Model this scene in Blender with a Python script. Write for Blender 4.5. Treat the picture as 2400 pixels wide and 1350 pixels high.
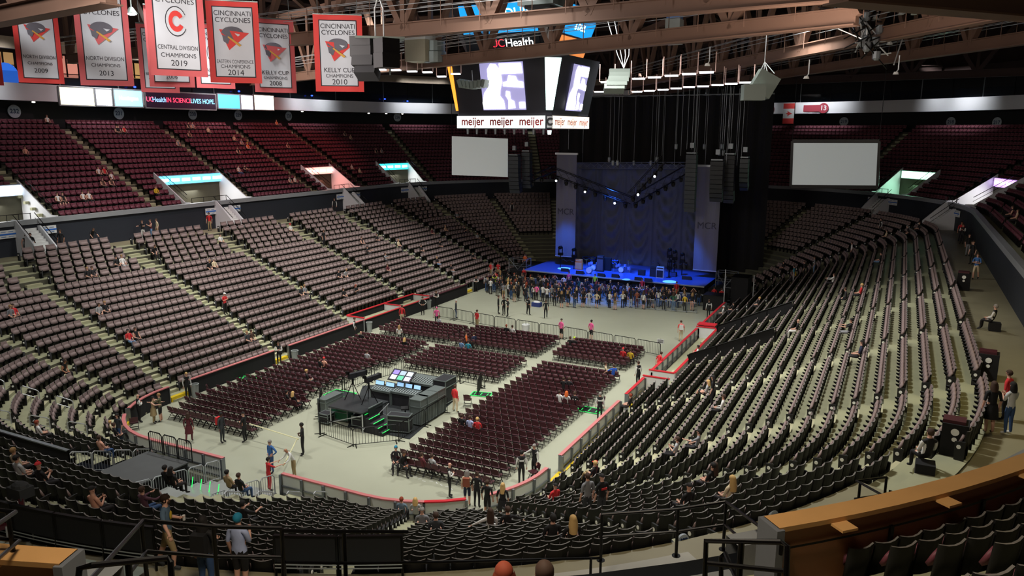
import bpy, math, random
import numpy as np
from mathutils import Vector, Matrix
for _o in list(bpy.data.objects): bpy.data.objects.remove(_o)
SC = bpy.context.scene
COL = SC.collection
PI = math.pi
R = math.radians
random.seed(7)
# ------------------------------------------------------------------ camera
CP = np.array([27.0835, -55.9589, 16.9787]); YAW, PITCH, ROLL, FPX = 0.4659, 0.2010, 0.0036, 1802.9
cy_, sy_, cp_, sp_ = math.cos(YAW), math.sin(YAW), math.cos(PITCH), math.sin(PITCH)
FW = np.array([-sy_*cp_, cy_*cp_, -sp_]); _r = np.array([cy_, sy_, 0.]); _u = np.cross(_r, FW)
RT = math.cos(ROLL)*_r+math.sin(ROLL)*_u; UP = -math.sin(ROLL)*_r+math.cos(ROLL)*_u
cam_d = bpy.data.cameras.new('camera'); cam = bpy.data.objects.new('camera', cam_d); COL.objects.link(cam)
cam_d.sensor_width = 36; cam_d.lens = FPX/2400*36; cam_d.clip_start = .2; cam_d.clip_end = 400
m = Matrix.Identity(4)
for i in range(3):
    m[i][0] = RT[i]; m[i][1] = UP[i]; m[i][2] = -FW[i]; m[i][3] = CP[i]
cam.matrix_world = m
SC.camera = cam
# ------------------------------------------------------------------ world, exposure, house lights and added fills
SC.view_settings.view_transform = 'Standard'; SC.view_settings.look = 'None'
SC.view_settings.exposure = 0.0; SC.view_settings.gamma = 1.0; SC.view_settings.use_curve_mapping = False
W = bpy.data.worlds.new('world'); SC.world = W; W.use_nodes = True
W.node_tree.nodes['Background'].inputs[0].default_value = (.55, .6, .75, 1)
W.node_tree.nodes['Background'].inputs[1].default_value = 0.010

def area(name, loc, size, power, col=(1, 1, 1), tgt=None, size_y=None, spread=180):
    d = bpy.data.lights.new(name, 'AREA'); d.energy = power; d.color = col; d.size = size
    if size_y: d.shape = 'RECTANGLE'; d.size_y = size_y
    d.spread = R(spread)
    o = bpy.data.objects.new(name, d); COL.objects.link(o); o.location = loc
    if tgt is not None:
        o.rotation_euler = (Vector(tgt)-Vector(loc)).to_track_quat('-Z', 'Y').to_euler()
    return o
def spot(name, loc, tgt, power, col, ang, blend=.6, rad=.4):
    d = bpy.data.lights.new(name, 'SPOT'); d.energy = power; d.color = col; d.spot_size = R(ang); d.spot_blend = blend; d.shadow_soft_size = rad
    o = bpy.data.objects.new(name, d); COL.objects.link(o); o.location = loc
    o.rotation_euler = (Vector(tgt)-Vector(loc)).to_track_quat('-Z', 'Y').to_euler()
    return o
HOUSE = (1.0, .99, .95)
LIGHTS = [((-9, -25, 27), (-11, -22, 0), 11500), ((9, -25, 27), (10, -22, 0), 11000), ((-9, -9, 27), (-13, -8, 0), 20000), ((9, -9, 27), (11, -9, 0), 18000),
          ((0, -38, 26), (2, -33, 0), 3600), ((-8, 8, 27), (-15, 7, 0), 19000), ((7, 6, 27), (7, 3, 0), 15000), ((20, -28, 25), (20, -27, 4), 12000), ((-22, -16, 26), (-25, -16, 5), 13000), ((20, -6, 25), (21, -4, 4), 10000), ((-20, 8, 26), (-26, 8, 5), 8000)]
for i, (l, t, p) in enumerate(LIGHTS):
    spot('house_light', l, t, p, HOUSE, 82 if l[1] > 5 else 105, .9, .9)
spot('stage_blue_light', (-1, 23, 12), (-1, 24.2, 1.5), 14000, (.03, .16, 1), 60, .5, .3)
spot('stage_blue_light', (6, 23, 12), (6, 24.2, 1.5), 9000, (.03, .17, 1), 54, .5, .3)
spot('stage_blue_light', (-7, 23, 12), (-7, 24, 1.5), 8000, (.03, .17, 1), 50, .5, .3)
spot('stage_blue_light', (0, 14, 13), (0, 21, .8), 10000, (.03, .17, 1), 62, .5, .3)
spot('upper_deck_red_light', (-33, 12, 25), (-43, 14, 16), 2600, (1, .25, .22), 100, .9, .6)
spot('upper_deck_red_light', (-31, 32, 25), (-42, 24, 15), 2600, (1, .2, .18), 58, .9, .6)
spot('upper_deck_light', (-28, -6, 25), (-38, -2, 12), 4200, (1, .66, .7), 120, .9, .6)
area('walkway_light', (33.5, -24, 17.5), 2, 260, (1, .8, .35), (33.5, -22, 7), 6)
area('banner_fill', (-2, -44, 27), 4, 2200, (1, .98, .96), (-12, -22, 20), 4)  # added fill, no fixture modelled: brightens the hanging banners
area('roof_fill', (4, -36, 19.5), 5, 1900, (1, .88, .8), (8, -12, 27), 5)  # added fills aimed upward to brighten the roof steel
area('roof_fill', (24, -24, 18.5), 4, 900, (1, .84, .72), (24, -6, 25), 4)
area('roof_fill', (-22, -10, 22.5), 5, 1500, (1, .86, .78), (-24, 12, 29), 5)
spot('stage_front_fill', (2, -4, 24), (2, 28, 8), 24000, (.84, .9, 1), 50, .5, .5)  # added fill from the hall side for backdrop, screens and tower banners
area('near_deck_light', (22, -50, 22), 3, 1300, (1, .85, .66), (22, -46, 9), 3)

def pray(px, py): return ((px-1200)/FPX)*RT-((py-675)/FPX)*UP+FW
def fl(px, py, z=0.):                       # point where the sight line through a photo pixel meets height z
    D = pray(px, py); t = (z-CP[2])/D[2]; P = CP+t*D
    return (float(P[0]), float(P[1]))
def at_y(px, py, y):
    D = pray(px, py); P = CP+(y-CP[1])/D[1]*D; return Vector(P)
def at_x(px, py, x):
    D = pray(px, py); P = CP+(x-CP[0])/D[0]*D; return Vector(P)
def seen(P, mg=.12):
    d = np.array(P)-CP; w = d@FW
    if w < 1: return False
    return abs(d@RT/w*FPX) < 1200*(1+mg) and abs(d@UP/w*FPX) < 675*(1+2*mg)
# ------------------------------------------------------------------ materials
def s2l(c): return tuple(((x/12.92) if x <= .04045 else ((x+.055)/1.055)**2.4) for x in c)
def hx(h): return s2l((int(h[0:2], 16)/255, int(h[2:4], 16)/255, int(h[4:6], 16)/255))
MC = {}
def mt(name, h, rough=.7, metal=0., emit=0., var=.12, scale=3., bump=0.):
    if name in MC: return MC[name]
    M = bpy.data.materials.new(name); M.use_nodes = True; nt = M.node_tree; b = nt.nodes['Principled BSDF']
    c = hx(h)+(1,)
    b.inputs['Roughness'].default_value = rough; b.inputs['Metallic'].default_value = metal
    b.inputs['Base Color'].default_value = c
    if emit:
        b.inputs['Emission Color'].default_value = c; b.inputs['Emission Strength'].default_value = emit
    elif var:
        tc = nt.nodes.new('ShaderNodeTexCoord'); n = nt.nodes.new('ShaderNodeTexNoise'); n.inputs['Scale'].default_value = scale; n.inputs['Detail'].default_value = 4
        nt.links.new(tc.outputs['Object'], n.inputs['Vector'])
        mx = nt.nodes.new('ShaderNodeMix'); mx.data_type = 'RGBA'
        mx.inputs[6].default_value = tuple(x*(1-var) for x in c[:3])+(1,); mx.inputs[7].default_value = tuple(min(1, x*(1+var)) for x in c[:3])+(1,)
        nt.links.new(n.outputs['Fac'], mx.inputs[0]); nt.links.new(mx.outputs[2], b.inputs['Base Color'])
        if bump:
            bp = nt.nodes.new('ShaderNodeBump'); bp.inputs['Strength'].default_value = bump; nt.links.new(n.outputs['Fac'], bp.inputs['Height']); nt.links.new(bp.outputs['Normal'], b.inputs['Normal'])
    M.diffuse_color = c
    MC[name] = M
    return M
CONC = mt('arena_floor', 'A4A692', .36, var=.10, scale=.35)
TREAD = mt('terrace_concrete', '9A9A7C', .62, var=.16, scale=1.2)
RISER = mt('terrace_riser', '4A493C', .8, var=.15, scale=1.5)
WALK = mt('walkway_concrete', '8A846A', .45, var=.16, scale=.8)
BLK = mt('black_plastic', '0A0A0B', .62, var=.1)
BLKF = mt('black_cloth', '0C0C0E', .9, var=.3, scale=2)
BRN = mt('brown_seat_fabric', '84726F', .75, var=.10, scale=9)
MAR = mt('maroon_vinyl', '42161F', .55, var=.12, scale=6)
REDS = mt('red_seat_fabric', '68323F', .6, var=.15, scale=2)
WHT = mt('white_paint', 'D8DAD8', .5, var=.05)
DISC = mt('seat_tag_white', 'E8EAE4', .5, var=0)
REDP = mt('red_rail', 'C62A34', .4, var=.08)
PINKR = mt('faded_red_rail', 'C47474', .5, var=.08)
GRYM = mt('grey_metal', '80868A', .4, .6, var=.08)
RIM_GLINT = mt('seat_rim_glint', '74706C', .35, 0, var=.05)  # grey rim with the lip highlight put into its colour
SILV = mt('silver_rail', 'B8BCBE', .35, .5, var=.04)
BLKM = mt('black_metal', '0B0B0C', .35, .5, var=.06)
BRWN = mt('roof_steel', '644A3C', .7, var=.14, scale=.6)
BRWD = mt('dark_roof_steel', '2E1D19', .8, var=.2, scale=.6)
DARK = mt('dark_wall', '15171B', .85, var=.2, scale=.4)
NAVY = mt('navy_wall', '20252E', .75, var=.15, scale=.4)
GREYR = mt('grey_rim', '8C9092', .6, var=.08)
FASC = mt('fascia_white', 'D8DADE', .6, var=.05, scale=.3)
YEL = mt('yellow_paint', 'D8B818', .5, var=.06)
WOOD = mt('orange_wood', 'CC9C62', .5, var=.10, scale=2)
WOODD = mt('dark_wood_panel', '8A5A3A', .5, var=.14, scale=1.4)
MARD = mt('maroon_wall', '4C1826', .7, var=.1)
def em(name, h, s): return mt(name, h, .5, 0, s, 0)
WGLOW = em('sign_glow_white', 'F6FAFF', 3.0)
# ------------------------------------------------------------------ mesh building
class B:
    def __init__(s): s.v = []; s.f = []; s.m = []; s.ms = []
    def mi(s, M):
        if M not in s.ms: s.ms.append(M)
        return s.ms.index(M)
    def add(s, vs, fs, M):
        n = len(s.v); k = s.mi(M); s.v += [tuple(v) for v in vs]
        for f in fs: s.f.append([n+i for i in f]); s.m.append(k)
    def box(s, c, d, M, rz=0, X=None):
        hx_, hy, hz = d[0]/2, d[1]/2, d[2]/2
        vs = [(x, y, z) for x in (-hx_, hx_) for y in (-hy, hy) for z in (-hz, hz)]
        if X is not None: vs = [tuple(X@Vector(v)) for v in vs]
        else:
            ca, sa = math.cos(rz), math.sin(rz); vs = [(c[0]+x*ca-y*sa, c[1]+x*sa+y*ca, c[2]+z) for x, y, z in vs]
        s.add(vs, [(0, 1, 3, 2), (4, 6, 7, 5), (0, 4, 5, 1), (2, 3, 7, 6), (0, 2, 6, 4), (1, 5, 7, 3)], M)
        return s
    def bar(s, a, b, w, h, M):              # rectangular bar between two points
        a, b = Vector(a), Vector(b); d = b-a; L = d.length
        if L < 1e-6: return s
        y = d/L; z = Vector((0, 0, 1)) if abs(y.z) < .98 else Vector((0, 1, 0))
        x = y.cross(z).normalized(); z = x.cross(y)
        X = Matrix(((x[0], y[0], z[0], (a[0]+b[0])/2), (x[1], y[1], z[1], (a[1]+b[1])/2), (x[2], y[2], z[2], (a[2]+b[2])/2), (0, 0, 0, 1)))
        return s.box(None, (w, L, h), M, X=X)
    def tube(s, pts, r, M, n=6, cap=True):
        pts = [Vector(p) for p in pts]; k = len(pts); rs = r if isinstance(r, (list, tuple)) else [r]*k
        vs = []; prev = None
        for i, p in enumerate(pts):
            t = (pts[min(i+1, k-1)]-pts[max(i-1, 0)]).normalized()
            if prev is None: a = t.orthogonal().normalized()
            else: a = (prev-t*prev.dot(t)); a = a.normalized() if a.length > 1e-6 else t.orthogonal().normalized()
            prev = a; b = t.cross(a)
            for j in range(n):
                q = 2*PI*j/n; vs.append(p+(a*math.cos(q)+b*math.sin(q))*rs[i])
        fs = [(i*n+j, i*n+(j+1) % n, (i+1)*n+(j+1) % n, (i+1)*n+j) for i in range(k-1) for j in range(n)]
        if cap: fs += [tuple(range(n-1, -1, -1)), tuple((k-1)*n+j for j in range(n))]
        s.add(vs, fs, M); return s
    def ell(s, c, r, M, n=10, k=6, X=None):
        vs = []; fs = []
        for i in range(k+1):
            p = -PI/2+PI*i/k
            for j in range(n):
                q = 2*PI*j/n; v = (r[0]*math.cos(p)*math.cos(q), r[1]*math.cos(p)*math.sin(q), r[2]*math.sin(p))
                if X is not None: v = X@Vector(v)
                vs.append((c[0]+v[0], c[1]+v[1], c[2]+v[2]))
        for i in range(k):
            for j in range(n): fs.append((i*n+j, i*n+(j+1) % n, (i+1)*n+(j+1) % n, (i+1)*n+j))
        s.add(vs, fs, M); return s
    def lathe(s, c, prof, M, n=16, axis=2):
        vs = []; k = len(prof)
        for r_, z in prof:
            for j in range(n):
                q = 2*PI*j/n; p = [r_*math.cos(q), r_*math.sin(q)]; p.insert(axis, z)
                vs.append((c[0]+p[0], c[1]+p[1], c[2]+p[2]))
        s.add(vs, [(i*n+j, i*n+(j+1) % n, (i+1)*n+(j+1) % n, (i+1)*n+j) for i in range(k-1) for j in range(n)]+[tuple(range(n)), tuple((k-1)*n+j for j in range(n))], M); return s
    def prism(s, poly, z0, z1, M):
        n = len(poly); vs = [(x, y, z0) for x, y in poly]+[(x, y, z1) for x, y in poly]
        s.add(vs, [tuple(range(n-1, -1, -1)), tuple(range(n, 2*n))]+[(i, (i+1) % n, n+(i+1) % n, n+i) for i in range(n)], M); return s
    def flat(s, poly, X, M, t=.02):         # polygon in a local plane, given thickness, placed by matrix X
        n = len(poly); vs = [X@Vector((x, y, 0)) for x, y in poly]+[X@Vector((x, y, t)) for x, y in poly]
        s.add(vs, [tuple(range(n-1, -1, -1)), tuple(range(n, 2*n))]+[(i, (i+1) % n, n+(i+1) % n, n+i) for i in range(n)], M); return s
    def mesh(s, name):
        me = bpy.data.meshes.new(name); me.from_pydata([tuple(v) for v in s.v], [], s.f)
        for M in s.ms: me.materials.append(M)
        me.polygons.foreach_set('material_index', s.m); me.update(); return me
    def obj(s, name, parent=None, loc=None, rz=0, smooth=False):
        me = s.mesh(name)
        if smooth: me.polygons.foreach_set('use_smooth', [True]*len(me.polygons))
        o = bpy.data.objects.new(name, me); COL.objects.link(o)
        if parent is not None: o.parent = parent
        if loc is not None: o.location = loc
        o.rotation_euler.z = rz
        return o
def empty(name, loc=(0, 0, 0), rz=0, parent=None):
    o = bpy.data.objects.new(name, None); COL.objects.link(o); o.location = loc; o.rotation_euler.z = rz; o.empty_display_size = .2
    if parent: o.parent = parent
    return o
def T(o, label, cat, group=None, kind=None):
    o['label'] = label; o['category'] = cat
    if group: o['group'] = group
    if kind: o['kind'] = kind
    return o
def ST(o): o['kind'] = 'structure'; return o
def cp(o, parent=None):
    c = o.copy(); COL.objects.link(c)
    if parent is not None: c.parent = parent
    for ch in list(o.children): cp(ch, c)
    return c
def grp(base, pos, ang, mats=None):          # many copies of one mesh in one numpy-built mesh; base = (verts, quads, mats idx)
    bv, bf, bm = base; N = len(pos); pos = np.array(pos); ang = np.array(ang)
    ca, sa = np.cos(ang)[:, None], np.sin(ang)[:, None]
    X = bv[None, :, 0]*ca-bv[None, :, 1]*sa+pos[:, 0:1]; Y = bv[None, :, 0]*sa+bv[None, :, 1]*ca+pos[:, 1:2]; Z = bv[None, :, 2]+pos[:, 2:3]
    V = np.stack([X, Y, Z], -1).reshape(-1, 3)
    F = (bf[None]+(np.arange(N)*len(bv))[:, None, None]).reshape(-1, 4)
    return V, F, np.tile(bm, N)
def grp_obj(name, base, ms, pos, ang):
    V, F, Mi = grp(base, pos, ang)
    me = bpy.data.meshes.new(name); me.vertices.add(len(V)); me.vertices.foreach_set('co', V.ravel().astype(np.float32))
    me.loops.add(len(F)*4); me.loops.foreach_set('vertex_index', F.ravel().astype(np.int32))
    me.polygons.add(len(F)); me.polygons.foreach_set('loop_start', np.arange(len(F), dtype=np.int32)*4)
    for M in ms: me.materials.append(M)
    me.polygons.foreach_set('material_index', Mi.astype(np.int32)); me.update(calc_edges=True)
    o = bpy.data.objects.new(name, me); COL.objects.link(o); return o
def quads(b):                                # a builder's mesh as arrays of quads only
    F = []; Mi = []
    for f, m_ in zip(b.f, b.m):
        if len(f) == 4: F.append(f); Mi.append(m_)
        elif len(f) > 4:
            i = 1
            while i+2 < len(f): F.append([f[0], f[i], f[i+1], f[i+2]]); Mi.append(m_); i += 2
    return np.array(b.v, float), np.array(F), np.array(Mi)
# ------------------------------------------------------------------ the oval: u runs round the rink, off is the distance out from the boards
R0 = 6.06; HX, HY = 13-R0, 30.5-R0
def RP(u, off):
    u = u % 8; k = int(u); t = u-k; r = R0+off
    if k == 0: return (13+off, -HY+2*HY*t, 1., 0.)
    if k == 2: return (HX-2*HX*t, 30.5+off, 0., 1.)
    if k == 4: return (-13-off, HY-2*HY*t, -1., 0.)
    if k == 6: return (-HX+2*HX*t, -30.5-off, 0., -1.)
    a = {1: 0, 3: PI/2, 5: PI, 7: 3*PI/2}[k]+t*PI/2
    cx, cy = {1: (HX, HY), 3: (-HX, HY), 5: (-HX, -HY), 7: (HX, -HY)}[k]
    return (cx+r*math.cos(a), cy+r*math.sin(a), math.cos(a), math.sin(a))
SEGL = lambda k, off: 2*HY if k % 4 == 0 else (2*HX if k % 4 == 2 else (R0+off)*PI/2)
def slen(u, off):
    k = int(u); return sum(SEGL(i, off) for i in range(k))+(u-k)*SEGL(k, off)
def uat(s, off):
    k = 0
    while s > SEGL(k, off) and k < 40: s -= SEGL(k, off); k += 1
    return k+s/SEGL(k, off)
def yu(side, y): return (y+HY)/(2*HY) if side > 0 else 4+(HY-y)/(2*HY)
def urange(u0, u1, off, step=1.2):
    us = []; k = u0
    while k < u1-1e-9:
        e = min(math.floor(k+1e-9)+1, u1)
        if int(k+1e-9) % 2: n = max(1, int(math.ceil((e-k)*(R0+off)*PI/2/step)))
        else: n = 1
        us += [k+(e-k)*i/n for i in range(n)]; k = e
    return us+[u1]
def band(b, prof, u0, u1, M, step=1.6, mats=None):   # sweep a profile [(off, z)...] round the oval
    us = urange(u0, u1, max(p[0] for p in prof), step); n = len(prof); vs = []
    for u in us:
        for o_, z in prof:
            x, y, _, _ = RP(u, o_); vs.append((x, y, z))
    if mats is None: b.add(vs, [(i*n+j, i*n+j+1, (i+1)*n+j+1, (i+1)*n+j) for i in range(len(us)-1) for j in range(n-1)], M)
    else:
        for j in range(n-1): b.add([v for i in range(len(us)) for v in (vs[i*n+j], vs[i*n+j+1])], [(2*i, 2*i+1, 2*i+3, 2*i+2) for i in range(len(us)-1)], mats[j])
def rail_path(u0, u1, off, z, step=1.2): return [RP(u, off)[:2]+(z,) for u in urange(u0, u1, off, step)]
# ------------------------------------------------------------------ floor and terraces
def rink_poly(off, n=8):
    return [RP(u, off)[:2] for u in urange(0, 8, off, .8)[:-1]]
b = B(); b.prism(rink_poly(.35), -.4, 0, CONC); ST(b.obj('floor'))
TRD, RIS = .82, .361
def rz_(k): return .3+RIS*k
def roff(k): return .9+TRD*k
CZ = 7.45
def nrows(u): return 19 if 5.3 < u % 8 < 7.72 else 21
PORT = (6.125, 6.70)                         # the opening in the lower rows at the near end
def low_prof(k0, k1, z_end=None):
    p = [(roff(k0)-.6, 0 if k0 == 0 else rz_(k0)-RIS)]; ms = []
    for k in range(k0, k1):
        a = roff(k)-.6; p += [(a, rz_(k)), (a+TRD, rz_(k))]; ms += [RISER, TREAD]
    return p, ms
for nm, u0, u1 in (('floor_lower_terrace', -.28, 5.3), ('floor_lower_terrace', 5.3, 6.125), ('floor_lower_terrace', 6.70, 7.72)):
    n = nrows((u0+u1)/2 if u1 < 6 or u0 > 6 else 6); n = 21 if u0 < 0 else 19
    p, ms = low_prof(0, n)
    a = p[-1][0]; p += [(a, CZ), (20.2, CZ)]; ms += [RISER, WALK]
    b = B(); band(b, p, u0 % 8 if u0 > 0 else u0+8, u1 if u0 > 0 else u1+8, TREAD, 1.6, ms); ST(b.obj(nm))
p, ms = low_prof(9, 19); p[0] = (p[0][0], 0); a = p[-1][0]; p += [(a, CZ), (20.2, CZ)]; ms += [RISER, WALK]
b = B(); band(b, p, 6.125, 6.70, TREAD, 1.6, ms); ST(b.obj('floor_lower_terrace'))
# upper deck
UTR, URI = .8, .468
def uz(j): return 9.55+URI*j
def uoff(j): return 21.4+UTR*j               # seat line of row j
NU = 17
VOMS = [(yu(-1, -19.6), 2.5), (yu(-1, -.05), 3.9), (yu(-1, 19.45), 2.6), (3+(180-17-90)/90., 2.5), (1+45/90., 2.5), (1+18/90., 2.5), (7+(90-57.5)/90., 5.6)]
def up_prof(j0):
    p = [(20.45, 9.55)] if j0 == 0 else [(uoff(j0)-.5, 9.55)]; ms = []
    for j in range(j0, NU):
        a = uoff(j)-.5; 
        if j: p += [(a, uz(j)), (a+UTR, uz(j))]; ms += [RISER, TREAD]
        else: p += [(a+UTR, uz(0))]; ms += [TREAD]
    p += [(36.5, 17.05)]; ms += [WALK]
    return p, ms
cuts = []
for uc, hw in VOMS:
    du = hw/SEGL(int(uc), 23); cuts.append((uc-du, uc+du))
cuts.sort()
pts_ = [7.99] + []
segs = []; cur = cuts[-1][1]-8
for a, c in cuts: segs.append((cur, a)); cur = c
for a, c in segs:
    p, ms = up_prof(0); b = B(); band(b, p, a % 8 if a < 0 else a, c if a >= 0 else c+8, TREAD, 2.4, ms); ST(b.obj('floor_upper_terrace'))
for a, c in cuts:
    p, ms = up_prof(5); b = B(); band(b, [(20.2, 9.55)]+p, a, c, TREAD, 2.4, [WALK]+ms)
    for u in (a, c) if a < 7 else ():                         # white side walls of the opening
        d = .12/SEGL(int(u), 23)
        P = [RP(u, 20.45)[:2]+(9.5,), RP(u, 25.2)[:2]+(9.5,), RP(u, 25.2)[:2]+(12.9,), RP(u, 21.2)[:2]+(10.2,), RP(u, 20.45)[:2]+(10.2,)]
        Q = [RP(u+d, 20.45)[:2]+(9.5,), RP(u+d, 25.2)[:2]+(9.5,), RP(u+d, 25.2)[:2]+(12.9,), RP(u+d, 21.2)[:2]+(10.2,), RP(u+d, 20.45)[:2]+(10.2,)]
        b.add(P+Q, [(0, 1, 2, 3, 4), (9, 8, 7, 6, 5)]+[(i, (i+1) % 5, 5+(i+1) % 5, 5+i) for i in range(5)], FASC)
    ST(b.obj('floor_stair_landing'))
# wall between the decks, its rim, back wall, fascia and suites
b = B(); band(b, [(20.2, CZ), (20.2, 9.85)], 0, 8, NAVY, 1.6); ST(b.obj('wall_concourse'))
b = B()
for a, c in [(cuts[-1][1]-8, cuts[-1][0])]:
    band(b, [(20.05, 9.75), (20.05, 10.13), (20.45, 10.13), (20.45, 9.5)], a+8, c+8, GREYR, 1.6)
band(b, [(20.05, 9.3), (20.05, 9.56), (20.45, 9.56)], cuts[-1][0], cuts[-1][1], GREYR, 1.6)
ST(b.obj('trim_1'))
b = B(); band(b, [(36.5, 17.0), (36.5, 19.55)], 0, 8, DARK, 3); ST(b.obj('wall_upper'))
b = B(); band(b, [(36.5, 19.55), (33.1, 19.55), (33.1, 19.6), (33, 19.6), (33, 21.15), (33.25, 21.15)], 0, 8, FASC, 2, [DARK, DARK, FASC, FASC, FASC]); ST(b.obj('trim_2'))
b = B(); band(b, [(33.25, 21.15), (36.2, 21.15)], 0, 8, WALK, 3); band(b, [(36.2, 21.15), (36.2, 25)], 0, 8, DARK, 3); ST(b.obj('wall_suites'))
# roof deck above everything
b = B(); P = [RP(u, 37)[:2] for u in urange(0, 8, 37, 4)[:-1]]; b.prism(P, 33, 33.3, BRWD); ST(b.obj('ceiling'))
b = B(); band(b, [(36.9, 25), (36.9, 33.2)], 0, 8, BRWD, 4); ST(b.obj('wall_attic'))
# ------------------------------------------------------------------ aisle list and row walking
AIS = [yu(1, -23.5+9.35*k) for k in range(6)]+[1.2, 1.456, 1.711]+[2+(HX-x)/(2*HX) for x in (5.05, -5.05)]+[3.289, 3.544, 3.8]+[yu(-1, -23.5+9.35*k) for k in range(5, -1, -1)]+[5.2, 5.456, 5.711]+[6+(HX+x)/(2*HX) for x in (-5.05, 5.05)]+[7.289, 7.544, 7.8]
SECT = [(AIS[i], AIS[(i+1) % len(AIS)]+(8 if i == len(AIS)-1 else 0)) for i in range(len(AIS))]
def row_seats(u0, u1, off, gap, w):
    s0 = slen(u0, off)+gap; s1 = slen(u1, off)-gap; n = int((s1-s0)/w)
    if n < 1: return []
    d = (s1-s0)/n
    return [uat(s0+d*(i+.5), off) for i in range(n)]
def facing(u, off): x, y, nx, ny = RP(u, off); return x, y, math.atan2(-ny, -nx)-PI/2     # local +Y looks at the rink
def row_ok(k, u):
    u = u % 8
    if k >= nrows(u): return False
    if PORT[0]-.02 < u < PORT[1] and k < 9: return False
    if 1.5 < u < 3.5 and k < 9: return False
    x, y, _, _ = RP(u, roff(k))
    if k < 2 and x < 0 and -5.2 < y < 6.4: return False
    if k < 2 and x > 0 and -9.2 < y < 8.4: return False
    return True
# a bowl seat: black shell, brown folded pan, side standard
def bowl_parts(w=.5, pan=BRN, lo=False):
    sh = B(); N = 4
    def arc(t): return -.02-.05*(1-(2*t-1)**2)
    for lay, (z0, z1) in enumerate(((.30, .60), (.60, .915))):
        vs = []
        for i in range(N+1):
            t = i/N; x = (t-.5)*w*.98
            for z in (z0, z1):
                tl = -(z-.3)*.12; top = -.03*math.sin(PI*t) if z > .8 else 0
                vs.append((x, arc(t)+tl, z+top)); vs.append((x, arc(t)+tl-.035, z+top))
        f = []
        for i in range(N):
            a = 4*i; c = a+4
            f.append((a+1, a+3, c+3, c+1))
            if z1 > .8: sh.add([vs[q_] for q_ in (a, c, c+2, a+2)], [(0, 1, 2, 3)], pan)
            else: f.append((a, c, c+2, a+2))
            if z1 > .8: sh.add([vs[q_] for q_ in (a+2, c+2, c+3, a+3)], [(0, 1, 2, 3)], RIM_GLINT)
            else: f.append((a, a+1, c+1, c))
        f += [(0, 2, 3, 1), (4*N, 4*N+1, 4*N+3, 4*N+2)]
        sh.add(vs, f, BLK)
    cu = B(); vs = []
    for i in range(N+1):
        t = i/N; x = (t-.5)*w*.95; bl = .035*math.sin(PI*t); tp = -.05*abs(2*t-1)**3
        vs += [(x*.96, -.055, .75+tp), (x*.97, -.005+bl, .775+tp), (x, .085+bl, .53-bl*.3), (x, .03, .50)]
    f = []
    for i in range(N):
        a = 4*i; c = a+4; f += [(a, a+1, c+1, c), (a+1, a+2, c+2, c+1), (a+2, a+3, c+3, c+2), (a+3, a, c, c+3)]
    f += [(0, 3, 2, 1), (4*N, 4*N+1, 4*N+2, 4*N+3)]
    cu.add(vs, f, pan)
    st = B(); x = w/2
    st.add([(x-.02, -.1, 0), (x+.02, -.1, 0), (x+.02, .08, 0), (x-.02, .08, 0), (x-.02, -.1, .56), (x+.02, -.1, .56), (x+.02, .24, .58), (x-.02, .24, .58), (x-.02, .22, .52), (x+.02, .22, .52), (x-.02, .05, .42), (x+.02, .05, .42)],
           [(0, 4, 10, 3), (4, 7, 8, 10), (1, 2, 11, 5), (5, 11, 9, 6), (4, 5, 6, 7), (7, 6, 9, 8), (8, 9, 11, 10), (10, 11, 2, 3), (0, 1, 5, 4)], BLKM)
    return sh, cu, st
SEATG = {}
def seat_proto(name, pan, w, tagl):
    sh, cu, st = bowl_parts(w, pan)
    r = empty(name)
    sh.obj('seat_back', r, smooth=False); cu.obj('seat_cushion', r, smooth=True); st.obj('armrest', r)
    allb = B(); ms = []
    vs = []; fs = []; mi = []; n = 0
    for q_ in (sh, cu, st):
        v, f, m_ = quads(q_); fs.append(f+n); vs.append(v); n += len(v)
        for M in q_.ms:
            if M not in ms: ms.append(M)
        mi.append(np.array([ms.index(q_.ms[k]) for k in m_]))
    return r, (np.concatenate(vs), np.concatenate(fs), np.concatenate(mi)), ms
ORD = ['first', 'second', 'third', 'fourth', 'fifth', 'sixth', 'seventh', 'eighth', 'ninth', 'tenth', 'eleventh', 'twelfth', 'thirteenth', 'fourteenth', 'fifteenth', 'sixteenth', 'seventeenth', 'eighteenth', 'nineteenth', 'twentieth', 'top']
def secname(u):
    u = u % 8
    if u < 1: return 'on the right side of the rink'
    if u < 2: return 'in the far right corner'
    if u < 3: return 'behind the stage'
    if u < 4: return 'in the far left corner'
    if u < 5: return 'on the left side of the rink'
    if u < 6: return 'in the near left corner'
    if u < 7: return 'behind the near end boards'
    return 'in the near right corner'
low, loge, ends = [], [], []
for si, (a, c) in enumerate(SECT):
    mid = (a+c)/2 % 8
    for k in range(21):
        if not row_ok(k, mid): continue
        o_ = roff(k)
        is_loge = (3.6 < mid < 5.25) and k >= 15 and mid < 5.1 and mid > 3.85
        w = .86 if is_loge else .52
        us = row_seats(a, c, o_, .62 + (.5 if is_loge else 0), w)
        for i, u in enumerate(us):
            if is_loge and False: continue
            if not row_ok(k, u): continue
            x, y, an = facing(u, o_)
            if is_loge: uu = u+(.22/SEGL(int(u % 8), o_))*(1 if k % 2 else -1); x, y, an = facing(uu, o_)
            (loge if is_loge else low).append((x, y, rz_(k), an, k, u, si))
        if us:
            for sgn, u in ((-1, us[0]), (1, us[-1])):
                if not row_ok(k, u): continue
                ue = u+sgn*(w/2+.03)/SEGL(int(u % 8), o_); x, y, an = facing(ue, o_)
                ends.append((x, y, rz_(k), an+(PI if sgn > 0 else 0), k, u, si, sgn))
dist = lambda p: math.dist(p[:3], CP)
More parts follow.
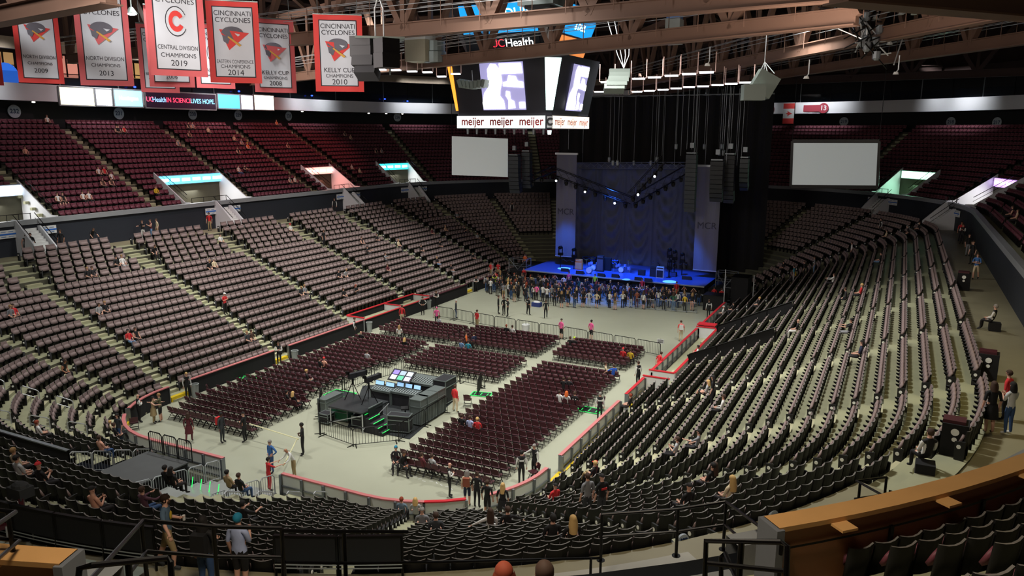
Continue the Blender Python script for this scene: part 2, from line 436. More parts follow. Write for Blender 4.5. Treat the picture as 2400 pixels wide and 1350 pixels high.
def split(L, n=300):
    V = sorted([p for p in L if seen(p[:3], .02)], key=dist); near = V[:n]; ids = set(id(p) for p in near)
    far = [p for p in L if id(p) not in ids and seen(p[:3], .35)]
    return near, far
proto, base, ms = seat_proto('stadium_seat', BRN, .5, '')
near, far = split(low)
for i, p in enumerate(near):
    o = proto if i == 0 else cp(proto)
    o.location = p[:3]; o.rotation_euler.z = p[3]
    kk = ORD[p[4]]
    sec = secname(p[5])
    T(o, 'black and brown stadium seat, %s row up, %s' % (kk, sec), 'seat', 'lower bowl seats, row %s %s' % (kk, sec))
o = grp_obj('stadium_seats', base, ms, [p[:3] for p in far], [p[3] for p in far])
T(o, 'rows of black and brown folded stadium seats filling the rest of the lower bowl', 'seats', None, 'stuff')
lp, lb, lms = seat_proto('padded_box_chair', MC['brown_seat_fabric'], .72, '')
near, far = split(loge)
for i, p in enumerate(near):
    o = lp if i == 0 else cp(lp)
    o.location = p[:3]; o.rotation_euler.z = p[3]
    k = 20-p[4]
    blk = sum(1 for q_ in AIS if 4 <= q_ < 5 and q_ < p[5])
    T(o, 'wide brown padded chair, %s row below the left wall, %s block from the stage' % (ORD[k], ORD[blk]), 'chair', 'spaced padded chairs, row %d block %d' % (k, blk))
if far:
    o = grp_obj('padded_box_chairs', lb, lms, [p[:3] for p in far], [p[3] for p in far]); T(o, 'more wide brown padded chairs further along the left walkway wall', 'seats', None, 'stuff')
# row end panels with round white number discs
eb = B(); eb.add([(-.03, -.12, 0), (.03, -.12, 0), (.03, .14, 0), (-.03, .14, 0), (-.03, -.12, .6), (.03, -.12, .6), (.03, .16, .56), (-.03, .16, .56)],
                 [(0, 4, 7, 3), (1, 2, 6, 5), (4, 5, 6, 7), (0, 1, 5, 4), (3, 7, 6, 2)], BLK)
db = B(); db.add([(-.045, .04+.062*math.cos(2*PI*j/8), .42+.062*math.sin(2*PI*j/8)) for j in range(8)]+[(-.03, .04+.062*math.cos(2*PI*j/8), .42+.062*math.sin(2*PI*j/8)) for j in range(8)], [tuple(range(8))]+[(j, 8+j, 8+(j+1) % 8, (j+1) % 8) for j in range(8)], DISC)
near, far = split(ends)
ep = empty('row_end_panel'); eb.obj('panel', ep); db.obj('number_disc', ep)
for i, p in enumerate(near):
    o = ep if i == 0 else cp(ep); o.location = p[:3]; o.rotation_euler.z = p[3]
    T(o, 'row end panel with white disc, %s row up, %s' % (ORD[p[4]], secname(p[5])), 'panel', 'row end panels, row %d %s' % (p[4], secname(p[5])))
v1, f1, m1 = quads(eb); v2, f2, m2 = quads(db)
o = grp_obj('row_end_panels', (np.concatenate([v1, v2]), np.concatenate([f1, f2+len(v1)]), np.concatenate([m1, m2+1])), [BLK, DISC], [p[:3] for p in far], [p[3] for p in far])
T(o, 'small dark row end panels with white discs along the farther aisles', 'panels', None, 'stuff')
# aisle steps
b = B()
for ua in AIS:
    for k in range(21):
        if not row_ok(k, ua) and not (k < 2 and row_ok(3, ua)): continue
        if PORT[0]-.02 < ua < PORT[1] and k < 9: continue
        o_ = roff(k)-.6
        x, y, nx, ny = RP(ua, o_-.14); an = math.atan2(ny, nx)-PI/2
        if not seen((x, y, rz_(k)), .3): continue
        b.box((x, y, rz_(k)-RIS*.75), (1.12, .29, RIS*.5), TREAD, an)
        b.box((x, y-0, rz_(k)-RIS*.5+.004), (1.1, .28, .012), mt('step_top', 'B4B08E', .6, var=.06), an)
ST(b.obj('trim_3'))
# upper deck seats
UA = [yu(1, y) for y in (-17.2, -7.3, 3.2, 14.2, 24)]+[1.28, 1.66]+[2.0, 2.5, 3.0]+[3.34, 3.72]+[yu(-1, y) for y in (24.2, 14.6, 4.4, -7, -17)]+[5.15, 5.5, 5.85, 6.4, 6.9, 7.2, 7.5, 7.8]
up = []
for i in range(len(UA)):
    a, c = UA[i], UA[(i+1) % len(UA)]+(8 if i == len(UA)-1 else 0)
    for j in range(NU):
        for u in row_seats(a, c, uoff(j), .6, .53):
            u = u % 8
            if j < 5 and any(q0-.004 < u < q1+.004 for q0, q1 in cuts): continue
            x, y, an = facing(u, uoff(j))
            if dist((x, y, uz(j))) < 4.2: continue
            up.append((x, y, uz(j), an, j, u))
up_proto, ub, ums = seat_proto('upper_deck_seat', REDS, .5, '')
near, far = split(up)
for i, p in enumerate(near):
    o = up_proto if i == 0 else cp(up_proto); o.location = p[:3]; o.rotation_euler.z = p[3]
    w_ = 'bottom right' if p[0] > 24 else 'bottom left' if p[5] > 5 else secname(p[5]).replace(' of the rink', '')
    T(o, 'folded red upper deck seat, %s row up, %s' % (ORD[p[4]], w_), 'seat', 'upper deck seats row %d %s' % (p[4], w_))
o = grp_obj('upper_deck_seats', ub, ums, [p[:3] for p in far], [p[3] for p in far])
T(o, 'long rows of folded red seats filling the upper deck', 'seats', None, 'stuff')
print('SEATS', len(low), len(loge), len(ends), len(up))
b = B()
for ua in UA:
    for j in range(NU):
        if j < 5 and any(q0 < ua % 8 < q1 for q0, q1 in cuts): continue
        x, y, nx, ny = RP(ua, uoff(j)-.5-.14); an = math.atan2(ny, nx)-PI/2
        if seen((x, y, uz(j)), .2) and dist((x, y, uz(j))) > 3: b.box((x, y, uz(j)-URI*.5), (1.1, .28, .03), MC['step_top'], an); b.box((x, y, uz(j)-URI*.75), (1.1, .28, URI*.5-.03), TREAD, an)
ST(b.obj('trim_4'))
# ------------------------------------------------------------------ rink boards, gates, benches
PANEL = mt('board_panel_white', 'D2D6CE', .5, var=.06, scale=1)
def board(u0, u1, black_in, top, label, posts=True, outer=PANEL, h=1.1):
    r = empty('rink_board_section')
    b = B(); band(b, [(.02, 0), (.02, h)], u0, u1, BLKF if black_in else PANEL, 1.0); b.obj('inner_face', r)
    b = B(); band(b, [(.14, h), (.14, .02)], u0, u1, outer, 1.0)
    for u in (u0, u1):
        x, y, nx, ny = RP(u, .08); b.box((x, y, h/2), (.04, .16, h), GRYM, math.atan2(ny, nx)-PI/2)
    b.obj('outer_face', r)
    b = B(); band(b, [(-.02, h-.03), (-.02, h+.03), (.17, h+.03), (.17, h-.03)], u0, u1, top, 1.0); b.obj('top_rail', r)
    if posts:
        b = B(); s0, s1 = slen(u0, .2), slen(u1, .2); n = max(1, int((s1-s0)/1.25))
        for i in range(n+1):
            x, y, nx, ny = RP(uat(s0+(s1-s0)*i/n, .2), .2); b.box((x, y, h/2), (.1, .12, h-.02), GRYM, math.atan2(ny, nx)-PI/2)
        for z in (.5, .12): band(b, [(.15, z), (.2, z), (.2, z+.06), (.15, z+.06)], u0, u1, GRYM, 1.0)
        b.obj('frame_posts', r)
    T(r, label, 'rink boards'); return r
GW = .75
def gy(side, y, s=1): return yu(side, y)
board(gy(-1, 5.8)-0 if False else gy(-1, 13.2), gy(-1, 6.0), True, MARD, 'black draped rink boards on the left between the penalty box and the stage crowd', False)
board(4.0+0.02, gy(-1, 14.6), True, MARD, 'dark boards at the left end of the stage crowd', False)
board(gy(-1, -4.5), gy(-1, -13.6), True, PINKR, 'black draped boards with faded red top, left of the long chair block', False)
board(gy(-1, -15.1), gy(-1, -22.8), True, PINKR, 'black draped boards between the two left yellow gates', False)
board(gy(-1, -24.3), 5.40, True, PINKR, 'black draped curved boards in the near left corner by the hugging pair', True)
board(5.50, 6+(HX-1.6)/(2*HX), False, PINKR, 'white framed boards with faded red top, left of the near tunnel')
board(6+(HX+2.2)/(2*HX), 7.3, False, PINKR, 'long curved white boards with black and red top right of the near tunnel')
board(7.3, 7.49, False, REDP, 'short board piece with bright red top beside the near right gate')
board(7.585, yu(1, -24.3)+8, False, PINKR, 'curved white boards with red top where two stewards stand')
board(yu(1, -22.7), yu(1, -13.7), False, PINKR, 'white framed boards with pink top beside yellow line, nearest the camera on the right')
board(yu(1, -12.4), yu(1, -8.7), False, REDP, 'white framed boards with red top up to the players bench, right side')
board(yu(1, -7.3), yu(1, 6.0), False, REDP, 'low white framed boards in front of the right players bench')
board(yu(1, 8.0), yu(1, 17), False, REDP, 'red topped boards past the right bench near the stage')
b = B(); bb = B()
def gate(side, y=None, u=None, label='', n=1.3):
    if u is None: u = yu(side, y)
    x, y_, nx, ny = RP(u, .22); an = math.atan2(ny, nx)-PI/2
    g = B(); g.box((x, y_, .16), (n, .3, .32), YEL, an)
    T(g.obj('gate_sill'), label, 'gate sill')
gate(-1, -23.5, label='yellow gate sill beside steward with white sleeves, left boards')
gate(-1, -14.3, label='yellow gate sill beside grey bin, left boards')
gate(-1, -4.9+.0, label='yellow sill at near end of the left penalty box', n=.7)
gate(-1, 6.4, label='yellow sill at the far end of the left penalty box', n=.7)
gate(-1, 13.9, label='small yellow sill at the left edge of the stage crowd', n=1.0)
gate(1, -23.5, label='yellow painted step at the right gate nearest the camera')
gate(0, u=5.45, label='yellow sill at the curved near left corner gate', n=1.0)
for y0, y1, lb in ((-22.7, -13.7, 'long'), (-12.4, -8.8, 'short')):
    g = B(); g.box((13.33, (y0+y1)/2, .31), (.12, y1-y0, .06), YEL); T(g.obj('safety_line'), '%s yellow edge line behind the right side boards' % lb, 'floor line')
# penalty boxes on the left
def pbox(sx, y0, y1, dep, backm, label, ymid=None, zb=1.25):
    r = empty('penalty_box' if sx < 0 else 'players_bench_box'); x0 = 13.0*sx; x1 = (13+dep)*sx
    if sx < 0:
        f = B(); f.box((x0-.02, (y0+y1)/2, .53), (.1, y1-y0, 1.06), BLKF); f.obj('front_wall', r)
        f = B(); f.box((x0-.02, (y0+y1)/2, 1.08), (.16, y1-y0, .06), REDP); f.obj('top_rail', r)
    f = B(); f.box((x1, (y0+y1)/2, zb/2), (.1, y1-y0, zb), backm); f.obj('back_wall', r)
    f = B(); f.box((x1, (y0+y1)/2, zb+.03), (.18, y1-y0, .07), REDP); f.obj('top_rail', r)
    for y in [y0, y1]+([ymid] if ymid else []):
        f = B(); f.box(((x0+x1)/2, y, (zb-.05)/2), (dep, .1, zb-.05), WHT); f.obj('end_wall', r)
        f = B(); f.box(((x0+x1)/2, y, zb), (dep, .18, .07), REDP); f.obj('top_rail', r)
    f = B(); f.box(((x0+x1)/2, (y0+y1)/2, .1), (dep-.1, y1-y0-.1, .16), MARD); f.obj('box_floor', r)
    f = B(); f.box((x1-sx*.45, (y0+y1)/2, .48), (.4, y1-y0-.8, .06), MAR)
    for k in range(int((y1-y0)/1.5)): f.box((x1-sx*.45, y0+.9+k*1.5, .3), (.3, .06, .32), BLKM)
    f.obj('bench', r)
    T(r, label, 'players box')
pbox(-1, -4.4, 5.8, 1.85, BLKF, 'double penalty box with red rails and white end walls, left side', 1.0)
pbox(1, -7.3, 6.0, 1.75, WHT, 'long players bench with maroon floor and red topped white back wall')
g = B(); g.box((13.9, -8.7, .62), (1.7, .08, 1.2), WHT); g.box((13.9, -8.7, 1.25), (1.8, .16, .07), REDP); T(g.obj('white_end_wall'), 'white wall with red rail at near end of the right bench', 'wall panel')
g = B(); g.box((13.6, 7.3, .6), (1.3, .8, 1.1), BLKF); g.box((13.6, 7.3, 1.19), (1.5, .95, .08), REDP); T(g.obj('open_box'), 'black box with red rim past the far end of the right bench', 'box')
# black draped hand rails down two right aisles
for ya, lb in ((4.1, 'upper'), (-4.9, 'lower')):
    r = empty('draped_handrail', (0, 0, 0)); b = B(); P0 = (15.1, ya, 1.0); P1 = (20.6, ya+.3, 1.0+2.5)
    b.bar((P0[0], P0[1], P0[2]+.55), (P1[0], P1[1], P1[2]+.55), .05, .8, BLKF); b.obj('drape', r)
    b = B(); b.tube([(P0[0], P0[1]-.05, P0[2]+1.0), (P1[0], P1[1]-.05, P1[2]+1.0)], .035, BLKM)
    for t in (0, .33, .66, 1): x = P0[0]+(P1[0]-P0[0])*t; z = P0[2]+(P1[2]-P0[2])*t; y = P0[1]+.3*t; b.tube([(x, y-.05, z-.4), (x, y-.05, z+1.0)], .03, BLKM)
    b.obj('rail', r); T(r, 'black draped handrail down an aisle above the right bench, %s of two' % lb, 'handrail')
# near tunnel: deck, picket guards
def guard(a, c, z0, z1, M, name='guard_rail', n=None, h=1.05, arch=True, parent=None):
    a = Vector((a[0], a[1], z0)); c = Vector((c[0], c[1], z1)); L = (c-a).length; n = n or max(2, int(L/.13)); b = B()
    up = Vector((0, 0, h)); d = (c-a).normalized()
    b.tube([a, a+up-Vector((0, 0, .12)), a+up+d*.12, c+up-d*.12, c+up-Vector((0, 0, .12)), c], .028, M, 6)
    b.tube([a+Vector((0, 0, .12)), c+Vector((0, 0, .12))], .02, M, 5)
    pk = B()
    for i in range(1, n):
        p = a+(c-a)*i/n; pk.tube([p+Vector((0, 0, .12)), p+Vector((0, 0, h))], .011, M, 4, False)
    return b, pk
def guard_obj(a, c, z0, z1, M, label, name='guard_rail', h=1.05, cat='guard rail', group=None, n=None):
    r = empty(name); b, pk = guard(a, c, z0, z1, M, h=h, n=n); b.obj('frame', r); pk.obj('pickets', r); T(r, label, cat, group); return r
DECK = mt('grey_deck', '4A4C4C', .6, var=.2, scale=1.5)
g = B(); g.box((-3.1, -34.9, .85), (2.7, 4.6, 1.5), BLKF); g.box((-3.1, -34.9, 1.63), (2.8, 4.7, .06), DECK); T(g.obj('wheelchair_deck'), 'grey topped black platform beside the near tunnel', 'platform')
g = B()
for k in range(6): g.box((.3, -31.2-k*.8, .08+k*.16), (3.4, .8, .16+k*.32 if False else .16*(k+1)), mt('steel_stair', 'A8ACA8', .35, .4, var=.1))
T(g.obj('tunnel_ramp'), 'stepped pale ramp running back through the near tunnel opening', 'ramp')
STG = 'steel picket guards around the near tunnel'
for i in range(6): guard_obj((-1.45, -31.0-i*.95), (-1.45, -31.85-i*.95), .15+.16*i, .3+.16*i, SILV, 'silver picket guard on the left side of the near tunnel ramp', group=STG+' left')
for i in range(6): guard_obj((2.1, -31.0-i*.95), (2.1, -31.85-i*.95), .15+.16*i, .3+.16*i, SILV, 'silver picket guard on the right side of the near tunnel ramp', group=STG+' right')
for i in range(5): guard_obj((-5.0+.02*i, -32.0-i*1.05), (-5.0, -32.95-i*1.05), .4+.36*i, .76+.36*i, SILV, 'silver picket guard stepping up left of the grey platform', group='picket guards left of the grey platform')
for i in range(3): guard_obj((-4.4+i*1.0, -32.5), (-3.5+i*1.0, -32.5), 1.66, 1.66, BLKM, 'black picket guard along the rink edge of the grey platform', group='black guards on the grey platform')
guard_obj((-4.4, -37.15), (-1.8, -37.15), 1.66, 1.66, BLKM, 'long thin black guard at the back edge of the grey platform', n=4)
g = B()
for i in range(4): g.tube([(-.9+i*.55, -33.2, .6), (-.7+i*.55, -33.2, 1.4)], .02, em('green_strip', '2CFF6A', 1.2), 5)  # glowing strips stand in for green light falling on the rails
T(g.obj('green_light_marks'), 'bright green strips standing for green light on the near tunnel rails', 'tape')
r = empty('row_screen_panel'); b = B(); band(b, [(7.3, 2.7), (7.3, 4.15), (7.36, 4.15), (7.36, 2.7), (7.3, 2.7)], 5.72, 6.34, BLKF, 1.2); b.obj('panel', r)
b = B(); band(b, [(7.26, 4.15), (7.26, 4.2), (7.42, 4.2), (7.42, 4.15)], 5.72, 6.34, GRYM, 1.2); b.obj('top_rail', r); T(r, 'long black screen panel along a row behind the grey platform', 'panel')
# short white looped rails in near aisles
def loop_rail(x, y, an, z, M=SILV):
    r = B(); c, s = math.cos(an), math.sin(an); P = lambda t, h: (x+t*c, y+t*s, z+h)
    r.tube([P(0, .0), P(0, .85), P(.1, .95), P(.75, 1.25), P(.85, 1.2), P(.85, .2)], .03, M); r.tube([P(0, .45), P(.8, .8)], .022, M); r.tube([P(.45, .3), P(.45, .6)], .018, M); return r
for ua, ks, lb in ((5.711, (2, 4, 6, 8), 'second aisle of the near left corner'), (6.136, (10, 12), 'aisle left of the near tunnel'), (6.864, (0, 2, 4, 6), 'aisle right of the near tunnel'), (5.456, (3, 5, 7, 9), 'first aisle of the near left corner')):
    for k in ks:
        x, y, nx, ny = RP(ua, roff(k)-.6); T(loop_rail(x, y, math.atan2(ny, nx), rz_(k)-.3).obj('aisle_loop_rail'), 'white looped handrail standing in the %s' % lb, 'handrail', 'white loop rails, '+lb)
# ------------------------------------------------------------------ stage
SY, SZ = 21.0, 1.6
BLUED = mt('stage_deck', '4A5A90', .3, var=.1)
b = B(); b.box((0, 25.5, SZ/2), (20.4, 9, SZ), BLKF); b.box((0, 25.5, SZ+.03), (20.4, 9, .06), BLUED); T(b.obj('stage'), 'raised stage deck washed in blue light', 'stage')
b = B(); b.bar((-10.2, SY-.12, SZ+.02), (10.2, SY-.12, SZ+.02), .2, .12, SILV); b.bar((-10.4, SY-.7, .95), (10.2, SY-.7, .95), .08, .08, SILV)
for i in range(9): b.box((-9.6+i*2.4, SY-.35, .8), (.25, .5, 1.3), BLKM)
b.box((0, SY-.4, .5), (20, .1, .7), mt('blue_skirt', '3A5590', .6, var=.1)); T(b.obj('stage_front_rail'), 'pale metal edge along the front of the blue stage', 'stage edge')
b = B(); b.box((-11.4, 25, .7), (2.4, 7, 1.4), BLKF); b.box((11.6, 25, .7), (2.2, 7.5, 1.4), BLKF); T(b.obj('stage_wings'), 'dark wings at both ends of the stage', 'stage')
# scaffold towers either side
def scaffold(x, y, w, h, label):
    r = B()
    for dx in (0, w):
        for dy in (0, 1.2): r.tube([(x+dx, y+dy, 0), (x+dx, y+dy, h)], .05, GRYM)
    for z in (h*.35, h*.7, h): 
        for dy in (0, 1.2): r.tube([(x, y+dy, z), (x+w, y+dy, z)], .04, GRYM)
        for dx in (0, w): r.tube([(x+dx, y, z), (x+dx, y+1.2, z)], .04, GRYM)
    r.tube([(x, y, .2), (x+w, y, h)], .035, GRYM); r.tube([(x+w, y, .2), (x, y, h)], .035, GRYM)
    T(r.obj('scaffold'), label, 'scaffold')
scaffold(-12.6, 22.2, 2.2, 2.6, 'low metal scaffold frame at the left end of the stage')
scaffold(11.0, 22.4, 2.0, 3.0, 'low metal scaffold frame at the right end of the stage')
# stairs at right end
b = B()
for k in range(6): b.box((12.6, 20.9+k*.3, .14+k*.27), (1.3, .3, .06), GRYM)
b.tube([(12.0, 20.7, .9), (12.0, 22.6, 2.6)], .04, SILV); b.tube([(13.2, 20.7, .9), (13.2, 22.6, 2.6)], .04, SILV)
T(b.obj('stage_stairs'), 'metal steps with rails climbing to the right stage wing', 'stairs')
# swagged backdrop
b = B(); NX, NZ = 90, 60; X0, X1, Z0, Z1 = -8.2, 8.6, 1.6, 13.4; CURT = mt('curtain_black', '505662', .8, var=.12, scale=1.2)
vs = []
for i in range(NX+1):
    for j in range(NZ+1):
        u = i/NX; v = j/NZ; x = X0+(X1-X0)*u; z = Z0+(Z1-Z0)*v
        ph = u*5.0; fr = ph-math.floor(ph); sw = 4*fr*(1-fr)
        fold = .16*math.sin(ph*2*PI*5)*(1-sw*.7)
        swag = .3*math.sin(v*44+sw*13)*sw*(.4+.6*(1-v))
        vs.append((x, 30.2+fold-swag*.8-.5*(1-sw)*0, z-.0))
b.add(vs, [(i*(NZ+1)+j, (i+1)*(NZ+1)+j, (i+1)*(NZ+1)+j+1, i*(NZ+1)+j+1) for i in range(NX) for j in range(NZ)], CURT)
T(b.obj('stage_curtain', smooth=True), 'black swagged curtain hanging behind the stage', 'curtain')
b = B(); vs = []
for i in range(121):
    x = -11+25*i/120; y = 32.6+.12*math.sin(i*.9)
    vs += [(x, y, .2), (x, y, 21)]
b.add(vs, [(2*i, 2*i+2, 2*i+3, 2*i+1) for i in range(120)], BLKF); T(b.obj('black_drape'), 'huge plain black drape closing off the hall behind the stage', 'drape')
b = B(); b.tube([(-11, 32.6, 21.05), (14, 32.6, 21.05)], .09, GRYM); T(b.obj('drape_pipe'), 'long pipe carrying the huge black drape', 'pipe')
# grey banners MCR
def text(s, size, M, X, name='lettering', parent=None, ext=.004, align='CENTER', sx=1., bold=0.):
    c = bpy.data.curves.new(name, 'FONT'); c.body = s; c.size = size; c.align_x = align; c.align_y = 'CENTER'; c.extrude = ext; c.offset = bold
    o = bpy.data.objects.new(name, c); COL.objects.link(o)
    dg = bpy.context.evaluated_depsgraph_get(); me = bpy.data.meshes.new_from_object(o.evaluated_get(dg)); bpy.data.objects.remove(o); bpy.data.curves.remove(c)
    me.transform(Matrix.Diagonal((sx, 1, 1, 1))); me.transform(X); me.materials.clear(); me.materials.append(M)
    o = bpy.data.objects.new(name, me); COL.objects.link(o); o.parent = parent; return o
def face_mat(p, n, up=Vector((0, 0, 1))):     # local x right, y up, z along n
    z = Vector(n).normalized(); x = up.cross(z).normalized(); y = z.cross(x)
    return Matrix(((x[0], y[0], z[0], p[0]), (x[1], y[1], z[1], p[1]), (x[2], y[2], z[2], p[2]), (0, 0, 0, 1)))
BANG = mt('grey_banner', '6C6C76', .8, var=.05, scale=.6); DKG = mt('dark_lettering', '3E3E46', .8, var=0)
for (xa, xb, za, zb, lb) in ((-8.45, -6.0, 2.7, 14.4, 'left'), (7.75, 10.25, 2.4, 13.4, 'right')):
    r = empty('tower_banner', (0, 0, 0)); b = B(); vs = []
    for i in range(13):
        for j in range(2): vs.append((xa+(xb-xa)*i/12, 26+.03*math.sin(i*1.1), za if j == 0 else zb))
    b.add(vs, [(2*i, 2*i+2, 2*i+3, 2*i+1) for i in range(12)], BANG); b.obj('cloth', r)
    b = B(); b.bar((xa-.15, 26, zb+.1), (xb+.15, 26, zb+.1), .3, .22, SILV); b.bar((xa, 26, za), (xb, 26, za), .1, .1, SILV); b.obj('batten', r)
    text('MCR', 1.0, DKG, face_mat(((xa+xb)/2, 25.93, 7.9 if lb == 'left' else 7.2), (0, -1, 0)), parent=r)
    T(r, 'tall grey banner with dark letters at the %s of the stage' % lb, 'banner')
# projection screens
for P, lb in ((( (1059, 319), (1190, 325), (1190, 415), (1059, 410)), 'left'), (((1857, 331), (2061, 331), (2056, 439), (1853, 437)), 'right')):
    c = [at_y(px, py, 24.) for px, py in P]; r = empty('projection_screen'); b = B(); off_ = Vector((0, .06, 0))
    b.add([c[0], c[1], c[2], c[3], c[0]+off_, c[1]+off_, c[2]+off_, c[3]+off_], [(0, 3, 2, 1), (4, 5, 6, 7), (0, 1, 5, 4), (1, 2, 6, 5), (2, 3, 7, 6), (3, 0, 4, 7)], mt('screen_cloth', 'DDE6E6', .8, 0, .16, 0)); b.obj('screen_cloth', r)  # slight emission added so the blank cloth looks brighter
    if lb == 'right':
        b = B()
        for i in range(4): b.bar(c[i]+Vector((0, .1, 0)), c[(i+1) % 4]+Vector((0, .1, 0)), .24, .34, BLKM)
        b.obj('frame', r)
    for q_ in (c[0], c[1]): b = B(); b.tube([q_, q_+Vector((0, 0, 8.5))], .03, BLKM); b.obj('cable', r); T(r, 'blank white projection screen hanging %s of the stage' % lb, 'screen')
# line arrays
def line_array(px, py0, py1, y, w, label, curve=.35, M=None):
    p0 = at_y(px, py0, y); p1 = at_y(px, py1, y); H = p0.z-p1.z; n = max(5, int(H/.42)); r = empty('line_array')
    M = M or mt('speaker_grey', '1C1F23', .55, var=.1); a = 0; z = p0.z; yy = y; proto = None
    for i in range(n):
        t = i/(n-1); a = -.02-curve*t*t; h = H/n
        c = B(); c.box(None, (w, .75, h*.93), M, X=Matrix.Translation((p0.x, yy, z-h/2))@Matrix.Rotation(-a, 4, 'X')); c.obj('speaker_cabinet', r)
        z -= h*math.cos(a); yy += h*math.sin(-a)*1.0
    c = B(); c.box((p0.x, y, p0.z+.15), (w*.9, .8, .12), GRYM); c.tube([(p0.x, y, p0.z+.2), (p0.x, y, p0.z+9)], .035, BLKM); c.box((p0.x, y, p0.z+.9), (.4, .35, .5), GRYM); c.obj('rigging', r)
    T(r, label, 'speaker')
LG = mt('speaker_pale', '30363C', .5, var=.08)
line_array(1206, 366, 452, 22.5, 1.25, 'grey curved speaker column just right of the left screen', .35, LG)
line_array(1235, 357, 440, 23.5, 1.0, 'grey speaker column between left screen and left banner', .3, LG)
line_array(1622, 362, 497, 22.5, 1.05, 'tall grey speaker column just left of the right banner', .1, LG)
line_array(1682, 378, 472, 21.5, 1.25, 'broad dark speaker column in front of the right banner', .4)
line_array(1712, 364, 476, 23, 1.0, 'dark speaker column behind the broad one at the right', .4)
line_array(1746, 372, 446, 24, .8, 'small curved speaker column furthest right by the drape', .8, mt('speaker_mid', '30363A', .4, .2, var=.1))
# lighting trusses
def truss(a, c, s, name, label, nl=0, M=None, lampM=None, par=None):
    a, c = Vector(a), Vector(c); M = M or BLKM; d = (c-a); L = d.length; d.normalize(); up = Vector((0, 0, 1)); sx = d.cross(up).normalized()*s/2; su = sx.cross(d).normalized()*s/2
    r = empty(name); b = B(); cs = [sx+su, sx-su, -sx-su, -sx+su]
    for q_ in cs: b.tube([a+q_, c+q_], .035, M, 5)
    n = max(2, int(L/s/1.2))
    for i in range(n):
        p = a+(c-a)*i/n; p2 = a+(c-a)*(i+1)/n
        for k in range(4): b.tube([p+cs[k], p2+cs[(k+1) % 4]], .018, M, 4, False)
    b.obj('truss_frame', r)
    for i in range(nl):
        p = a+(c-a)*(i+.5)/nl-Vector((0, 0, s/2+.35)); l = B(); l.box((p.x, p.y, p.z+.3), (.35, .35, .12), BLKM); l.box((p.x-.2, p.y, p.z+.08), (.04, .1, .42), BLKM); l.box((p.x+.2, p.y, p.z+.08), (.04, .1, .42), BLKM)
        l.lathe((p.x, p.y, p.z-.02), [(.13, -.28), (.17, -.24), (.17, .1), (.1, .2)], BLKM, 8); l.obj('moving_light', r)
        if lampM and i % 3 == 1: l = B(); l.ell((p.x, p.y-.16, p.z-.16), (.13, .06, .13), lampM, 8, 5); l.obj('lens', r)
    T(r, label, 'truss'); return r
LN = em('lens_lit', 'EAF2FF', 5)
p = lambda x, y, d: at_y(x, y, d)
truss(p(1272, 392, 24), p(1478, 470, 24), .8, 'lighting_truss', 'black lighting truss sloping down from the left banner', 9, lampM=LN)
truss(p(1482, 470, 24.5), p(1606, 398, 24.5), .8, 'lighting_truss', 'black lighting truss rising towards the right speakers', 7, lampM=None)
truss(p(1556, 372, 23), p(1478, 458, 23), .7, 'lighting_truss', 'steep truss with a string of lit round lamps above centre stage', 6, lampM=LN)
truss(p(1352, 388, 29), p(1612, 388, 29), .7, 'lighting_truss', 'thin straight truss above the swagged curtain', 0, M=GRYM)
truss(p(1240, 420, 23), p(1300, 395, 23), .6, 'lighting_truss', 'short truss with lamps left of the left banner', 3)
r = empty('rigging_chains')
random.seed(3)
for i in range(34):
    x = 1330+random.random()*420; y = 22+random.random()*8; a = at_y(x, 300, y); z0 = at_y(x, random.choice([350, 365, 380, 388]), y).z
    b = B(); b.tube([(a.x, y, z0), (a.x, y, 21.5)], .022, GRYM, 4, False); b.obj('chain', r)
    if i % 3 == 0: b = B(); b.lathe((a.x, y, z0), [(.12, 0), (.16, .1), (.16, .5), (.08, .6)], GRYM, 8); b.obj('chain_hoist', r)
T(r, 'forest of thin steel chains and hoists hanging over the stage', 'rigging')
# ladder lamps on the curtain side
for (px, py, yy) in ((1314, 580, 24), (1346, 585, 24), (1570, 585, 27), (1582, 590, 25), (1600, 596, 26), (1570, 612, 24)):
    r = empty('floor_moving_light'); q_ = at_y(px, py, yy); b = B(); b.box((q_.x, yy, q_.z-.75), (.5, .4, .3), BLKM); b.box((q_.x-.22, yy, q_.z-.3), (.05, .15, .7), BLKM); b.box((q_.x+.22, yy, q_.z-.3), (.05, .15, .7), BLKM); b.obj('base', r)
    b = B(); b.lathe((q_.x, yy, q_.z), [(.12, -.35), (.2, -.3), (.2, .15), (.12, .3)], BLKM, 10, 1); b.obj('lamp_head', r)
    b = B(); b.tube([(q_.x, yy, q_.z-.9), (q_.x, yy, SZ)], .05, BLKM); b.obj('stand', r)
    T(r, 'dark moving stage lamp on a stand, at %s of the stage' % ('the left edge' if px < 1330 else 'left, by the curtain edge' if px < 1400 else 'the right %s' % ('back' if yy == 27 else 'middle row' if yy == 25 else 'tall pair' if yy == 26 else 'front')), 'stage light')
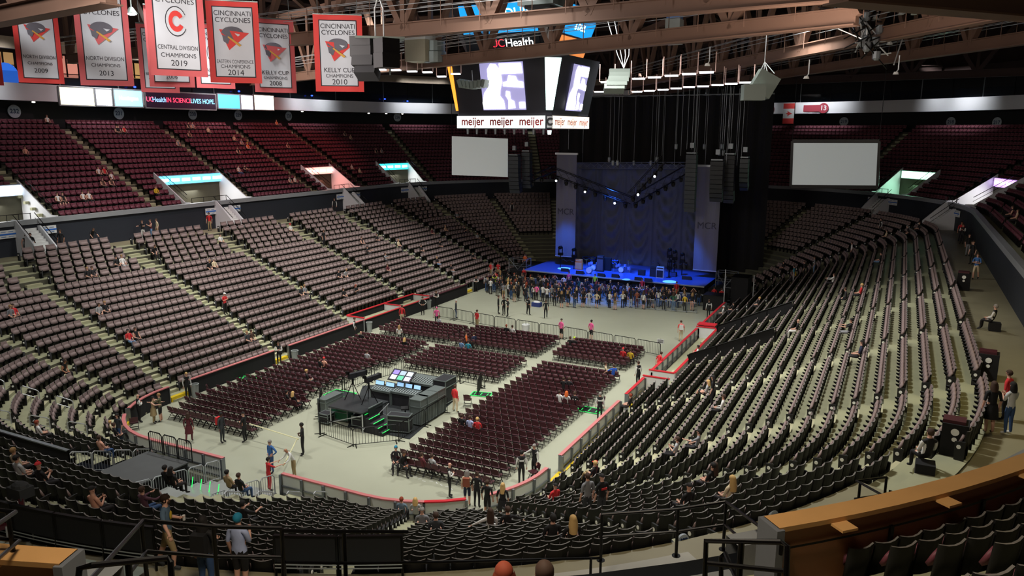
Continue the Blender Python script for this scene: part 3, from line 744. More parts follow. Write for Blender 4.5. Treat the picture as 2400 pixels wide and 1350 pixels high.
# backline
def amp(px, py, w, h, M, F, label, name='guitar_amplifier', head=True, ycap=None):
    x, y = fl(px, py, SZ+.06); r = empty(name, (x, y, SZ+.06)); b = B(); b.box((0, 0, h/2), (w, .38, h), M); b.obj('cabinet', r)
    b = B(); b.box((0, -.2, h/2), (w*.86, .03, h*.84), F); b.obj('grille', r)
    if head: b = B(); b.box((0, 0, h+.15), (w*.94, .32, .28), M); b.box((0, -.17, h+.15), (w*.8, .02, .14), F); b.obj('amp_head', r)
    T(r, label, 'amplifier')
ORG = mt('amp_orange', 'E07A30', .6, var=.05); BLKG = mt('amp_black', '15151A', .7, var=.1); CRM = mt('amp_cream', 'C8C8C8', .6, var=.05)
amp(1357, 631, .85, .85, ORG, mt('amp_weave', 'C89868', .8, var=.1), 'orange guitar amplifier with matching head at the left of the stage')
amp(1407, 636, .8, 1.5, BLKG, mt('grille_grey', '50505A', .8, var=.1), 'tall black bass cabinet left of the drum kit', head=True)
amp(1424, 634, .8, 1.45, BLKG, BLKG, 'second tall black cabinet behind the bass cabinet', head=False)
amp(1504, 645, .75, .6, BLKG, BLKG, 'low black combo amplifier right of the drums', head=False)
amp(1532, 648, .8, .85, BLKG, BLKG, 'black guitar cabinet beside the white edged one', head=True)
amp(1547, 651, .8, .9, CRM, BLKG, 'white edged guitar amplifier stack at the right of the stage')
amp(1576, 648, .9, .5, BLKG, mt('case_blue', '2A4A8A', .6, var=.1), 'blue lit low case right of the white edged amplifier', 'equipment_case', False)
# drum kits
def drums(px, py, label, big=True, bm=None, s=1.0):
    x, y = fl(px, py, SZ+.06); r = empty('drum_kit', (x, y, SZ+.06)); D = bm or mt('drum_shell', '8A9AC8', .3, .3, var=.05); HD = mt('drum_head', 'D8D8E0', .5, var=0)
    b = B(); b.lathe((0, 0, .32*s), [(.3*s, -.3), (.3*s, .25)], D, 16, 1); b.obj('bass_drum', r); b = B(); b.lathe((0, 0, .32*s), [(.28*s, -.315), (.28*s, -.305)], HD, 16, 1); b.obj('drum_head', r)
    if big:
        for i, (dx, dy, z, rr) in enumerate(((-.35, .1, .75, .17), (.35, .1, .75, .17), (.75, .3, .45, .24), (-.7, .35, .6, .19))):
            b = B(); b.lathe((dx, dy, z), [(rr, -.14), (rr, .14)], D, 14); b.tube([(dx, dy, 0), (dx, dy, z-.1)], .015, SILV, 4); b.obj('tom_drum', r)
        for (dx, dy, z, rr) in ((-.95, .1, 1.1, .25), (.95, 0, 1.15, .27), (-.5, .6, 1.25, .22), (.55, .7, 1.3, .24)):
            b = B(); b.lathe((dx, dy, z), [(.01, .03), (rr, 0), (rr, -.01), (.01, .02)], mt('cymbal', 'C8B060', .25, .9, var=0), 14); b.tube([(dx, dy, 0), (dx, dy, z)], .015, SILV, 4); b.obj('cymbal', r)
        b = B(); b.lathe((0, .75, .5), [(.16, -.05), (.17, .0), (.15, .05)], BLKF, 12); b.tube([(0, .75, 0), (0, .75, .45)], .03, SILV); b.obj('drum_stool', r)
    T(r, label, 'drum kit')
drums(1457, 638, 'main drum kit with cymbals at centre stage')
drums(1382, 640, 'second small drum with pale head beside the orange amplifier', False, mt('drum_pale', 'B8A890', .4, var=.05), 1.1)
drums(1392, 633, 'small percussion set behind the pale drum', True)
# wedges, cases, risers
for i, (px, py, w) in enumerate(((1325, 636, .9), (1360, 642, .9), (1410, 648, .8), (1443, 650, .8), (1497, 657, .8), (1520, 660, .8), (1610, 655, 1.0))):
    x, y = fl(px, py, SZ+.06); g = B(); X = Matrix.Translation((x, y, SZ+.06)); w2 = w/2
    g.add([X@Vector(v) for v in ((-w2, -.25, 0), (w2, -.25, 0), (w2, .25, 0), (-w2, .25, 0), (-w2, -.2, .38), (w2, -.2, .38), (w2, .2, .1), (-w2, .2, .1))], [(0, 3, 2, 1), (0, 1, 5, 4), (4, 5, 6, 7), (2, 3, 7, 6), (0, 4, 7, 3), (1, 2, 6, 5)], BLKG)
    T(g.obj('floor_monitor'), 'black wedge floor monitor near the stage front, %s from the left' % ORD[i], 'monitor')
for i, (px, py, w, h, lb) in enumerate(((1335, 618, 1.6, .9, 'far left back'), (1382, 616, 1.6, 1.0, 'behind the orange amplifier'), (1475, 612, 2.2, 1.2, 'behind the main drum kit'), (1530, 622, 2.0, 1.0, 'right of the drum kit, at the back'), (1595, 628, 1.6, 1.1, 'right back corner'), (1440, 628, .8, 1.2, 'beside the tall bass cabinets'))):
    x, y = fl(px, py, SZ+.06); r = empty('covered_gear_stack', (x, y, SZ+.06)); g = B(); g.box((0, 0, h*.35), (w, .7, h*.7), BLKG); g.obj('case', r)
    g = B(); vs = []; 
    for a in range(9):
        for c in range(5): vs.append((-w*.52+w*1.04*a/8, -.4+.2*c, h*.72+.12*math.sin(a*1.7+i)*math.cos(c)+(0 if 0 < c < 4 else -.25)))
    g.add(vs, [(a*5+c, (a+1)*5+c, (a+1)*5+c+1, a*5+c+1) for a in range(8) for c in range(4)], mt('blue_cloth', '3A5AA8', .8, var=.15)); g.obj('cover_cloth', r, smooth=True)
    T(r, 'gear stack under blue cloth on stage, %s' % lb, 'covered gear')
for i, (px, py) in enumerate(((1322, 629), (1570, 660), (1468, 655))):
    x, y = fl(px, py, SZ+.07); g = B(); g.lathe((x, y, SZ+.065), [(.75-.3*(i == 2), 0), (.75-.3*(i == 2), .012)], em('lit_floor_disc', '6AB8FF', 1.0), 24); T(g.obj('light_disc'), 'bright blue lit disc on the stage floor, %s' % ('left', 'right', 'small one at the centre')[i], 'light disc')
# crowd barrier at stage
for i in range(19):
    x = -11.3+i*1.18
    g, pk = guard((x, 19.4), (x+1.1, 19.4), 0, 0, GRYM); r = empty('stage_barrier'); g.obj('frame', r); pk.obj('pickets', r); T(r, 'grey crowd barrier section between the crowd and the stage front', 'barrier', 'stage front barrier')
for i in range(6):
    x = 4.9+i*.98; guard_obj((x, 15.0+.14*i), (x+.93, 15.12+.14*i), 0, 0, GRYM, 'silver barrier section behind the right part of the crowd', 'crowd_barrier', group='barrier behind the right of the crowd')
# black side blocks
for (x, y, w, d, h, lb) in ((11.9, 18.3, 2.0, 1.6, 1.5, 'at the right end of the crowd'), (-12.3, 20.2, 1.2, 1.5, 1.3, 'at the left end of the stage front'), (13.9, 20.5, 1.6, 2.2, 3.1, 'between the right stage stairs and the seats')):
    g = B(); g.box((x, y, h/2), (w, d, h), BLKF); g.box((x, y, h+.02), (w+.06, d+.06, .05), BLKM); T(g.obj('draped_block'), 'tall black draped block %s' % lb, 'block')
for i, (x, y, h) in enumerate(((-12.9, 18.6, 2.5), (12.9, 17.4, 4.2), (15.3, 19, 3.6), (-12.2, 21.4, 2.3))):
    g = B(); g.tube([(x, y, 0), (x, y, h)], .05, SILV); g.lathe((x, y, 0), [(.25, 0), (.25, .04)], SILV, 10); T(g.obj('upright_pole'), 'pale upright pole beside the stage, %s' % ('left of the crowd', 'right of the crowd', 'among the right hand seats', 'at the stage left corner')[i], 'pole')
# ------------------------------------------------------------------ floor chairs
CHF = mt('chair_frame', '1B1A1C', .4, .4, var=.05)
def chair_parts():
    s = B(); s.box((0, .0, .45), (.42, .4, .05), MAR); 
    k = B(); vs = []
    for i in range(5):
        t = i/4; x = (t-.5)*.42; y = -.2-.03*math.sin(PI*t); zt_ = .86-.05*abs(2*t-1)**3
        vs += [(x, y, .56), (x, y-.03, .56), (x, y-.06, zt_), (x, y-.09, zt_)]
    f = []
    for i in range(4): a = 4*i; c = a+4; f += [(a, c, c+2, a+2), (a+1, a+3, c+3, c+1), (a+2, c+2, c+3, a+3), (a, a+1, c+1, c)]
    k.add(vs, f+[(0, 2, 3, 1), (16, 17, 19, 18)], MAR)
    fr = B()
    for sx in (-.22, .22):
        fr.bar((sx, -.27, .86), (sx, .2, 0), .024, .024, CHF); fr.bar((sx, .16, .45), (sx, -.26, 0), .024, .024, CHF)
    for y, z in ((.12, .12), (-.2, .12), (-.24, .5), (-.14, .24)): fr.bar((-.22, y, z), (.22, y, z), .02, .02, CHF)
    return s, k, fr
s, k, fr = chair_parts(); cproto = empty('folding_chair'); s.obj('seat', cproto); k.obj('backrest', cproto); fr.obj('frame', cproto)
vs = []; fs = []; mi = []; n = 0
for q_, M in ((s, 0), (k, 0), (fr, 1)):
    v, f, _ = quads(q_); vs.append(v); fs.append(f+n); mi += [M]*len(f); n += len(v)
cbase = (np.concatenate(vs), np.concatenate(fs), np.array(mi))
chs = []
def block(x0, x1, y0, y1, lab, stag=None):
    n = int((x1-x0)/.485); r = 0; y = y0
    while y <= y1+.01:
        a, c = (stag(y) if stag else (x0, x1)); m_ = int(round((c-a)/.485))
        for i in range(m_): chs.append((a+.24+i*.485, y, 0, random.uniform(-.03, .03), lab, r))
        y += .84; r += 1
block(-11.5, -4.5, -26.0, -6.4, 'long left block', lambda y: (-10.9 if y < -24.5 else -11.4, -4.0 if y < -25.5 else -4.6 if y < -20.6 else -5.7 if y < -12 else -5.0))
block(-11.4, -4.6, -4.3, -.6, 'far left block')
block(-4.3, 3.4, -4.5, .3, 'far centre block')
block(-4.1, 3.5, -11.2, -6.5, 'centre block behind the sound desk')
block(4.7, 10.6, -4.4, .0, 'far right block')
block(5.1, 10.9, -25.7, -6.6, 'long right block')
SOLO = [(5.55, -26.0), (6.05, -26.05)]
near, far = split(chs)
for i, p in enumerate(near):
    o = cproto if i == 0 else cp(cproto); o.location = p[:3]; o.rotation_euler.z = p[3]
    T(o, 'maroon folding chair in the %s, %s row from the near end' % (p[4], ORD[min(p[5], 19)]), 'chair', 'folding chairs, %s row %d' % (p[4], p[5]+1))
o = grp_obj('folding_chairs', cbase, [MAR, CHF], [p[:3] for p in far], [p[3] for p in far]); T(o, 'all the farther rows of maroon folding chairs on the arena floor', 'chairs', None, 'stuff')
for x, y, an, lb in ((3.95, -16.1, .3, 'beside the red shirted man'), (-11.7, -22.2, -.9, 'against the left gate'), (12.1, -23.7, 2.6, 'open at the right gate by two stewards'), (-11.2, -28.3, 1, 'behind the curved near left boards'), (11.6, -12.9, 2, 'by the right gate steward')):
    o = cp(cproto); o.location = (x, y, 0); o.rotation_euler.z = an; o['label'] = 'single maroon folding chair '+lb; 
    if 'group' in o: del o['group']
# ------------------------------------------------------------------ barriers
def bike(a, c, label, group=None, M=None):
    r = empty('crowd_barrier'); b, pk = guard(a, c, 0, 0, M or BLKM, h=1.05, n=15)
    for q_ in (a, c):
        d = Vector((c[0]-a[0], c[1]-a[1], 0)).normalized(); nn = Vector((-d.y, d.x, 0)); t = Vector((q_[0], q_[1], .02))+d*(.15 if q_ is a else -.15); b.bar(t-nn*.3, t+nn*.3, .05, .03, M or BLKM)
    b.obj('frame', r); pk.obj('pickets', r); T(r, label, 'barrier', group)
P = [(-10.8, 3.1), (-8.5, 2.9), (-6.2, 2.5), (-3.9, 2.2), (-1.6, 1.9), (.7, 1.7), (3.0, 1.5), (5.3, 1.2), (7.6, .9), (9.6, .6), (11.7, .2)]
for i in range(len(P)-1): bike((P[i][0]+.05, P[i][1]), (P[i+1][0]-.05, P[i+1][1]), 'black picket barrier in the line across the floor behind the stage crowd', 'floor barrier line')
FP = [(752, 1020), (828, 1047), (935, 1036), (997, 998), (1048, 965)]
FL_ = [fl(*q_) for q_ in FP]
for i, lb in enumerate(('front left', 'front right, before the steps', 'right front', 'right middle')): bike(FL_[i], FL_[i+1], 'black barrier round the sound desk, %s' % lb)
for a, c, lb in (((-1.2, -24.0), (-3.0, -22.0), 'left front'), ((-3.0, -21.9), (-4.6, -19.9), 'left middle'), ((-4.6, -19.8), (-4.9, -17.4), 'left back'), ((-4.8, -17.3), (-4.4, -14.9), 'left, behind the cameras'), ((-4.3, -14.7), (-3.6, -12.4), 'back left corner'), ((-3.5, -12.3), (-1.2, -12.2), 'back left'), ((-1.1, -12.2), (1.1, -12.3), 'back centre'), ((1.2, -12.3), (3.2, -12.5), 'back right'), ((3.6, -14.2), (3.0, -12.6), 'right back corner')): bike(a, c, 'black barrier round the sound desk, %s' % lb)
# ------------------------------------------------------------------ front of house
AL = mt('case_aluminium', '7E8886', .4, .6, var=.08); CASE = mt('case_grey', '5C6462', .5, .2, var=.12); GRN = em('green_glow_tape', '30E060', .7)
zp = 1.25
r = empty('camera_platform'); X0, X1, Y0, Y1 = -3.0, .4, -23.6, -19.6
c4 = [fl(770, 952, zp), fl(849.5, 968.6, zp), fl(911, 940, zp), fl(820, 921, zp)]
g = B(); g.prism([c4[0], c4[1], c4[2], c4[3]], zp-.08, zp, mt('platform_black', '2C3032', .35, var=.15)); g.obj('deck', r)
for i, q_ in enumerate(c4):
    g = B(); cx, cy = sum(a[0] for a in c4)/4, sum(a[1] for a in c4)/4; x = q_[0]+(cx-q_[0])*.06; y = q_[1]+(cy-q_[1])*.06; g.tube([(x, y, 0), (x, y, zp-.08)], .04, SILV); g.obj('leg', r)
g = B()
for i in range(4): a, c = c4[i], c4[(i+1) % 4]; g.tube([(a[0], a[1], .25), (c[0], c[1], zp-.15)], .025, SILV)
g.obj('bracing', r); T(r, 'black camera platform with metal legs at the sound desk', 'platform')
CX, CY = sum(a[0] for a in c4)/4, sum(a[1] for a in c4)/4
def tvcam(x, y, an, label, lens=1.0):
    r = empty('broadcast_camera', (x, y, zp), an); g = B()
    for k in range(3): a = 2*PI*k/3+.4; g.tube([(0, 0, 1.05), (.55*math.cos(a), .55*math.sin(a), .03)], .025, BLKM)
    g.tube([(0, 0, .9), (0, 0, 1.25)], .06, BLKM); g.obj('tripod', r)
    g = B(); g.box((0, 0, 1.45), (.22, .5, .3), BLKG); g.obj('camera_body', r); g = B(); g.box((0, .55, 1.47), (.26, .65*lens, .26), BLKG); g.box((0, .9, 1.47), (.3, .06, .3), BLKM); g.obj('box_lens', r)
    g = B(); g.box((0, -.32, 1.68), (.24, .12, .18), BLKM); g.tube([(-.12, -.2, 1.3), (-.25, -.7, 1.15)], .015, BLKM); g.tube([(.12, -.2, 1.3), (.25, -.7, 1.15)], .015, BLKM); g.obj('viewfinder_and_handles', r); T(r, label, 'camera')
tvcam(CX-.7, CY+.5, -.35, 'broadcast camera on tripod, left one on the black platform'); tvcam(CX+.6, CY+.35, -.15, 'broadcast camera on tripod, right one on the black platform')
# consoles
def desk(px, py, w, d, z, label, an=0, scr=0, tilt=.3, lit=True, legs=True):
    x, y = fl(px, py, z); r = empty('mixing_console', (x, y, 0), an); g = B(); g.box(None, (w, d, .14), CASE, X=Matrix.Translation((0, 0, z))@Matrix.Rotation(tilt*.4, 4, 'X')); g.obj('console_body', r)
    g = B()
    for i in range(int(w/.09)):
        g.box(None, (.03, d*.5, .02), mt('fader_strip', 'A0A8A8', .5, var=0) if i % 2 else BLKG, X=Matrix.Translation((-w/2+.07+i*.09, 0, z))@Matrix.Rotation(tilt*.4, 4, 'X')@Matrix.Translation((0, -.08, .08)))
    g.obj('fader_strips', r)
    if legs: g = B(); g.box((0, 0, z/2-.05), (w*.94, d*.8, z-.1), BLKG); [g.box((sx*w*.47, 0, z/2-.04), (.05, d*.84, z-.06), AL) for sx in (-1, 1)]; g.obj('base_case', r)
    for i in range(scr):
        m_ = B(); xx = -w/2+(i+.5)*w/scr; Xm = Matrix.Translation((xx, d*.42, z+.28))@Matrix.Rotation(-.25, 4, 'X'); m_.box(None, (w/scr*.85, .04, .3), BLKG, X=Xm); m_.box(None, (w/scr*.76, .012, .24), em('screen_blue', '8FB8E0', 1.0), X=Xm@Matrix.Translation((0, -.03, 0))); m_.obj('display', r)
    T(r, label, 'console'); return r
desk(952, 918, 1.9, .8, .95, 'long console with three small blue displays in the sound area', 0, 3)
desk(897, 912, 1.6, .7, .9, 'darker console with two laptops beside the tripods', 0, 2)
desk(1003, 893, 2.6, 1.3, 1.2, 'large grey covered desk at the back right of the sound area', 0, 0)
r = empty('large_touch_display'); x, y = fl(942, 881, 1.7); x += .2; y -= 1.2; Xm = Matrix.Translation((x-.2, y+1.2, 1.7))@Matrix.Rotation(-1.0, 4, 'X'); g = B(); g.box(None, (1.7, .06, .95), BLKG, X=Xm); g.obj('housing', r)
g = B(); cols = ['E8E8F0', '7A6AD8', '48A080', '8898A8', 'C0B0E0', 'A8B8C0']
for i in range(3):
    for j in range(2): g.box(None, (.42, .012, .33), em('tile_'+'abcdef'[i*2+j], cols[i*2+j], .9), X=Xm@Matrix.Translation((-.52+i*.52, -.035, -.2+j*.4)))
g.obj('lit_tiles', r); g = B(); g.tube([(x-.2, y+1.3, 0), (x-.2, y+1.3, 1.6)], .06, AL); g.box((x-.2, y+1.3, .03), (.9, .6, .06), AL); g.obj('stand', r); T(r, 'big tilted touch display glowing above the sound desk', 'display')
def fcase(px, py, w, d, h, label, an=0, M=None):
    x, y = fl(px, py, 0); r = empty('flight_case', (x, y, 0), an); g = B(); g.box((0, 0, .12+h/2), (w, d, h), M or CASE); g.obj('case_body', r); g = B()
    for sx in (-1, 1):
        for sy in (-1, 1): g.box((sx*w/2, sy*d/2, .12+h/2), (.05, .05, h+.02), AL)
    for z in (.14, .1+h, .12+h*.7):
        for sx in (-1, 1): g.box((sx*w/2, 0, z), (.05, d, .05), AL); g.box((0, sx*d/2, z), (w, .05, .05), AL)
    g.obj('edge_trim', r); g = B()
    for sx in (-1, 1):
        for sy in (-1, 1): g.lathe((sx*w*.4, sy*d*.36, .06), [(.06, -.02), (.06, .02)], BLKM, 8, 0)
    g.obj('castors', r); T(r, label, 'flight case')
fcase(985, 992, .75, 1.0, 1.5, 'tall grey flight case nearest the camera in a row of three')
fcase(1003, 982, .75, 1.1, 1.5, 'middle tall grey flight case of a row of three')
fcase(1022, 970, .75, 1.0, 1.5, 'rearmost tall grey flight case of a row of three')
fcase(1043, 942, .9, 1.3, 1.5, 'black flight case with a white sticker beside the red shirted man', 0, BLKG)
fcase(938, 1012, 1.3, .6, .95, 'low dark flight case with metal edges beside the green edged steps', .25, BLKG)
fcase(803, 985, 1.1, .6, .7, 'green flight case under the camera platform', .1, mt('case_green', '2A6A4A', .5, var=.1))
fcase(766, 992, .7, .6, .55, 'small open metal case at the left barrier corner', 0, BLKG)
fcase(843, 1000, .7, .5, .6, 'small metal case under the right front of the platform', .1, BLKG)
fcase(775, 958, .6, 1.6, .75, 'long metal edged table case left of the camera platform', .0, CASE)
r = empty('platform_steps'); x0, y0 = fl(880, 1012, 0)
for k in range(5):
    g = B(); g.box((x0-.9+k*.32+.3, y0+.15-k*.02, (zp-.2)*(5-k)/5/2), (.32, 1.0, (zp-.2)*(5-k)/5), BLKG); g.obj('step', r)
    g = B(); g.box((x0-.9+k*.32+.44, y0+.15-k*.02, (zp-.2)*(5-k)/5+.01), (.05, 1.0, .02), GRN); g.obj('step_edge_tape', r)
T(r, 'black steps with glowing green edges up to the camera platform', 'steps')
g = B(); g.box((.95, -21.6, .95), (.06, 1.3, .8), BLKG); g.box((.95, -21.6, 1.36), (.08, 1.34, .05), AL); T(g.obj('privacy_screen'), 'dark upright panel with metal edge behind the green steps', 'panel')
def office_chair(px, py, an, label):
    x, y = fl(px, py, 0); r = empty('office_chair', (x, y, 0), an); g = B(); g.box((0, 0, .5), (.5, .5, .09), BLKF); g.obj('seat', r); g = B(); g.box(None, (.46, .08, .6), BLKF, X=Matrix.Translation((0, -.26, .85))@Matrix.Rotation(.15, 4, 'X')); g.obj('backrest', r); g = B(); g.tube([(0, 0, .08), (0, 0, .46)], .04, BLKM)
    for k in range(5): g.bar((0, 0, .1), (.32*math.cos(k*1.257), .32*math.sin(k*1.257), .05), .05, .04, BLKM)
    g.obj('base', r); T(r, label, 'chair')
office_chair(950, 975, 2.2, 'black swivel chair between consoles and flight cases'); office_chair(1000, 930, .5, 'black swivel chair behind the large covered desk')
def ramp_mat(px, py, w, d, an, label):
    x, y = fl(px, py, 0); r = empty('cable_ramp', (x, y, 0), an); g = B(); g.box((0, 0, .02), (w, d, .035), BLKG); g.obj('mat', r); g = B()
    for sx in (-1, 1): g.box((sx*w/2, 0, .045), (.06, d, .012), GRN); g.box((0, sx*d/2, .045), (w, .06, .012), GRN)
    for i in range(3): g.box((-w/3+i*w/3, 0, .045), (.05, d*.5, .012), GRN)
    g.obj('green_strip', r); T(r, label, 'cable ramp')
ramp_mat(797, 925, 1.7, 1.3, 0, 'green taped cable ramp behind the left camera barrier'); ramp_mat(1128, 925, 1.3, .8, .2, 'green taped cable ramp right of the sound desk'); ramp_mat(1382, 962, 1.4, .9, 0, 'green outlined cable ramp on the floor beside the right steward'); ramp_mat(585, 887, 1.4, .8, .5, 'green taped cable ramp against the left boards')
g = B(); g.prism([fl(815, 1000), fl(960, 1030), fl(1075, 930), fl(1000, 895), fl(850, 905)], .004, .03, mt('black_matting', '1E2224', .7, var=.25, scale=2)); T(g.obj('floor_matting'), 'dark matting spread under the sound desk equipment', 'matting')
# bins, signs, cables, tape
def bin_(px, py, M, label, h=.85):
    x, y = fl(px, py, 0); g = B(); g.lathe((x, y, 0), [(.2, 0), (.26, h), (.28, h), (.28, h+.03), (.22, h+.03), (.2, .4)], M, 14); T(g.obj('waste_bin'), label, 'bin')
BIN = mt('bin_grey', '8E9492', .6, var=.06)
bin_(458, 930, BIN, 'pale bin beside the first left gate'); bin_(692, 848, BIN, 'pale bin beside the second left gate'); bin_(866, 778, BIN, 'grey bin in front of the left penalty box'); bin_(1005, 724, BIN, 'pale bin beyond the left penalty box')
x, y = fl(1232, 779, 0); g = B(); g.lathe((x, y, 0), [(.3, 0), (.35, .7), (.3, .74)], WHT, 12); T(g.obj('water_tub'), 'white tub standing at the barrier line', 'tub')
x, y = fl(1258, 718, 0); g = B(); g.box((x, y, .2), (.9, .6, .4), mt('crate_blue', '2A3A7A', .6, var=.1)); g.ell((x, y, .42), (.38, .25, .14), WHT); T(g.obj('supply_crate'), 'low blue crate heaped with white cups behind the crowd', 'crate')
def cable(pts, rr, M, nm, label, cat='cable'): g = B(); g.tube([Vector(q_) for q_ in pts], rr, M, 5); T(g.obj(nm), label, cat)
a, c_, d_ = fl(585, 995, .9), fl(700, 1025, .9), fl(664, 1092, .9)
cable([(a[0], a[1], .95), (c_[0], c_[1], .8), (c_[0]-.05, c_[1]-.1, .8), (d_[0], d_[1], .9)], .03, mt('striped_tape', 'E0DCB0', .6, var=.3, scale=8), 'barrier_tape', 'pale barrier tape strung past the man in black', 'tape')
g = B(); x, y = fl(1010, 1128, 0); random.seed(5)
for i in range(9): g.box((x-1.3+i*.33, y+random.uniform(-.1, .1)-.02*i, .004), (.2, .035, .004), WHT, random.uniform(-1, 1))
T(g.obj('chalk_marks'), 'white taped lettering scraps on the floor by the right chairs', 'floor marks')
def signboard(px, py, z, label):
    x, y = fl(px, py, 0); r = empty('paper_sign', (x, y, 0)); g = B(); g.box((0, 0, z+.0), (.55, .04, .35), WHT); g.obj('sheet', r); g = B()
    for k in (-.08, .02, .1): g.box((0, -.022, z+k), (.42, .006, .04), BLKG)
    g.obj('print', r); g = B(); g.tube([(0, .04, 0), (0, .04, z+.2)], .02, BLKM); g.obj('post', r); T(r, label, 'sign')
signboard(1547, 826, .9, 'white printed sign tied to the right end of the barrier line')
# ------------------------------------------------------------------ scoreboard
def quadX(p0, px_, py_): pass
for (u_, p_) in [(.35+.3*k, 120) for k in range(8)]+[(3.05+.3*k, 105) for k in range(9)]:
    x, y, nx, ny = RP(u_, 27); x2, y2, _, _ = RP(u_, 33); area('balcony_fill', (x, y, 25.6), 7, p_, (.95, .97, 1), (x2, y2, 20.5), .4, 42)  # unseen strip lamps added to brighten the balcony front
r = empty('scoreboard')
SBD = mt('scoreboard_housing', '1C1C26', .5, var=.08); zb, zt_, hb, ht = 18.25, 22.6, 4.0, 4.9
g = B()
def ringpoly(h, ch): return [(h-ch, -h), (h, -h+ch), (h, h-ch), (h-ch, h), (-h+ch, h), (-h, h-ch), (-h, -h+ch), (-h+ch, -h)]
def frust(g, h0, z0, h1, z1, M, ch0=.35, ch1=.9):
    a = ringpoly(h0, ch0); c = ringpoly(h1, ch1); n = 8
    g.add([(x, y, z0) for x, y in a]+[(x, y, z1) for x, y in c], [(i, (i+1) % n, n+(i+1) % n, n+i) for i in range(n)]+[tuple(range(n-1, -1, -1)), tuple(range(n, 2*n))], M)
frust(g, 3.95, 17.15, 3.95, 18.3, SBD, .3, .3); frust(g, 3.95, 18.3, 4.75, 22.4, SBD, .3, .9); frust(g, 3.4, 22.4, 4.9, 26.0, SBD, .6, 1.1); g.obj('housing', r)
def slab(p, M, nm, t=.05, par=r):            # thin box from four corners (bl, br, tr, tl)
    p = [Vector(v) for v in p]; n = (p[1]-p[0]).cross(p[3]-p[0]).normalized()*t; g = B(); g.add(p+[v+n for v in p], [(3, 2, 1, 0), (4, 5, 6, 7), (0, 1, 5, 4), (1, 2, 6, 5), (2, 3, 7, 6), (3, 0, 4, 7)], M); return g.obj(nm, par)
RING = em('ring_led_white', 'EAF6F0', 1.25); RING2 = em('ring_led_warm', 'FFF0D8', 1.25); REDT = mt('ring_letter_red', '9A1420', .8, 0, 0, 0); LILAC = em('led_lilac', '9C98C8', .9); PUREW = em('led_white', 'FFFFFF', 3.2); CYAN = em('led_blue', '1A9AE8', 1.2)
slab([(-3.7, -4.0, 17.2), (3.6, -4.0, 17.2), (3.6, -4.0, 18.1), (-3.7, -4.0, 18.1)], RING, 'lower_ring_display')
slab([(4.0, -3.6, 17.2), (4.0, 3.6, 17.2), (4.0, 3.6, 18.1), (4.0, -3.6, 18.1)], RING2, 'lower_ring_display')
slab([(-4.0, 3.6, 17.2), (-4.0, -3.6, 17.2), (-4.0, -3.6, 18.1), (-4.0, 3.6, 18.1)], RING, 'lower_ring_display')
for i in range(3):
    text('meijer', .85, REDT, face_mat((-2.4+i*2.45, -4.07, 17.68), (0, -1, 0)), 'sponsor_lettering', r, sx=.9, bold=.012); text('meijer', .8, REDT, face_mat((4.07, -2.4+i*2.4, 17.68), (1, 0, 0)), 'sponsor_lettering', r, sx=.9)
def onface(side, u, v, d=.06):               # u across -1..1, v up 0..1 on the sloped main faces
    z = 18.45+v*3.8; h = 3.95+(z-18.3)/4.1*.8+d
    return Vector((u*3.4, -h, z)) if side == 0 else Vector((h, u*3.4, z))
for side in (0, 1):
    P_ = lambda u, v, d=.06: onface(side, u, v, d)
    ul, ur = (-.42, .62) if side == 0 else (-.42, .5)
    slab([P_(ul, .02), P_(ur, .02), P_(ur, .9), P_(ul, .9)], LILAC, 'main_display')
    W_ = ur-ul
    def blob(pts, nm):
        pts = [P_(ul+W_*a, .02+.88*c, .12) for a, c in pts]; g = B(); n = len(pts); nv = (Vector((0, -.04, 0)) if side == 0 else Vector((.04, 0, 0)))
        g.add(pts+[q_+nv for q_ in pts], [tuple(range(n-1, -1, -1)), tuple(range(n, 2*n))]+[(i, (i+1) % n, n+(i+1) % n, n+i) for i in range(n)], PUREW); g.obj(nm, r)
    blob([(.02, .02), (.52, .02), (.5, .2), (.42, .3), (.44, .42), (.5, .6), (.48, .82), (.38, .96), (.26, .97), (.18, .86), (.18, .64), (.2, .52), (.06, .36), (.0, .16)], 'figure_silhouette')
    blob([(.52, .5), (.98, .46), (.98, .58), (.86, .6), (.82, .7), (.66, .72), (.62, .6), (.52, .58)], 'caption_block'); blob([(.48, .76), (.98, .76), (.96, .97), (.46, .97)], 'caption_block')
    blob([(.6, .02), (.76, .04), (.74, .18), (.66, .22), (.66, .38), (.58, .4), (.56, .3), (.62, .2)], 'small_silhouette'); blob([(.86, .03), (.99, .03), (.99, .16), (.86, .16)], 'small_silhouette')
# corner wedge displays
c0 = lambda z, k: (3.95+(z-18.3)/4.1*.8, .3+(z-18.3)/4.1*.6)
def corner(sx, M, nm):
    out = []
    for z in (18.5, 22.1):
        h, ch = c0(z, 0); a = Vector((sx*(h-ch), -h-.03, z)); c = Vector((sx*h+sx*.03, -h+ch, z)); out.append((a, c) if sx > 0 else (c, a))
    (a, b_), (d, e) = out; slab([a, b_, e, d], M, nm, .06)
corner(1, em('wedge_led', 'D8FFF4', 2.4), 'corner_display'); corner(-1, em('wedge_led_orange', 'FFA030', 1.4), 'corner_display')
slab([(3.72, -3.98, 17.25), (3.98, -3.72, 17.25), (3.98, -3.72, 18.05), (3.72, -3.98, 18.05)], mt('badge_grey', 'A8A8AC', .5, var=0), 'corner_badge'); text('C', .7, BLKG, face_mat((3.92, -3.92, 17.66), (.7, -.7, 0)), 'badge_letter', r, bold=.03)
g = B(); g.lathe((3.9, -3.9, 16.75), [(.12, 0), (.16, .3)], em('downlight', 'E0FFFF', 2), 10); g.obj('corner_lamp', r)
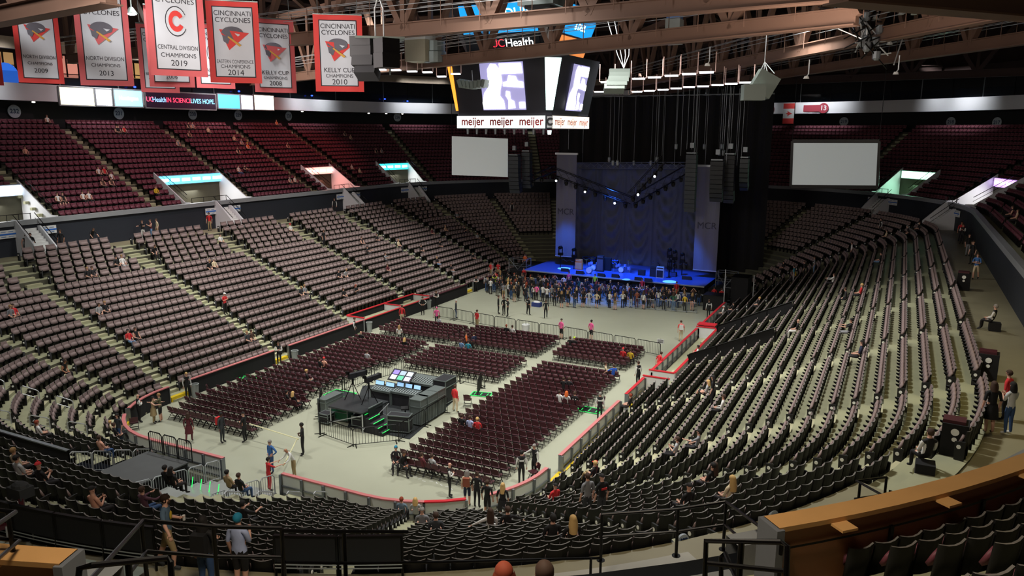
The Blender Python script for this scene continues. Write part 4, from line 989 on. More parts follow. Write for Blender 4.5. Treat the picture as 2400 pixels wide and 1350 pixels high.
# upper displays
def upf(side, u, v, d=.08):
    z = 22.6+v*3.3; h = 3.4+(z-22.4)/3.6*1.5+d
    return Vector((u*3.2, -h, z)) if side == 0 else Vector((h, u*3.2, z))
for side in (0, 1):
    Q_ = lambda u, v, d=.08: upf(side, u, v, d)
    slab([Q_(-.95, .42), Q_(.95, .42), Q_(.95, 1), Q_(-.95, 1)], CYAN, 'upper_display'); slab([Q_(-.95, 0), Q_(.95, 0), Q_(.95, .38), Q_(-.95, .38)], em('led_black', '101418', .4) if side == 0 else em('led_orange_panel', 'F0904A', 1.0), 'upper_display')
    nrm = (0, -1, -.42) if side == 0 else (1, 0, -.42); z_ = Vector(nrm)
    ts = (('6 0 DUIL"', 1.0, .35, .78), ('UC', .8, -.1, .2), ('Health', .85, .45, .2)) if side == 0 else (('United', .75, 0, .86), ('6 DUIL', .7, .1, .6))
    for s_, sz, u, v in ts: text(s_, sz, em('led_red_text', 'FF3040', 1.6) if s_ == 'UC' else PUREW, face_mat(Q_(u, v, .16), nrm), 'upper_lettering', r)
g = B()
for sx in (-3, 3):
    for sy in (-3, 3): g.tube([(sx, sy, 26), (sx, sy, 32)], .06, GRYM)
g.obj('hanging_cables', r)
for i in range(9): g = B(); g.lathe((-3.2+i*.8, -3.4, 16.75), [(.08, 0), (.12, .38)], GRYM, 8); g.obj('under_fitting', r)
T(r, 'huge four sided video scoreboard hanging over centre floor', 'scoreboard')
# ------------------------------------------------------------------ roof steel
def roof_truss(a, c, H, label, walk=True, light=True, M=None, w=.62):
    a, c = Vector(a), Vector(c); M = M or BRWN; r = empty('roof_truss'); d = (c-a); L = d.length; d.normalize(); nn = Vector((-d.y, d.x, 0)).normalized()
    g = B(); g.bar(a, c, w*.5, .62, M); g.bar(a+Vector((0, 0, -.33)), c+Vector((0, 0, -.33)), w, .06, M); g.bar(a+Vector((0, 0, .33)), c+Vector((0, 0, .33)), w, .06, M); g.obj('bottom_chord', r)
    g = B(); g.bar(a+Vector((0, 0, H)), c+Vector((0, 0, H)), .5, .5, M); g.obj('top_chord', r); n = max(2, int(L/5.5)); g = B()
    for i in range(n):
        p0 = a+(c-a)*i/n; p1 = a+(c-a)*(i+1)/n; p2 = (p0+p1)/2+Vector((0, 0, H)); g.bar(p0, p2, .34, .34, M); g.bar(p2, p1, .34, .34, M); g.bar(p0, p0+Vector((0, 0, H)), .26, .26, M)
    g.obj('web_members', r)
    if walk:
        g = B(); o_ = nn*.5; 
        for z in (.95, 1.2, 1.5, 1.57): g.tube([a+o_+Vector((0, 0, z)), c+o_+Vector((0, 0, z))], .022, SILV, 4, False); g.tube([a-o_+Vector((0, 0, z)), c-o_+Vector((0, 0, z))], .022, SILV, 4, False)
        k = int(L/2.4)
        for i in range(k+1): p0 = a+(c-a)*i/k; g.tube([p0+o_, p0+o_+Vector((0, 0, 1.57))], .025, M, 4, False); g.tube([p0-o_, p0-o_+Vector((0, 0, 1.57))], .025, M, 4, False)
        g.obj('catwalk_rails', r)
    T(r, label, 'truss'); return r
def PZ(px, py, z): x, y = fl(px, py, z); return (x, y, z)
roof_truss((-31, -16.4, 22.3), PZ(1990, -20, 22.3), 5, 'long brown roof truss crossing in front of the scoreboard, uppermost')
roof_truss((-30, 1.5, 21.6), PZ(2010, 38, 21.6), 5.2, 'long brown roof truss whose lower beam crosses the scoreboard middle')
roof_truss(PZ(1440, 205, 22), PZ(2420, 12, 22), 5, 'brown roof truss with white railings, right of the scoreboard')
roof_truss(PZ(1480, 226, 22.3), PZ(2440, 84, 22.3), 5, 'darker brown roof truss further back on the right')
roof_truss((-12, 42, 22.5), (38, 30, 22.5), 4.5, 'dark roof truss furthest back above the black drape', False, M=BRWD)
roof_truss(PZ(-120, 62, 22), PZ(260, -12, 22), 4.5, 'thick brown beam crossing the top left corner over the banners', False, w=.9)
roof_truss(PZ(1960, -22, 21), PZ(2460, 24, 21), 5, 'broad brown beam filling the top right corner', False, w=1.0)
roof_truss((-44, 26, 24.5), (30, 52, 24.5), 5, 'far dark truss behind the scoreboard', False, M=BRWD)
# cross bracing under the roof
random.seed(11)
for i in range(26):
    x0 = random.uniform(-38, 34); y0 = random.uniform(-20, 50); a = (x0, y0, random.uniform(26.5, 30)); c = (x0+random.uniform(-9, 9), y0+random.uniform(4, 14), random.uniform(28, 32.5))
    g = B(); g.bar(a, c, .35, .35, BRWN if i % 2 else BRWD); T(g.obj('roof_brace'), 'brown steel brace crossing under the dark roof', 'brace', 'roof braces')
for i in range(12):
    y = -34+i*8; g = B(); g.bar((-50, y, 32.2), (50, y, 32.2), .5, .9, BRWD); T(g.obj('roof_rafter'), 'dark steel rafter running across the underside of the roof', 'rafter', 'roof rafters')
for i in range(14): 
    x = -45+i*7; g = B(); g.bar((x, -52, 31.3), (x, 60, 31.3), .3, .5, BRWN); T(g.obj('roof_purlin'), 'brown purlin running lengthwise under the roof', 'purlin', 'roof purlins')
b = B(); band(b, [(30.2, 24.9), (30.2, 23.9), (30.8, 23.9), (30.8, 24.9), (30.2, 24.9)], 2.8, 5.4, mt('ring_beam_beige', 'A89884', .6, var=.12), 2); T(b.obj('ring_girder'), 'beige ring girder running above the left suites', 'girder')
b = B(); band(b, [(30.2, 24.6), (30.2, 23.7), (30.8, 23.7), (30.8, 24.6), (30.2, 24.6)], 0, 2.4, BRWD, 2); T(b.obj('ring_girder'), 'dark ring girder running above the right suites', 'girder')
# hanging U lamps
LEDW = em('lamp_bar', 'F4F8FF', 2.2)
def ulamp(px, py, z, label, grpn, w=1.0):
    x, y = fl(px, py, z); r = empty('hanging_floodlight', (x, y, z), .2); g = B(); g.tube([(-w/2, 0, 1.1), (-w/2, 0, 0), (w/2, 0, 0), (w/2, 0, 1.1)], .035, mt('lamp_bracket', 'C8A8A0', .5, var=0), 5); g.obj('bracket', r); g = B(); g.box((0, 0, -.04), (w*.8, .3, .1), LEDW); g.obj('lamp_bar', r); T(r, label, 'floodlight', grpn)
for i, (px, py) in enumerate(((1497, 183), (1534, 180), (1574, 176), (1615, 172), (1656, 168))): ulamp(px, py, 20.4, 'white floodlight in a U bracket, upper row right of the scoreboard', 'upper row of U floodlights')
for i, (px, py) in enumerate(((1423, 191), (1405, 214), (1493, 214), (1522, 212), (1554, 209), (1585, 206), (1615, 203), (1648, 201), (1682, 198), (1714, 195), (1748, 192))): ulamp(px, py, 20.2, 'white floodlight in a U bracket, lower row above the black drape', 'lower row of U floodlights')
for i, (px, py) in enumerate(((893, 162), (928, 163), (966, 166), (1002, 168), (1035, 178), (1068, 172))): ulamp(px, py, 21.0, 'small white floodlight on the beam left of the scoreboard', 'floodlights left of scoreboard', .8)
# PA cluster near top centre
def cab(g, c, w, h, d, a, M): g.box(None, (w, d, h), M, X=Matrix.Translation(c)@Matrix.Rotation(a, 4, 'Z'))
PAZ = 23.2
def at_d(px, py, d): return Vector(CP+d*pray(px, py))
r = empty('hanging_speaker_cluster'); p0 = at_d(850, 132, 30); an = math.atan2(CP[1]-p0.y, CP[0]-p0.x)+PI/2
for i in range(4):
    c = at_d(850+i*i*1.2, 98+i*24, 30); g = B(); g.box(None, (.85, .6, .39), BLKG, X=Matrix.Translation(c)@Matrix.Rotation(an-.4, 4, 'Z')@Matrix.Rotation(-.06*i*i, 4, 'X')); g.obj('speaker_cabinet', r)
for i in range(2):
    c = at_d(906, 108+i*34, 29.5); g = B(); cab(g, c, .75, .54, .7, an+.5, BLKG); g.obj('speaker_cabinet', r)
g = B(); c = at_d(890, 90, 30); g.box(None, (1.9, .8, .08), AL, X=Matrix.Translation(c)@Matrix.Rotation(an, 4, 'Z'))
for dx in (-.2, .2): q_ = c+Vector((dx, 0, 0)); g.tube([q_, q_+Vector((0, 0, 1.1)), q_+Vector((-dx*3, 0, 2.6))], .03, SILV)
for dx in (-.9, .9):
    g.tube([c+Vector((dx*.5, 0, 0)), c+Vector((dx*.5, 0, -1.4))], .03, AL)
g.obj('rigging_frame', r); T(r, 'black hanging speaker cluster in front of the last banner', 'speaker')
r = empty('hanging_speaker_pair'); GSP = mt('speaker_olive', '6A746E', .6, var=.06)
c1 = at_d(1708+105, 192, 46); c2 = at_d(1766, 206, 46); a_ = .45
g = B(); g.box(None, (1.3, .9, 1.3), GSP, X=Matrix.Translation(at_d(1790, 197, 46))@Matrix.Rotation(.4, 4, 'Z')@Matrix.Rotation(.5, 4, 'Y')); g.obj('speaker_cabinet', r)
g = B(); g.box(None, (1.25, .9, .9), GSP, X=Matrix.Translation(at_d(1765, 217, 45.6))@Matrix.Rotation(.4, 4, 'Z')); g.obj('speaker_cabinet', r)
g = B(); q_ = at_d(1792, 145, 46)
for t in (at_d(1765, 205, 46), at_d(1800, 175, 46), at_d(1815, 172, 46), at_d(1790, 172, 46)): g.tube([q_, t], .025, SILV)
g.tube([q_, q_+Vector((0, 0, 2.2))], .03, SILV); g.obj('sling_wires', r); T(r, 'pair of grey green speakers slung at an angle below the right truss', 'speaker')
r = empty('grey_speaker_array'); 
for i in range(5):
    a = .12*i*i; c = at_d(1452-i*i*.8, 168+i*10, 50); g = B(); g.box(None, (1.3, .8, .34), GSP, X=Matrix.Translation(c)@Matrix.Rotation(.4, 4, 'Z')@Matrix.Rotation(-.1*i, 4, 'X')); g.obj('speaker_cabinet', r)
g = B(); q_ = at_d(1462, 160, 50)
for dx in (-12, -4, 6, 14): g.tube([q_, at_d(1460+dx, 130, 50), at_d(1446+dx*2.2, 34, 50)], .03, SILV)
g.obj('sling_wires', r); T(r, 'grey speaker array hanging just right of the scoreboard', 'speaker')
r = empty('fan_speaker_array')
for i in range(7): c = at_d(1082+i*9, 200-abs(i-3)*1.5, 56); g = B(); g.box(None, (.3, .7, .55), GSP, X=Matrix.Translation(c)@Matrix.Rotation(-.35+.1*i, 4, 'Y')); g.obj('speaker_cabinet', r)
g = B(); g.tube([at_d(1108, 196, 56), at_d(1106, 165, 56)], .03, SILV); g.obj('sling_wires', r); T(r, 'fan shaped grey speakers in front of the scoreboard left face', 'speaker')
for (px, py, d, w, h, lb) in ((988, 115, 52, 1.6, 1.7, 'square grey duct unit'), (1020, 122, 52, 1.5, 1.4, 'ribbed silver drum unit')):
    c = at_d(px, py, d); g = B()
    if 'drum' in lb: g.lathe(c, [(w/2, -h/2), (w/2, 0), (w*.45, .05), (w*.45, h/2)], AL, 16)
    else: g.box(c, (w, w, h), mt('duct_beige', 'A8A490', .6, var=.06)); g.box(c+Vector((0, 0, h*.42)), (w*1.05, w*1.05, h*.2), WHT)
    T(g.obj('ventilation_unit'), lb+' on the beam left of the scoreboard', 'ventilation unit')
c = at_d(1273, 6, 44); g = B(); g.box(c, (2.2, 2.2, .5), AL); g.box(c-Vector((0, 0, .3)), (1.6, 1.6, .2), BLKG); T(g.obj('roof_vent_box'), 'square metal box with dark underside at the top centre', 'vent')
c = at_d(1580, 75, 52); g = B(); g.box(c, (1.0, 1.0, 1.6), BIN); g.box(c+Vector((0, 0, 1.1)), (.9, .9, .5), mt('blue_cap', '5A8AD0', .5, var=0)); T(g.obj('catwalk_equipment_box'), 'grey equipment cabinet with blue cap on the right catwalk', 'cabinet')
r = empty('spotlight_tangle'); random.seed(9)
for i in range(46):
    c = at_d(1995+random.gauss(0, 24)+i*1.2, 20+i*2.4+random.gauss(0, 10), 40); v = Vector((random.uniform(-1, 1), random.uniform(-1, 1), random.uniform(-1, 1)))*.7; g = B()
    g.tube([c-v, c+v], .035, SILV if i % 3 == 0 else BLKM, 5)
    if i % 4 == 0: g.lathe(c, [(.1, -.2), (.2, -.1), (.2, .25)], GRYM, 8)
    g.obj('bracket_rod' if i % 4 else 'spot_lamp', r)
T(r, 'tangle of spotlights and brackets clamped to the right trusses', 'spotlights')
for i, (px, py) in enumerate(((2052, 40), (2085, 100), (2100, 170), (2112, 30), (2142, 30), (1890, 180), (1658, 150))):
    c = at_d(px, py, 42); g = B(); g.tube([c+Vector((.1, 0, .9)), c+Vector((.1, 0, .15)), c], .035, SILV); g.lathe(c-Vector((0, 0, .1)), [(.16, 0), (.1, .14)], WHT, 10); T(g.obj('pendant_lamp'), 'small white pendant lamp on a bent rod under the right trusses', 'lamp', 'pendant lamps')
c = at_d(308, 26, 42); g = B(); g.lathe(c, [(.1, .2), (.3, -.1), (.3, -.14)], AL, 12); g.ell(c-Vector((0, 0, .12)), (.26, .26, .1), em('bright_lamp', 'F4F8FF', 60), 12, 6); g.tube([c+Vector((0, 0, .2)), c+Vector((0, 0, 2))], .04, AL); T(g.obj('bright_floodlight'), 'glaring white floodlight between the second and third banners', 'floodlight')
# ------------------------------------------------------------------ championship banners
BRED = mt('banner_red', 'D03A36', .7, var=.05); BPNK = mt('banner_faded_red', 'C85A5E', .7, var=.05); BWH = mt('banner_white', 'C4C8D0', .75, var=.03); INK = mt('banner_ink', '26242C', .8, var=0); GR2 = mt('emblem_grey', '5E5C66', .7, var=.1, scale=6); YL = mt('emblem_yellow', 'C8963C', .7, var=0)
def banner(tl, tr, br, bl, d, lines, label, red=BRED, emblem='triangle', seed=0):
    c = [at_d(*q_, d) for q_ in (tl, tr, br, bl)]
    top = (c[0]+c[1])/2; bot = (c[2]+c[3])/2; w = ((c[1]-c[0]).length+(c[2]-c[3]).length)/2; hgt = abs(top.z-bot.z)
    n = Vector((CP[0]-bot.x, CP[1]-bot.y, 0)).normalized(); n.rotate(Matrix.Rotation(.22 if seed % 2 else -.05, 3, 'Z'))
    r = empty('championship_banner'); X = face_mat((bot.x, bot.y, bot.z+hgt/2), n); w /= max(.8, math.cos(.12)); W2, H2 = w/2, hgt/2
    wave = lambda x, y: .03*math.sin(x*3.2+seed)+.012*math.sin(x*6+y*1.2+seed*2)
    def cloth(x0, x1, y0, y1, M, nm, dz):
        g = B(); vs = []; N, K = 16, 8
        for i in range(N+1):
            for j in range(K+1): x = x0+(x1-x0)*i/N; y = y0+(y1-y0)*j/K; vs.append(X@Vector((x, y, wave(x, y)+dz)))
        g.add(vs, [(i*(K+1)+j, (i+1)*(K+1)+j, (i+1)*(K+1)+j+1, i*(K+1)+j+1) for i in range(N) for j in range(K)], M); g.obj(nm, r, smooth=True)
    bw = w*.13
    cloth(-W2, W2, -H2, H2, red, 'cloth', 0); cloth(-W2, W2, -H2, H2, red, 'cloth_back', -.012); cloth(-W2+bw*.85, W2-bw*.85, -H2+bw*.85, H2-bw*.85, INK, 'inner_edge', .01); cloth(-W2+bw, W2-bw, -H2+bw, H2-bw, BWH, 'field', .02)
    def put(s_, y, sz, M=INK, x=0): 
        o = text(s_, sz, M, Matrix.Identity(4), 'lettering', r, .002); me = o.data; xs = [v.co.x for v in me.vertices]; W_ = max(xs)-min(xs); lim = (w-2.3*bw); k = min(1, lim/W_)
        for v in me.vertices: x_, y_ = v.co.x*k+x, v.co.y+y; v.co = X@Vector((x_, y_, wave(x_, y_)+.03+v.co.z))
    def em_(poly, M, dz=.07):
        g = B(); n_ = len(poly); vs = [X@Vector((x*w, y*w, wave(x*w, y*w)+dz)) for x, y in poly]; g.add(vs, [tuple(range(n_))], M); g.obj('emblem', r)
    f = hgt
    put('CINCINNATI', H2-f*.155, w*.135); put('CYCLONES', H2-f*.235, w*.135)
    e0 = (H2-f*.43)/w
    if emblem == 'triangle':
        em_([(-.27, e0+.13), (.3, e0+.07), (-.1, e0-.27)], BRED if red is BRED else BPNK)
        em_([(-.2+.0, e0+.04)]+[(-.02+.21*math.cos(t), e0+.06+.13*math.sin(t)) for t in [PI*(1-k/10) for k in range(11)]]+[(.17, e0-.0), (-.02, e0-.08)], GR2, .085)
        em_([(-.22, e0+.02), (-.06, e0-.02), (-.12, e0-.16), (-.2, e0-.1)], GR2, .1); em_([(.02, e0+.06), (.14, e0+.04), (.08, e0-.0)], BWH, .115); em_([(-.12, e0-.02), (-.1, e0+.0), (.14, e0-.17), (.1, e0-.2)], YL, .13)
    elif emblem == 'C':
        for (ro, ri, M, dz) in ((.215, .105, INK, .04), (.2, .12, BWH, .055), (.15, .075, BRED, .07)):
            pts = []; a0 = .5
            for k in range(22): a = a0+(2*PI-2*a0)*k/21; pts.append((ro*.9*math.cos(a), e0-.02+ro*1.25*math.sin(a)))
            inn = []
            for k in range(22): a = a0+(2*PI-2*a0)*(21-k)/21; inn.append((ri*.9*math.cos(a), e0-.02+ri*1.25*math.sin(a)))
            g = B(); P_ = [X@Vector((x*w, y*w, wave(x*w, y*w)+dz)) for x, y in pts]; Q_ = [X@Vector((x*w, y*w, wave(x*w, y*w)+dz)) for x, y in reversed(inn)]
            g.add(P_+Q_, [(k, k+1, 22+k+1, 22+k) for k in range(21)], M); g.obj('emblem', r)
    for s_, yy, sz in lines: put(s_, -H2+f*yy, w*sz)
    g = B(); g.tube([X@Vector((-W2, H2, 0)), X@Vector((W2, H2, 0))], .04, AL); g.tube([X@Vector((-W2*.8, H2, 0)), X@Vector((-W2*.8, H2+2.5, 0))], .015, AL); g.tube([X@Vector((W2*.8, H2, 0)), X@Vector((W2*.8, H2+2.5, 0))], .015, AL); g.obj('hanging_pole', r)
    T(r, label, 'banner')
ND = [('NORTH DIVISION', .285, .115), ('CHAMPIONS', .215, .095)]
banner((38, -12), (130, -18), (147, 192), (52, 198), 40, ND+[('2009', .135, .15)], 'leftmost large banner, red bordered, for 2009', seed=1)
banner((183, -14), (293, -18), (309, 203), (197, 199), 38, ND+[('2013', .13, .14)], 'red bordered banner for 2013, second from the left', BPNK, seed=2)
banner((343, -42), (470, -48), (483, 174), (362, 183), 36, [('CENTRAL DIVISION', .29, .11), ('CHAMPIONS', .21, .11), ('2019', .13, .15)], 'banner with large round letter emblem, for 2019', BPNK, 'C', 3)
banner((488, 14), (602, 2), (611, 192), (499, 197), 40, [('EASTERN CONFERENCE', .26, .1), ('CHAMPIONS', .2, .1), ('2014', .125, .16)], 'red bordered banner for 2014 in the middle of the row', seed=4)
banner((598, 52), (688, 45), (697, 216), (598, 218), 46, [('KELLY CUP', .27, .13), ('CHAMPIONS', .2, .1), ('2008', .125, .15)], 'pinkish red bordered banner for 2008', BPNK, seed=5)
banner((735, 42), (843, 36), (853, 214), (742, 216), 42, [('KELLY CUP', .28, .13), ('CHAMPIONS', .205, .1), ('2010', .125, .16)], 'rightmost banner, red bordered, for 2010', seed=6)
banner((325, 62), (408, 60), (420, 216), (335, 218), 50, [('BRABHAM CUP', .27, .12), ('CHAMPIONS', .2, .1), ('2008', .125, .13)], 'faded banner mostly hidden behind the 2019 one, lower left', BPNK, seed=7)
banner((352, 20), (446, 18), (455, 203), (355, 205), 43, [('CHAMPIONS', .2, .1), ('2006', .125, .13)], 'faded banner peeking out just below the 2019 one', BPNK, seed=8)
banner((462, 62), (542, 60), (553, 207), (462, 207), 48, [('BRABHAM CUP', .28, .12), ('CHAMPIONS', .2, .1), ('2019', .12, .14)], 'faded banner half hidden behind the 2014 one', BPNK, 'C', 9)
banner((-90, 20), (-8, 20), (4, 198), (-90, 200), 44, [('2001', .125, .15)], 'red banner edge cut off at the far left', seed=10)
# ------------------------------------------------------------------ fascia adverts, numbers, suites
def fas(px0, px1, y0, y1, M, nm, label, frame=True, txt=None, tm=None, x=-45.85):
    a = at_x(px0, y0, x); c = at_x(px1, y0, x); z0, z1 = at_x((px0+px1)/2, y1, x).z, at_x((px0+px1)/2, y0, x).z; r = empty(nm)
    g = B(); g.box((x, (a.y+c.y)/2, (z0+z1)/2), (.1, c.y-a.y, z1-z0), M); g.obj('lit_panel', r); 
    if frame: g = B(); [g.box((x-.05, (a.y+c.y)/2, z), (.2, c.y-a.y+.2, .14), GREYR) for z in (z0-.05, z1+.05)]; [g.box((x-.05, y_, (z0+z1)/2), (.2, .14, z1-z0), GREYR) for y_ in (a.y-.05, c.y+.05)]; g.obj('frame', r)
    if txt:
        for s_, u, sz, M_ in txt: text(s_, sz, M_, face_mat((x+.08, a.y+(c.y-a.y)*u, (z0+z1)/2), (1, 0, 0)), 'lettering', r, sx=.9)
    T(r, label, 'advert sign')
fas(138, 217, 206, 246, em('advert_warm', 'FFF6C8', 2.6), 'advert_panel', 'glowing warm white advert panel, leftmost on the balcony front')
fas(223, 259, 210, 247, em('advert_white', 'F2F4FF', 2.2), 'advert_panel', 'narrow white advert panel between warm and blue ones, left')
fas(266, 331, 212, 249, em('advert_cyan', '8FDCF8', 1.6), 'advert_panel', 'pale blue advert panel left of the long lettered display', txt=[('Huntington', .5, .55, PUREW)])
fas(340, 503, 218, 254, em('advert_dark', '281828', .6), 'led_text_display', 'long dark display with glowing lettering on the balcony front', txt=[('UC', .05, .74, em('t_red', 'FF5070', 2.2)), ('Health', .175, .74, em('t_blue', '8FC0FF', 2.2)), ('IN SCIENCE', .45, .72, em('t_red2', 'FF4060', 2.2)), ('LIVES HOPE.', .8, .72, em('t_cyan', '80D8FF', 2.2))])
fas(510, 560, 222, 254, em('advert_blue', '50B8F0', 1.6), 'advert_panel', 'blue advert panel right of the long lettered display')
fas(564, 591, 224, 256, em('advert_white2', 'E8ECFF', 2.2), 'advert_panel', 'narrow white advert panel right of the blue one')
fas(595, 640, 224, 257, em('advert_warm2', 'FFFAE8', 3.0), 'advert_panel', 'glowing white advert panel at the right end of the row')
DW = mt('number_disc', 'A8B4C0', .6, var=0); DN = mt('number_navy', '1C3458', .6, var=0)
def numdisc(P, n, s_, rad, label):
    r = empty('section_number_sign'); X = face_mat(P, n); g = B(); m_ = 20
    vs = [X@Vector((rad*math.cos(2*PI*k/m_), rad*math.sin(2*PI*k/m_), z)) for z in (0, .06) for k in range(m_)]; g.add(vs, [tuple(range(m_-1, -1, -1)), tuple(range(m_, 2*m_))]+[(k, (k+1) % m_, m_+(k+1) % m_, m_+k) for k in range(m_)], DW); g.obj('disc', r)
    text(s_, rad*.95, DN, X@Matrix.Translation((0, 0, .07)), 'digits', r, bold=.01); T(r, label, 'sign')
for px, py, s_, lb in ((33, 261, '232', 'leftmost'), (278, 266, '231', 'second'), (451, 268, '230', 'third'), (558, 270, '229', 'fourth'), (676, 272, '228', 'fifth'), (786, 272, '227', 'sixth')):
    P_ = at_x(px, py, -49.3); numdisc(P_, (1, 0, 0), s_, .62, 'round sign %s on the dark wall above the left upper deck, %s' % (s_, lb))
def ring_hit(px, py, o_):
    D = pray(px, py)
    for t in np.linspace(40, 170, 5200):
        P = CP+t*D; qx = abs(P[0])-HX; qy = abs(P[1])-HY; d = math.hypot(max(qx, 0), max(qy, 0))+min(max(qx, qy), 0)-R0
        if d >= o_:
            nx, ny = (math.copysign(max(qx, 0), P[0]), math.copysign(max(qy, 0), P[1])); L = math.hypot(nx, ny); return Vector(P), Vector((-nx/L, -ny/L, 0))
for px, py, s_ in ((931, 275, '226'), (1978, 285, '219'), (2229, 286, '218'), (2337, 287, '217')):
    P_, n_ = ring_hit(px, py, 36.3); numdisc(P_, n_, s_, .62, 'round sign %s on the dark far wall %s' % (s_, {'226': 'left of the scoreboard', '219': 'above the right screen', '218': 'right of the right screen', '217': 'nearest the right edge'}[s_]))
def fstrip(px0, px1, y0, y1, M, nm, label, o_=32.9, cat='sign', parts=None):
    P0, n0 = ring_hit(px0, (y0+y1)/2, o_); P1, n1 = ring_hit(px1, (y0+y1)/2, o_); zt2 = ring_hit((px0+px1)/2, y0, o_)[0].z; zb2 = ring_hit((px0+px1)/2, y1, o_)[0].z
    g = B(); g.bar((P0.x, P0.y, (zt2+zb2)/2), (P1.x, P1.y, (zt2+zb2)/2), .08, zt2-zb2, M); o = g.obj(nm); T(o, label, cat); return (P0+P1)/2, (n0+n1).normalized(), (zt2+zb2)/2
for px, s_, lb in ((1803, '7', 'left'), (1930, '13', 'right')):
    P_, n_ = ring_hit(px, 256, 32.85); r = empty('retired_number_sign'); X = face_mat((P_.x, P_.y, 20.3), n_); g = B(); m_ = 18; vs = [X@Vector((.7*math.cos(2*PI*k/m_), .7*math.sin(2*PI*k/m_), z)) for z in (0, .06) for k in range(m_)]; g.add(vs, [tuple(range(m_-1, -1, -1)), tuple(range(m_, 2*m_))]+[(k, (k+1) % m_, m_+(k+1) % m_, m_+k) for k in range(m_)], mt('sign_crimson', '9A3040', .6, var=.05))
    if s_ == '13': g.box(None, (2.4, .9, .05), MC['sign_crimson'], X=X@Matrix.Translation((-1.6, 0, .02)))
    g.obj('plaque', r); text(s_, .9, WHT, X@Matrix.Translation((0, 0, .07)), 'digits', r, bold=.02); T(r, 'red round sign reading %s, %s on the right balcony' % (s_, lb), 'sign')
P_, n_ = ring_hit(1849, 262, 32.6); r = empty('hanging_flag'); X = face_mat((P_.x, P_.y, 19.6), n_)
g = B(); g.box(None, (1.6, .75, .03), BRED, X=X@Matrix.Translation((0, 1.05, 0))); g.box(None, (1.6, .75, .03), BRED, X=X@Matrix.Translation((0, -1.05, 0))); g.box(None, (1.6, 1.35, .03), WHT, X=X); g.obj('cloth', r)
g = B(); g.flat([(-.45, 0), (-.15, .12), (-.2, .4), (.05, .2), (.5, .0), (.05, -.2), (-.2, -.4), (-.15, -.12)], X@Matrix.Translation((0, 0, .02)), BRED, .02); g.obj('leaf_emblem', r); T(r, 'red and white flag with red leaf hung sideways on the right balcony', 'flag')
# white wall block right of left suites and lit suite rooms
b = B(); band(b, [(33.05, 21.1), (33.05, 24.0)], 3.0, 3.32, FASC, 2); ST(b.obj('wall_balcony'))
def suite(px0, px1, py0, py1, h, label, s=1.3):
    a = at_x(px0, py1, -48.6); c = at_x(px1, py1, -48.6); zt2 = at_x((px0+px1)/2, py0, -48.6).z; r = empty('lit_suite'); g = B(); g.box((-48.9, (a.y+c.y)/2, (zt2+a.z)/2), (.3, c.y-a.y, zt2-a.z), em('suite_'+h, h, s)); g.obj('back_wall', r)
    g = B(); g.box((-48.4, (a.y+c.y)/2, a.z+.3), (.1, c.y-a.y, .08), BLKM); g.box((-48.4, (a.y*2+c.y)/3, (zt2+a.z)/2), (.1, .12, zt2-a.z), BLKM); g.obj('window_frame', r); T(r, label, 'suite')
suite(-10, 36, 122, 158, 'B08A58', 'lit beige suite at the far left edge', .7); suite(140, 186, 132, 180, 'D08A78', 'pinkish lit suite between first and second banners', .8); suite(302, 334, 148, 182, 'C09A60', 'amber lit suite between second and third banners', .8)
a = at_x(2, 160, -47.5); g = B(); g.lathe((-47.5, at_x(14, 178, -47.5).y, at_x(14, 178, -47.5).z), [(1.2, -.05), (1.2, .05)], em('round_blue_sign', '2A6AD8', .9), 20, 0); T(g.obj('round_blue_sign'), 'round blue lit sign beside the leftmost banner', 'sign')
b = B()
for k in range(90):
    u = .02+k*.065
    if u > 5.4: break
    x, y, nx, ny = RP(u, 34.2); b.box((x, y, 22.6), (.09, .09, 2.9), GRYM if k % 2 else BLKM, math.atan2(ny, nx))
T(b.obj('suite_mullions'), 'thin window posts along the dark suites', 'window posts')
GL = bpy.data.materials.new('dark_glass'); GL.use_nodes = True; _b = GL.node_tree.nodes['Principled BSDF']; _b.inputs['Base Color'].default_value = (.02, .03, .05, 1); _b.inputs['Roughness'].default_value = .08; _b.inputs['Alpha'].default_value = .35
b = B(); band(b, [(34.3, 21.2), (34.3, 22.3)], 0, 5.4, GL, 3); o = b.obj('window_1'); ST(o)
for i, (px, py) in enumerate(((731, 224), (902, 232), (316, 204), (560, 214), (2170, 235), (2265, 232), (2352, 228), (955, 237))):
    P_, n_ = ring_hit(px, py, 33.6); g = B(); g.ell(P_, (.14, .14, .1), em('blue_led', '2040FF', 6), 8, 5); T(g.obj('blue_led_lamp'), 'tiny blue lamp on the suite parapet', 'lamp', 'blue parapet lamps')
for i, (px, py) in enumerate(((708, 253), (864, 258), (905, 259), (943, 259), (78, 235))):
    P_, n_ = ring_hit(px, py, 33.3); g = B(); g.ell((P_.x, P_.y, 19.5), (.16, .16, .08), em('soffit_lamp', 'FFF8E8', 6), 8, 5); T(g.obj('soffit_lamp'), 'small white lamp under the left balcony edge', 'lamp', 'balcony soffit lamps')
